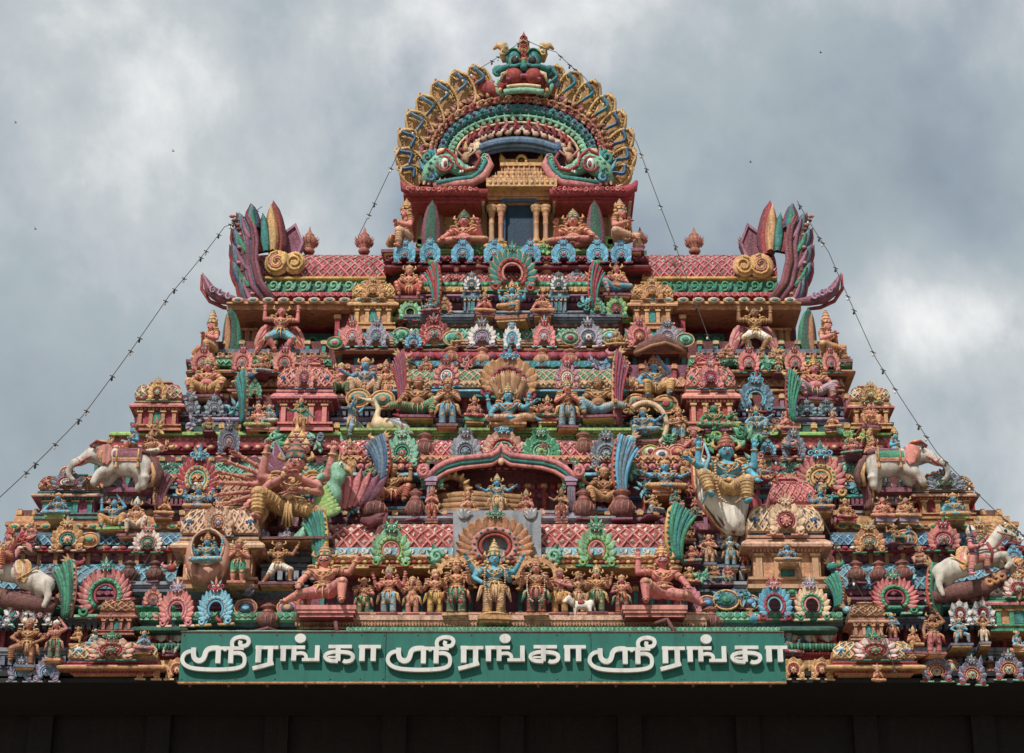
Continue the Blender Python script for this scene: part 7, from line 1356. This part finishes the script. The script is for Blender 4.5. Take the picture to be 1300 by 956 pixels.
# rock canopy over the blue deity, and bow ring
root = thing('rock_canopy', 'dark brown curved rock slab raised over the head of the blue deity on the right', 'rock canopy', P(838, 446, 3.1)); m = MB(frame(838, 446, 430, 3.1, False))
b = blob(frame(838, 446, 430, 3.1, False), [((-24, 2, 4), 7, (0, 10, 8), 9), ((0, 10, 8), 9, (26, 3, 4), 6), ((-30, -3, 2), 5, (-20, 4, 4), 6), ((0, 8, -4), (26, 7, 12))], .035, 'umber'); b.build('slab', root); m.tube([(-33, -6, 8), (-12, 1, 15), (6, 4, 17), (22, 0, 12), (31, -4, 8)], 2.2, 'brown', 6); m.build('edge', root)
root = thing('arched_bow', 'large sandy brown rope ring curving round the small blue seated figure on the right', 'arched bow', P(818, 566, 2.65)); m = MB(frame(818, 566, 510, 2.65, False)); m.tube([(26*math.cos(R(a)) + 3, 26 + 28*math.sin(R(a)), 2) for a in range(-95, 140, 10)], [3.4]*24, 'cream', 8); m.build('ring', root); g = MB(frame(818, 566, 510, 2.65, False)); [g.tube([(26*math.cos(R(a)) + 3 + 3.6*math.cos(R(a))*t, 26 + 28*math.sin(R(a)) + 3.6*math.sin(R(a))*t, 5 - abs(t)*2) for t in (-1, 0, 1)], .6, 'brown', 4) for a in range(-95, 136, 6)]; g.build('rope_wrap', root)
# cobra hood behind the lounging deity
root = thing('cobra_hood', 'brown many-headed cobra hood behind the lounging blue deity under the gold leaf arch', 'cobra hood', P(645, 515, 3.0)); m = MB(frame(645, 515, 470, 3.0, False)); [m.tube([(0 + 3*k, 0, 0), (5*k, 20, 1), (6.5*k, 34 - abs(k)*1.5, 4), (6.0*k, 42 - k*k*1.2, 8)], [4, 5, 5.5, 3], 'tan' if k % 2 else 'brown', 7) for k in range(-3, 4)]; m.build('hood', root); g = MB(frame(645, 515, 470, 3.0, False)); [g.ell((6*k + s_*1.5, 41 - k*k*1.2, 11), .8, 'black', 5, 4) for k in range(-3, 4) for s_ in (-1, 1)]; g.build('eyes', root)
# reclining sleeper and coil at the back of the wide niche
root = thing('serpent_couch', 'coiled gold and brown serpent couch at the left inside the wide dark niche', 'serpent couch', P(600, 655, 2.1)); m = MB(frame(600, 655, 600, 2.1, False)); [m.tube([(-44, 4 + 7*k, 2 - k), (0, 6 + 7*k, 4 - k), (70, 4 + 6*k, 2 - k)], 4.5, 'ochre' if k % 2 else 'brown', 7) for k in range(4)]; m.tube([(-28 + 22*math.cos(R(a)), 28 + 22*math.sin(R(a)), 2) for a in range(-60, 250, 15)], 5, 'brown', 7); m.build('coils', root)
g = MB(frame(600, 655, 600, 2.1, False)); [g.cap((-28 + 22*math.cos(R(a)), 28 + 22*math.sin(R(a)), 6), 3, (-28 + 27*math.cos(R(a)), 28 + 27*math.sin(R(a)), 8), 1.5, 'gold', 6) for a in range(10, 240, 22)]; g.build('heads', root)

# ---------------------------------------------------------------- name board
def board():
    y = -1.45; cx = 612; S_ = frame(cx, 866, 803, y, False); root = thing('name_board', 'long green name board with raised pale grey Tamil lettering across the foot of the tower', 'sign', P(cx, 866, y))
    X = lambda v: v - cx; m = MB(S_)
    for a, b_ in ((228.5, 489), (489.8, 750), (750.8, 996.5)): m.prism([(X(a), 1.2), (X(b_), .6), (X(b_), 62.4), (X(a), 63)], -3, 0, 'signgreen', 0)
    for a in (228.5, 996.5): pass
    m.build('panel', root)
    f = MB(S_); f.box((0, -.6, -2), (384.6, 1.1, 3), 'ochre'); f.box((0, 64, -2), (384.6, .9, 3), 'umber')
    for i in range(16): f.box((-370 + 49*i, 30, -8), (1.6, 34, 3), 'umber')
    f.build('frame', root)
    for i, vx in enumerate((244, 285, 345, 420, 488, 530, 590, 660, 750, 800, 880, 950, 994)):
        pass
    sc_ = MB(S_); [sc_.ell((X(vx), vy, .4), (1.0, 1.0, .8), 'umber', 6, 4) for vx in (232, 278, 300, 350, 420, 458, 487, 530, 598, 707, 748, 800, 868, 940, 993) for vy in (4, 60)]; sc_.build('screws', root)
    CS = 1/4.905
    def word(ox, oy):
        strokes = [
         ([(100, 130), (72, 132), (48, 146), (36, 170), (38, 196), (60, 220), (100, 236), (170, 243), (240, 245), (320, 243), (380, 236), (412, 224), (424, 205), (424, 172), (412, 150), (385, 140), (350, 142)], 25),
         ([(103, 108), (103, 150), (112, 178), (140, 192), (164, 182), (174, 160), (180, 132), (196, 116), (225, 110), (262, 112)], 32), ([(258, 108), (258, 204)], 33), ([(218, 112), (415, 112)], 22), ([(337, 112), (337, 204)], 33), ([(298, 112), (300, 130)], 20),
         ([(350, 112), (338, 88), (342, 62), (365, 45), (405, 40), (438, 50), (446, 74), (432, 96), (404, 100), (388, 86), (394, 66)], 25),
         ([(508, 96), (508, 200)], 36), ([(488, 108), (630, 108)], 22), ([(582, 108), (582, 216)], 34), ([(604, 204), (540, 222), (476, 238)], 26),
         ([(642, 107), (796, 107)], 22), ([(662, 100), (662, 192)], 34), ([(728, 107), (728, 190)], 32), ([(728, 150), (760, 142), (790, 144), (806, 160), (802, 184)], 22), ([(780, 184), (888, 184)], 20), ([(873, 96), (873, 192)], 30),
         ([(942, 103), (1088, 103)], 22), ([(1003, 100), (1003, 192)], 32), ([(1000, 134), (955, 138), (924, 152), (922, 172), (945, 190), (1003, 194)], 24), ([(1000, 136), (1060, 138), (1092, 150), (1098, 172), (1084, 192), (1050, 198), (1036, 190)], 25), ([(940, 168), (1000, 168)], 12),
         ([(1130, 104), (1268, 104)], 22), ([(1152, 100), (1152, 193)], 36), ([(1222, 104), (1222, 193)], 34)]
        m = MB(S_); 
        def pt(x, v): return (X(ox + x*CS), 866 - (oy + v*CS))
        # smooth the curves a little
        for i, (pp, w_) in enumerate(strokes):
            if len(pp) > 3:
                q = [pp[0]]
                for a, b_ in zip(pp, pp[1:]): q += [(a[0]*.75 + b_[0]*.25, a[1]*.75 + b_[1]*.25), (a[0]*.25 + b_[0]*.75, a[1]*.25 + b_[1]*.75)]
                pp = q + [pp[-1]]
            m.ribbon([pt(*p) for p in pp], w_*CS*.95, 1.5, 7 + .06*i, 'letter')
        c = pt(765, 50); m.prism([(c[0] + 7.2*math.cos(2*math.pi*i/20), c[1] + 5.8*math.sin(2*math.pi*i/20)) for i in range(20)], 1.5, 7.4, 'letter')
        m.build('lettering', root)
    word(225, 802); word(485, 802.3); word(740.5, 803)
    # brackets behind / over the board
    for i, (x0, v0, x1, v1) in enumerate(((426, 790, 428, 803), (846, 786, 857, 803), (832, 792, 846, 787))):
        g = MB(); a = P(x0, v0, -1.2); b_ = P(x1, v1, -1.35); g.tube([tuple(a), tuple(b_)], .05, 'umber', 6); o = g.build('bracket', None); t = o; o.parent = root; o.location = -root.location
board()

# ---------------------------------------------------------------- light strings, birds
def cable(pts, label, n_b=10, sag=0, r=.010):
    root = thing('light_string', label, 'light string', P(*pts[0])); o0 = root.location
    W = [P(*p) - o0 for p in pts]; m = MB(); full = []
    for a, b_ in zip(W, W[1:]):
        for k in range(10): t = k/10; p = a.lerp(b_, t); p = p - Vector((0, 0, sag*4*t*(1-t))); full.append(p)
    full.append(W[-1]); m.tube([tuple(p) for p in full], r, 'cable', 5); m.build('wire', root)
    for k in range(n_b):
        t = (k + .5 + .32*math.sin(k*2.3 + pts[0][1]))/n_b*(len(full) - 1); i = int(t); p = full[i].lerp(full[min(i+1, len(full)-1)], t - i)
        g = MB(); g.cap(tuple(p), r*2.2, tuple(p - Vector((0, 0, .06))), r*2, 'cable', 6); g.ell(tuple(p - Vector((.01, 0, .09))), (.03, .03, .045), 'glass' if k % 2 else 'cable', 7, 5); g.tube([tuple(p + Vector((-.06, 0, .02))), tuple(p), tuple(p + Vector((.07, 0, -.04)))], r*1.3, 'cable', 4); g.build('bulb', root)
cable([(666, 50, 5.3), (600, 92, 4.9), (575, 104, 4.9), (512, 180, 4.6), (455, 300, 4.8)], 'light string running down the left side of the crown gable to the left roof', 14, .03)
cable([(-10, 640, -3), (105, 528, -.5), (215, 375, 2.8), (285, 288, 4.6), (333, 262, 4.9)], 'long light string crossing the sky from the lower left to the left horned roof end', 20, .05)
cable([(666, 50, 5.3), (706, 66, 5.3), (742, 98, 5.2), (808, 180, 4.6), (855, 305, 4.2), (900, 430, 2.6), (940, 500, 1.6), (1000, 610, .6)], 'light string running down the right side of the crown gable and across the right roof', 22, .03)
cable([(1012, 255, 4.9), (1052, 320, 4.2), (1112, 455, 2.6), (1190, 575, 1), (1285, 668, -.8), (1330, 700, -1.4)], 'long light string crossing the sky from the right horned roof end to the lower right', 20, .04)
cable([(1040, 650, .3), (1075, 720, -.5), (1120, 800, -1), (1140, 860, -1.3)], 'short loose wire hanging over the lower right wing', 3, .02, .009)
cable([(192, 702, -.5), (165, 740, -.8), (135, 790, -1), (105, 812, -1.1)], 'short loose wire hanging over the lower left wing', 2, .02, .009)
for px, py, lb in ((20, 156, 'tiny dark bird flying at the far left of the sky'), (220, 192, 'tiny dark bird flying in the sky between the left edge and the crown'), (45, 291, 'tiny dark bird gliding low in the left sky above the light string'), (1042, 67, 'tiny dark bird high in the sky right of the crown'), (953, 206, 'tiny dark bird in the sky above the right horned roof')):
    root = thing('flying_bird', lb, 'bird', P(px, py, 60), group='birds in the sky', sc_=.5); m = MB(); m.cap((-.1, 0, 0), .05, (.14, 0, 0), .03, 'black', 6); m.build('body', root); g = MB(); g.add([(0, 0, .03), (.08, 0, .03), (-.05, -.1, .2), (-.12, -.14, .22), (0, 0, .015), (.08, 0, .015)], [(0, 1, 2), (4, 5, 3), (0, 2, 3, 4), (1, 5, 3, 2)], 'black', False); g.build('wing', root); g = MB(); g.add([(0, 0, .03), (.08, 0, .03), (-.05, .1, .2), (-.12, .14, .12), (0, 0, .015), (.08, 0, .015)], [(0, 1, 2), (4, 5, 3), (0, 2, 3, 4), (1, 5, 3, 2)], 'black', False); g.build('wing', root)
# ---------------------------------------------------------------- small carving that crowds every ledge between the larger pieces
def crowd():
    T = {}
    def fig(k):
        if k in T: return T[k]
        legs, arms = [(('squat', 'squat'), ('knee', 'knee')), (('cross', 'pend'), ('fore', 'rear')), (('stand', 'stand'), ('pray', 'pray')), (('stand', 'bent'), ('hip', 'over')), (('cross', 'cross'), ('bless', 'fore', 'rear', 'rear'))][k]
        st = statue_template(legs, arms, ('tall', 'round', 'curls')[k % 3], 'dhoti', 0, .026); mb = MB(); z = -st['lo']
        names = []
        for n, tm in st['parts']:
            rl = tm['roles'].split(','); o = len(mb.v)
            mb.v += [(v.co.x, v.co.y, v.co.z + z) for v in tm.vertices]; mb.f += [[o + i for i in p.vertices] for p in tm.polygons]; mb.m += [rl[p.material_index] for p in tm.polygons]; mb.s += [True]*len(tm.polygons)
        mb.box((0, .25, -.03), (.26, .4, .03), 'P'); T[k] = (rolemesh(mb, 'relief'), st['hi'] - st['lo']); return T[k]
    rg = random.Random(11); nf = nl = na = 0
    rows = [(398, 500, 800, 20), (441, 440, 862, 22), (474, 250, 1060, 24), (505, 300, 1000, 24), (532, 175, 1125, 26), (548, 150, 1140, 22), (578, 130, 1160, 24), (608, 130, 1160, 26), (632, 60, 1235, 26), (655, 40, 1250, 26), (690, 0, 1300, 26), (716, 0, 1300, 26), (742, 0, 1300, 26), (770, 0, 1300, 26), (800, 0, 1300, 26), (832, 0, 1300, 28), (864, 0, 1300, 28), (360, 495, 820, 20)]
    sk = ['pink', 'brown', 'blue', 'tan', 'orange', 'rose', 'green', 'skin']; dr = ['gold', 'crimson', 'green', 'sky', 'white', 'red', 'teal', 'sand']
    for (b, x0, x1, h) in rows:
        x = x0 + 8
        while x < x1 - 8:
            w_ = rg.uniform(15, 21); hh = h*rg.uniform(.85, 1.1); bx = (x - w_*.4, b - hh, x + w_*.4, b)
            hit = any(bx[0] < o[2] and bx[2] > o[0] and bx[1] + 3 < o[3] and bx[3] - 3 > o[1] for o in OCC)
            if (405 < x < 866 and 655 < b < 800) or (545 < x < 722 and 580 < b < 660) or (225 < x < 1000 and b > 796) or (230 < x < 310 and b < 470 and b > 400): hit = True
            if x < 130 and b < 625 or x > 1160 and b < 625: hit = True
            if not hit:
                c = rg.random(); y = yf(b) - .12 + rg.uniform(-.1, .08)
                if c < .46 and nf < 98:
                    k = rg.randrange(5); me, H = fig(k); lo = P(x, b, y); s_ = (P(x, b - hh, y).z - lo.z)/H; a = rg.choice(sk)
                    roles = dict(S=a, D=rg.choice(dr), T='gold', G='gold', H='umber', C=rg.choice(('gold', 'terra', 'gold')), X='crimson', W='white', K='black', L='crimson', P='plum')
                    link('relief_figure', recolored(('rf', k), me, roles), TOWER, lo, (s_*1.2, s_*1.2, s_), R(rg.uniform(-25, 25))); nf += 1
                elif c < .72 and na < 60:
                    cs = rg.choice(('rose,pink,crimson,rose,teal,crimson', 'lilac,grey,slate,mauve,white,slate', 'sky,blue,navy,sky,crimson,blue', 'gold,ochre,crimson,gold,green,gold', 'mint,green,teal,lime,crimson,green'))
                    arch(x, b - hh*1.05, b + 1, w_*1.35, cs, y=y + .1, name='small_gable', n=5, wide=.15, face=.8); OCC.pop(); na += 1
                elif nl < 60:
                    bush_scroll(x, b - hh*.45, hh*.5, *rg.choice((('green', 'mint'), ('gold', 'ochre'), ('rose', 'crimson'), ('slate', 'lilac'), ('terra', 'gold'), ('teal', 'sky')))); nl += 1
            x += w_
crowd()
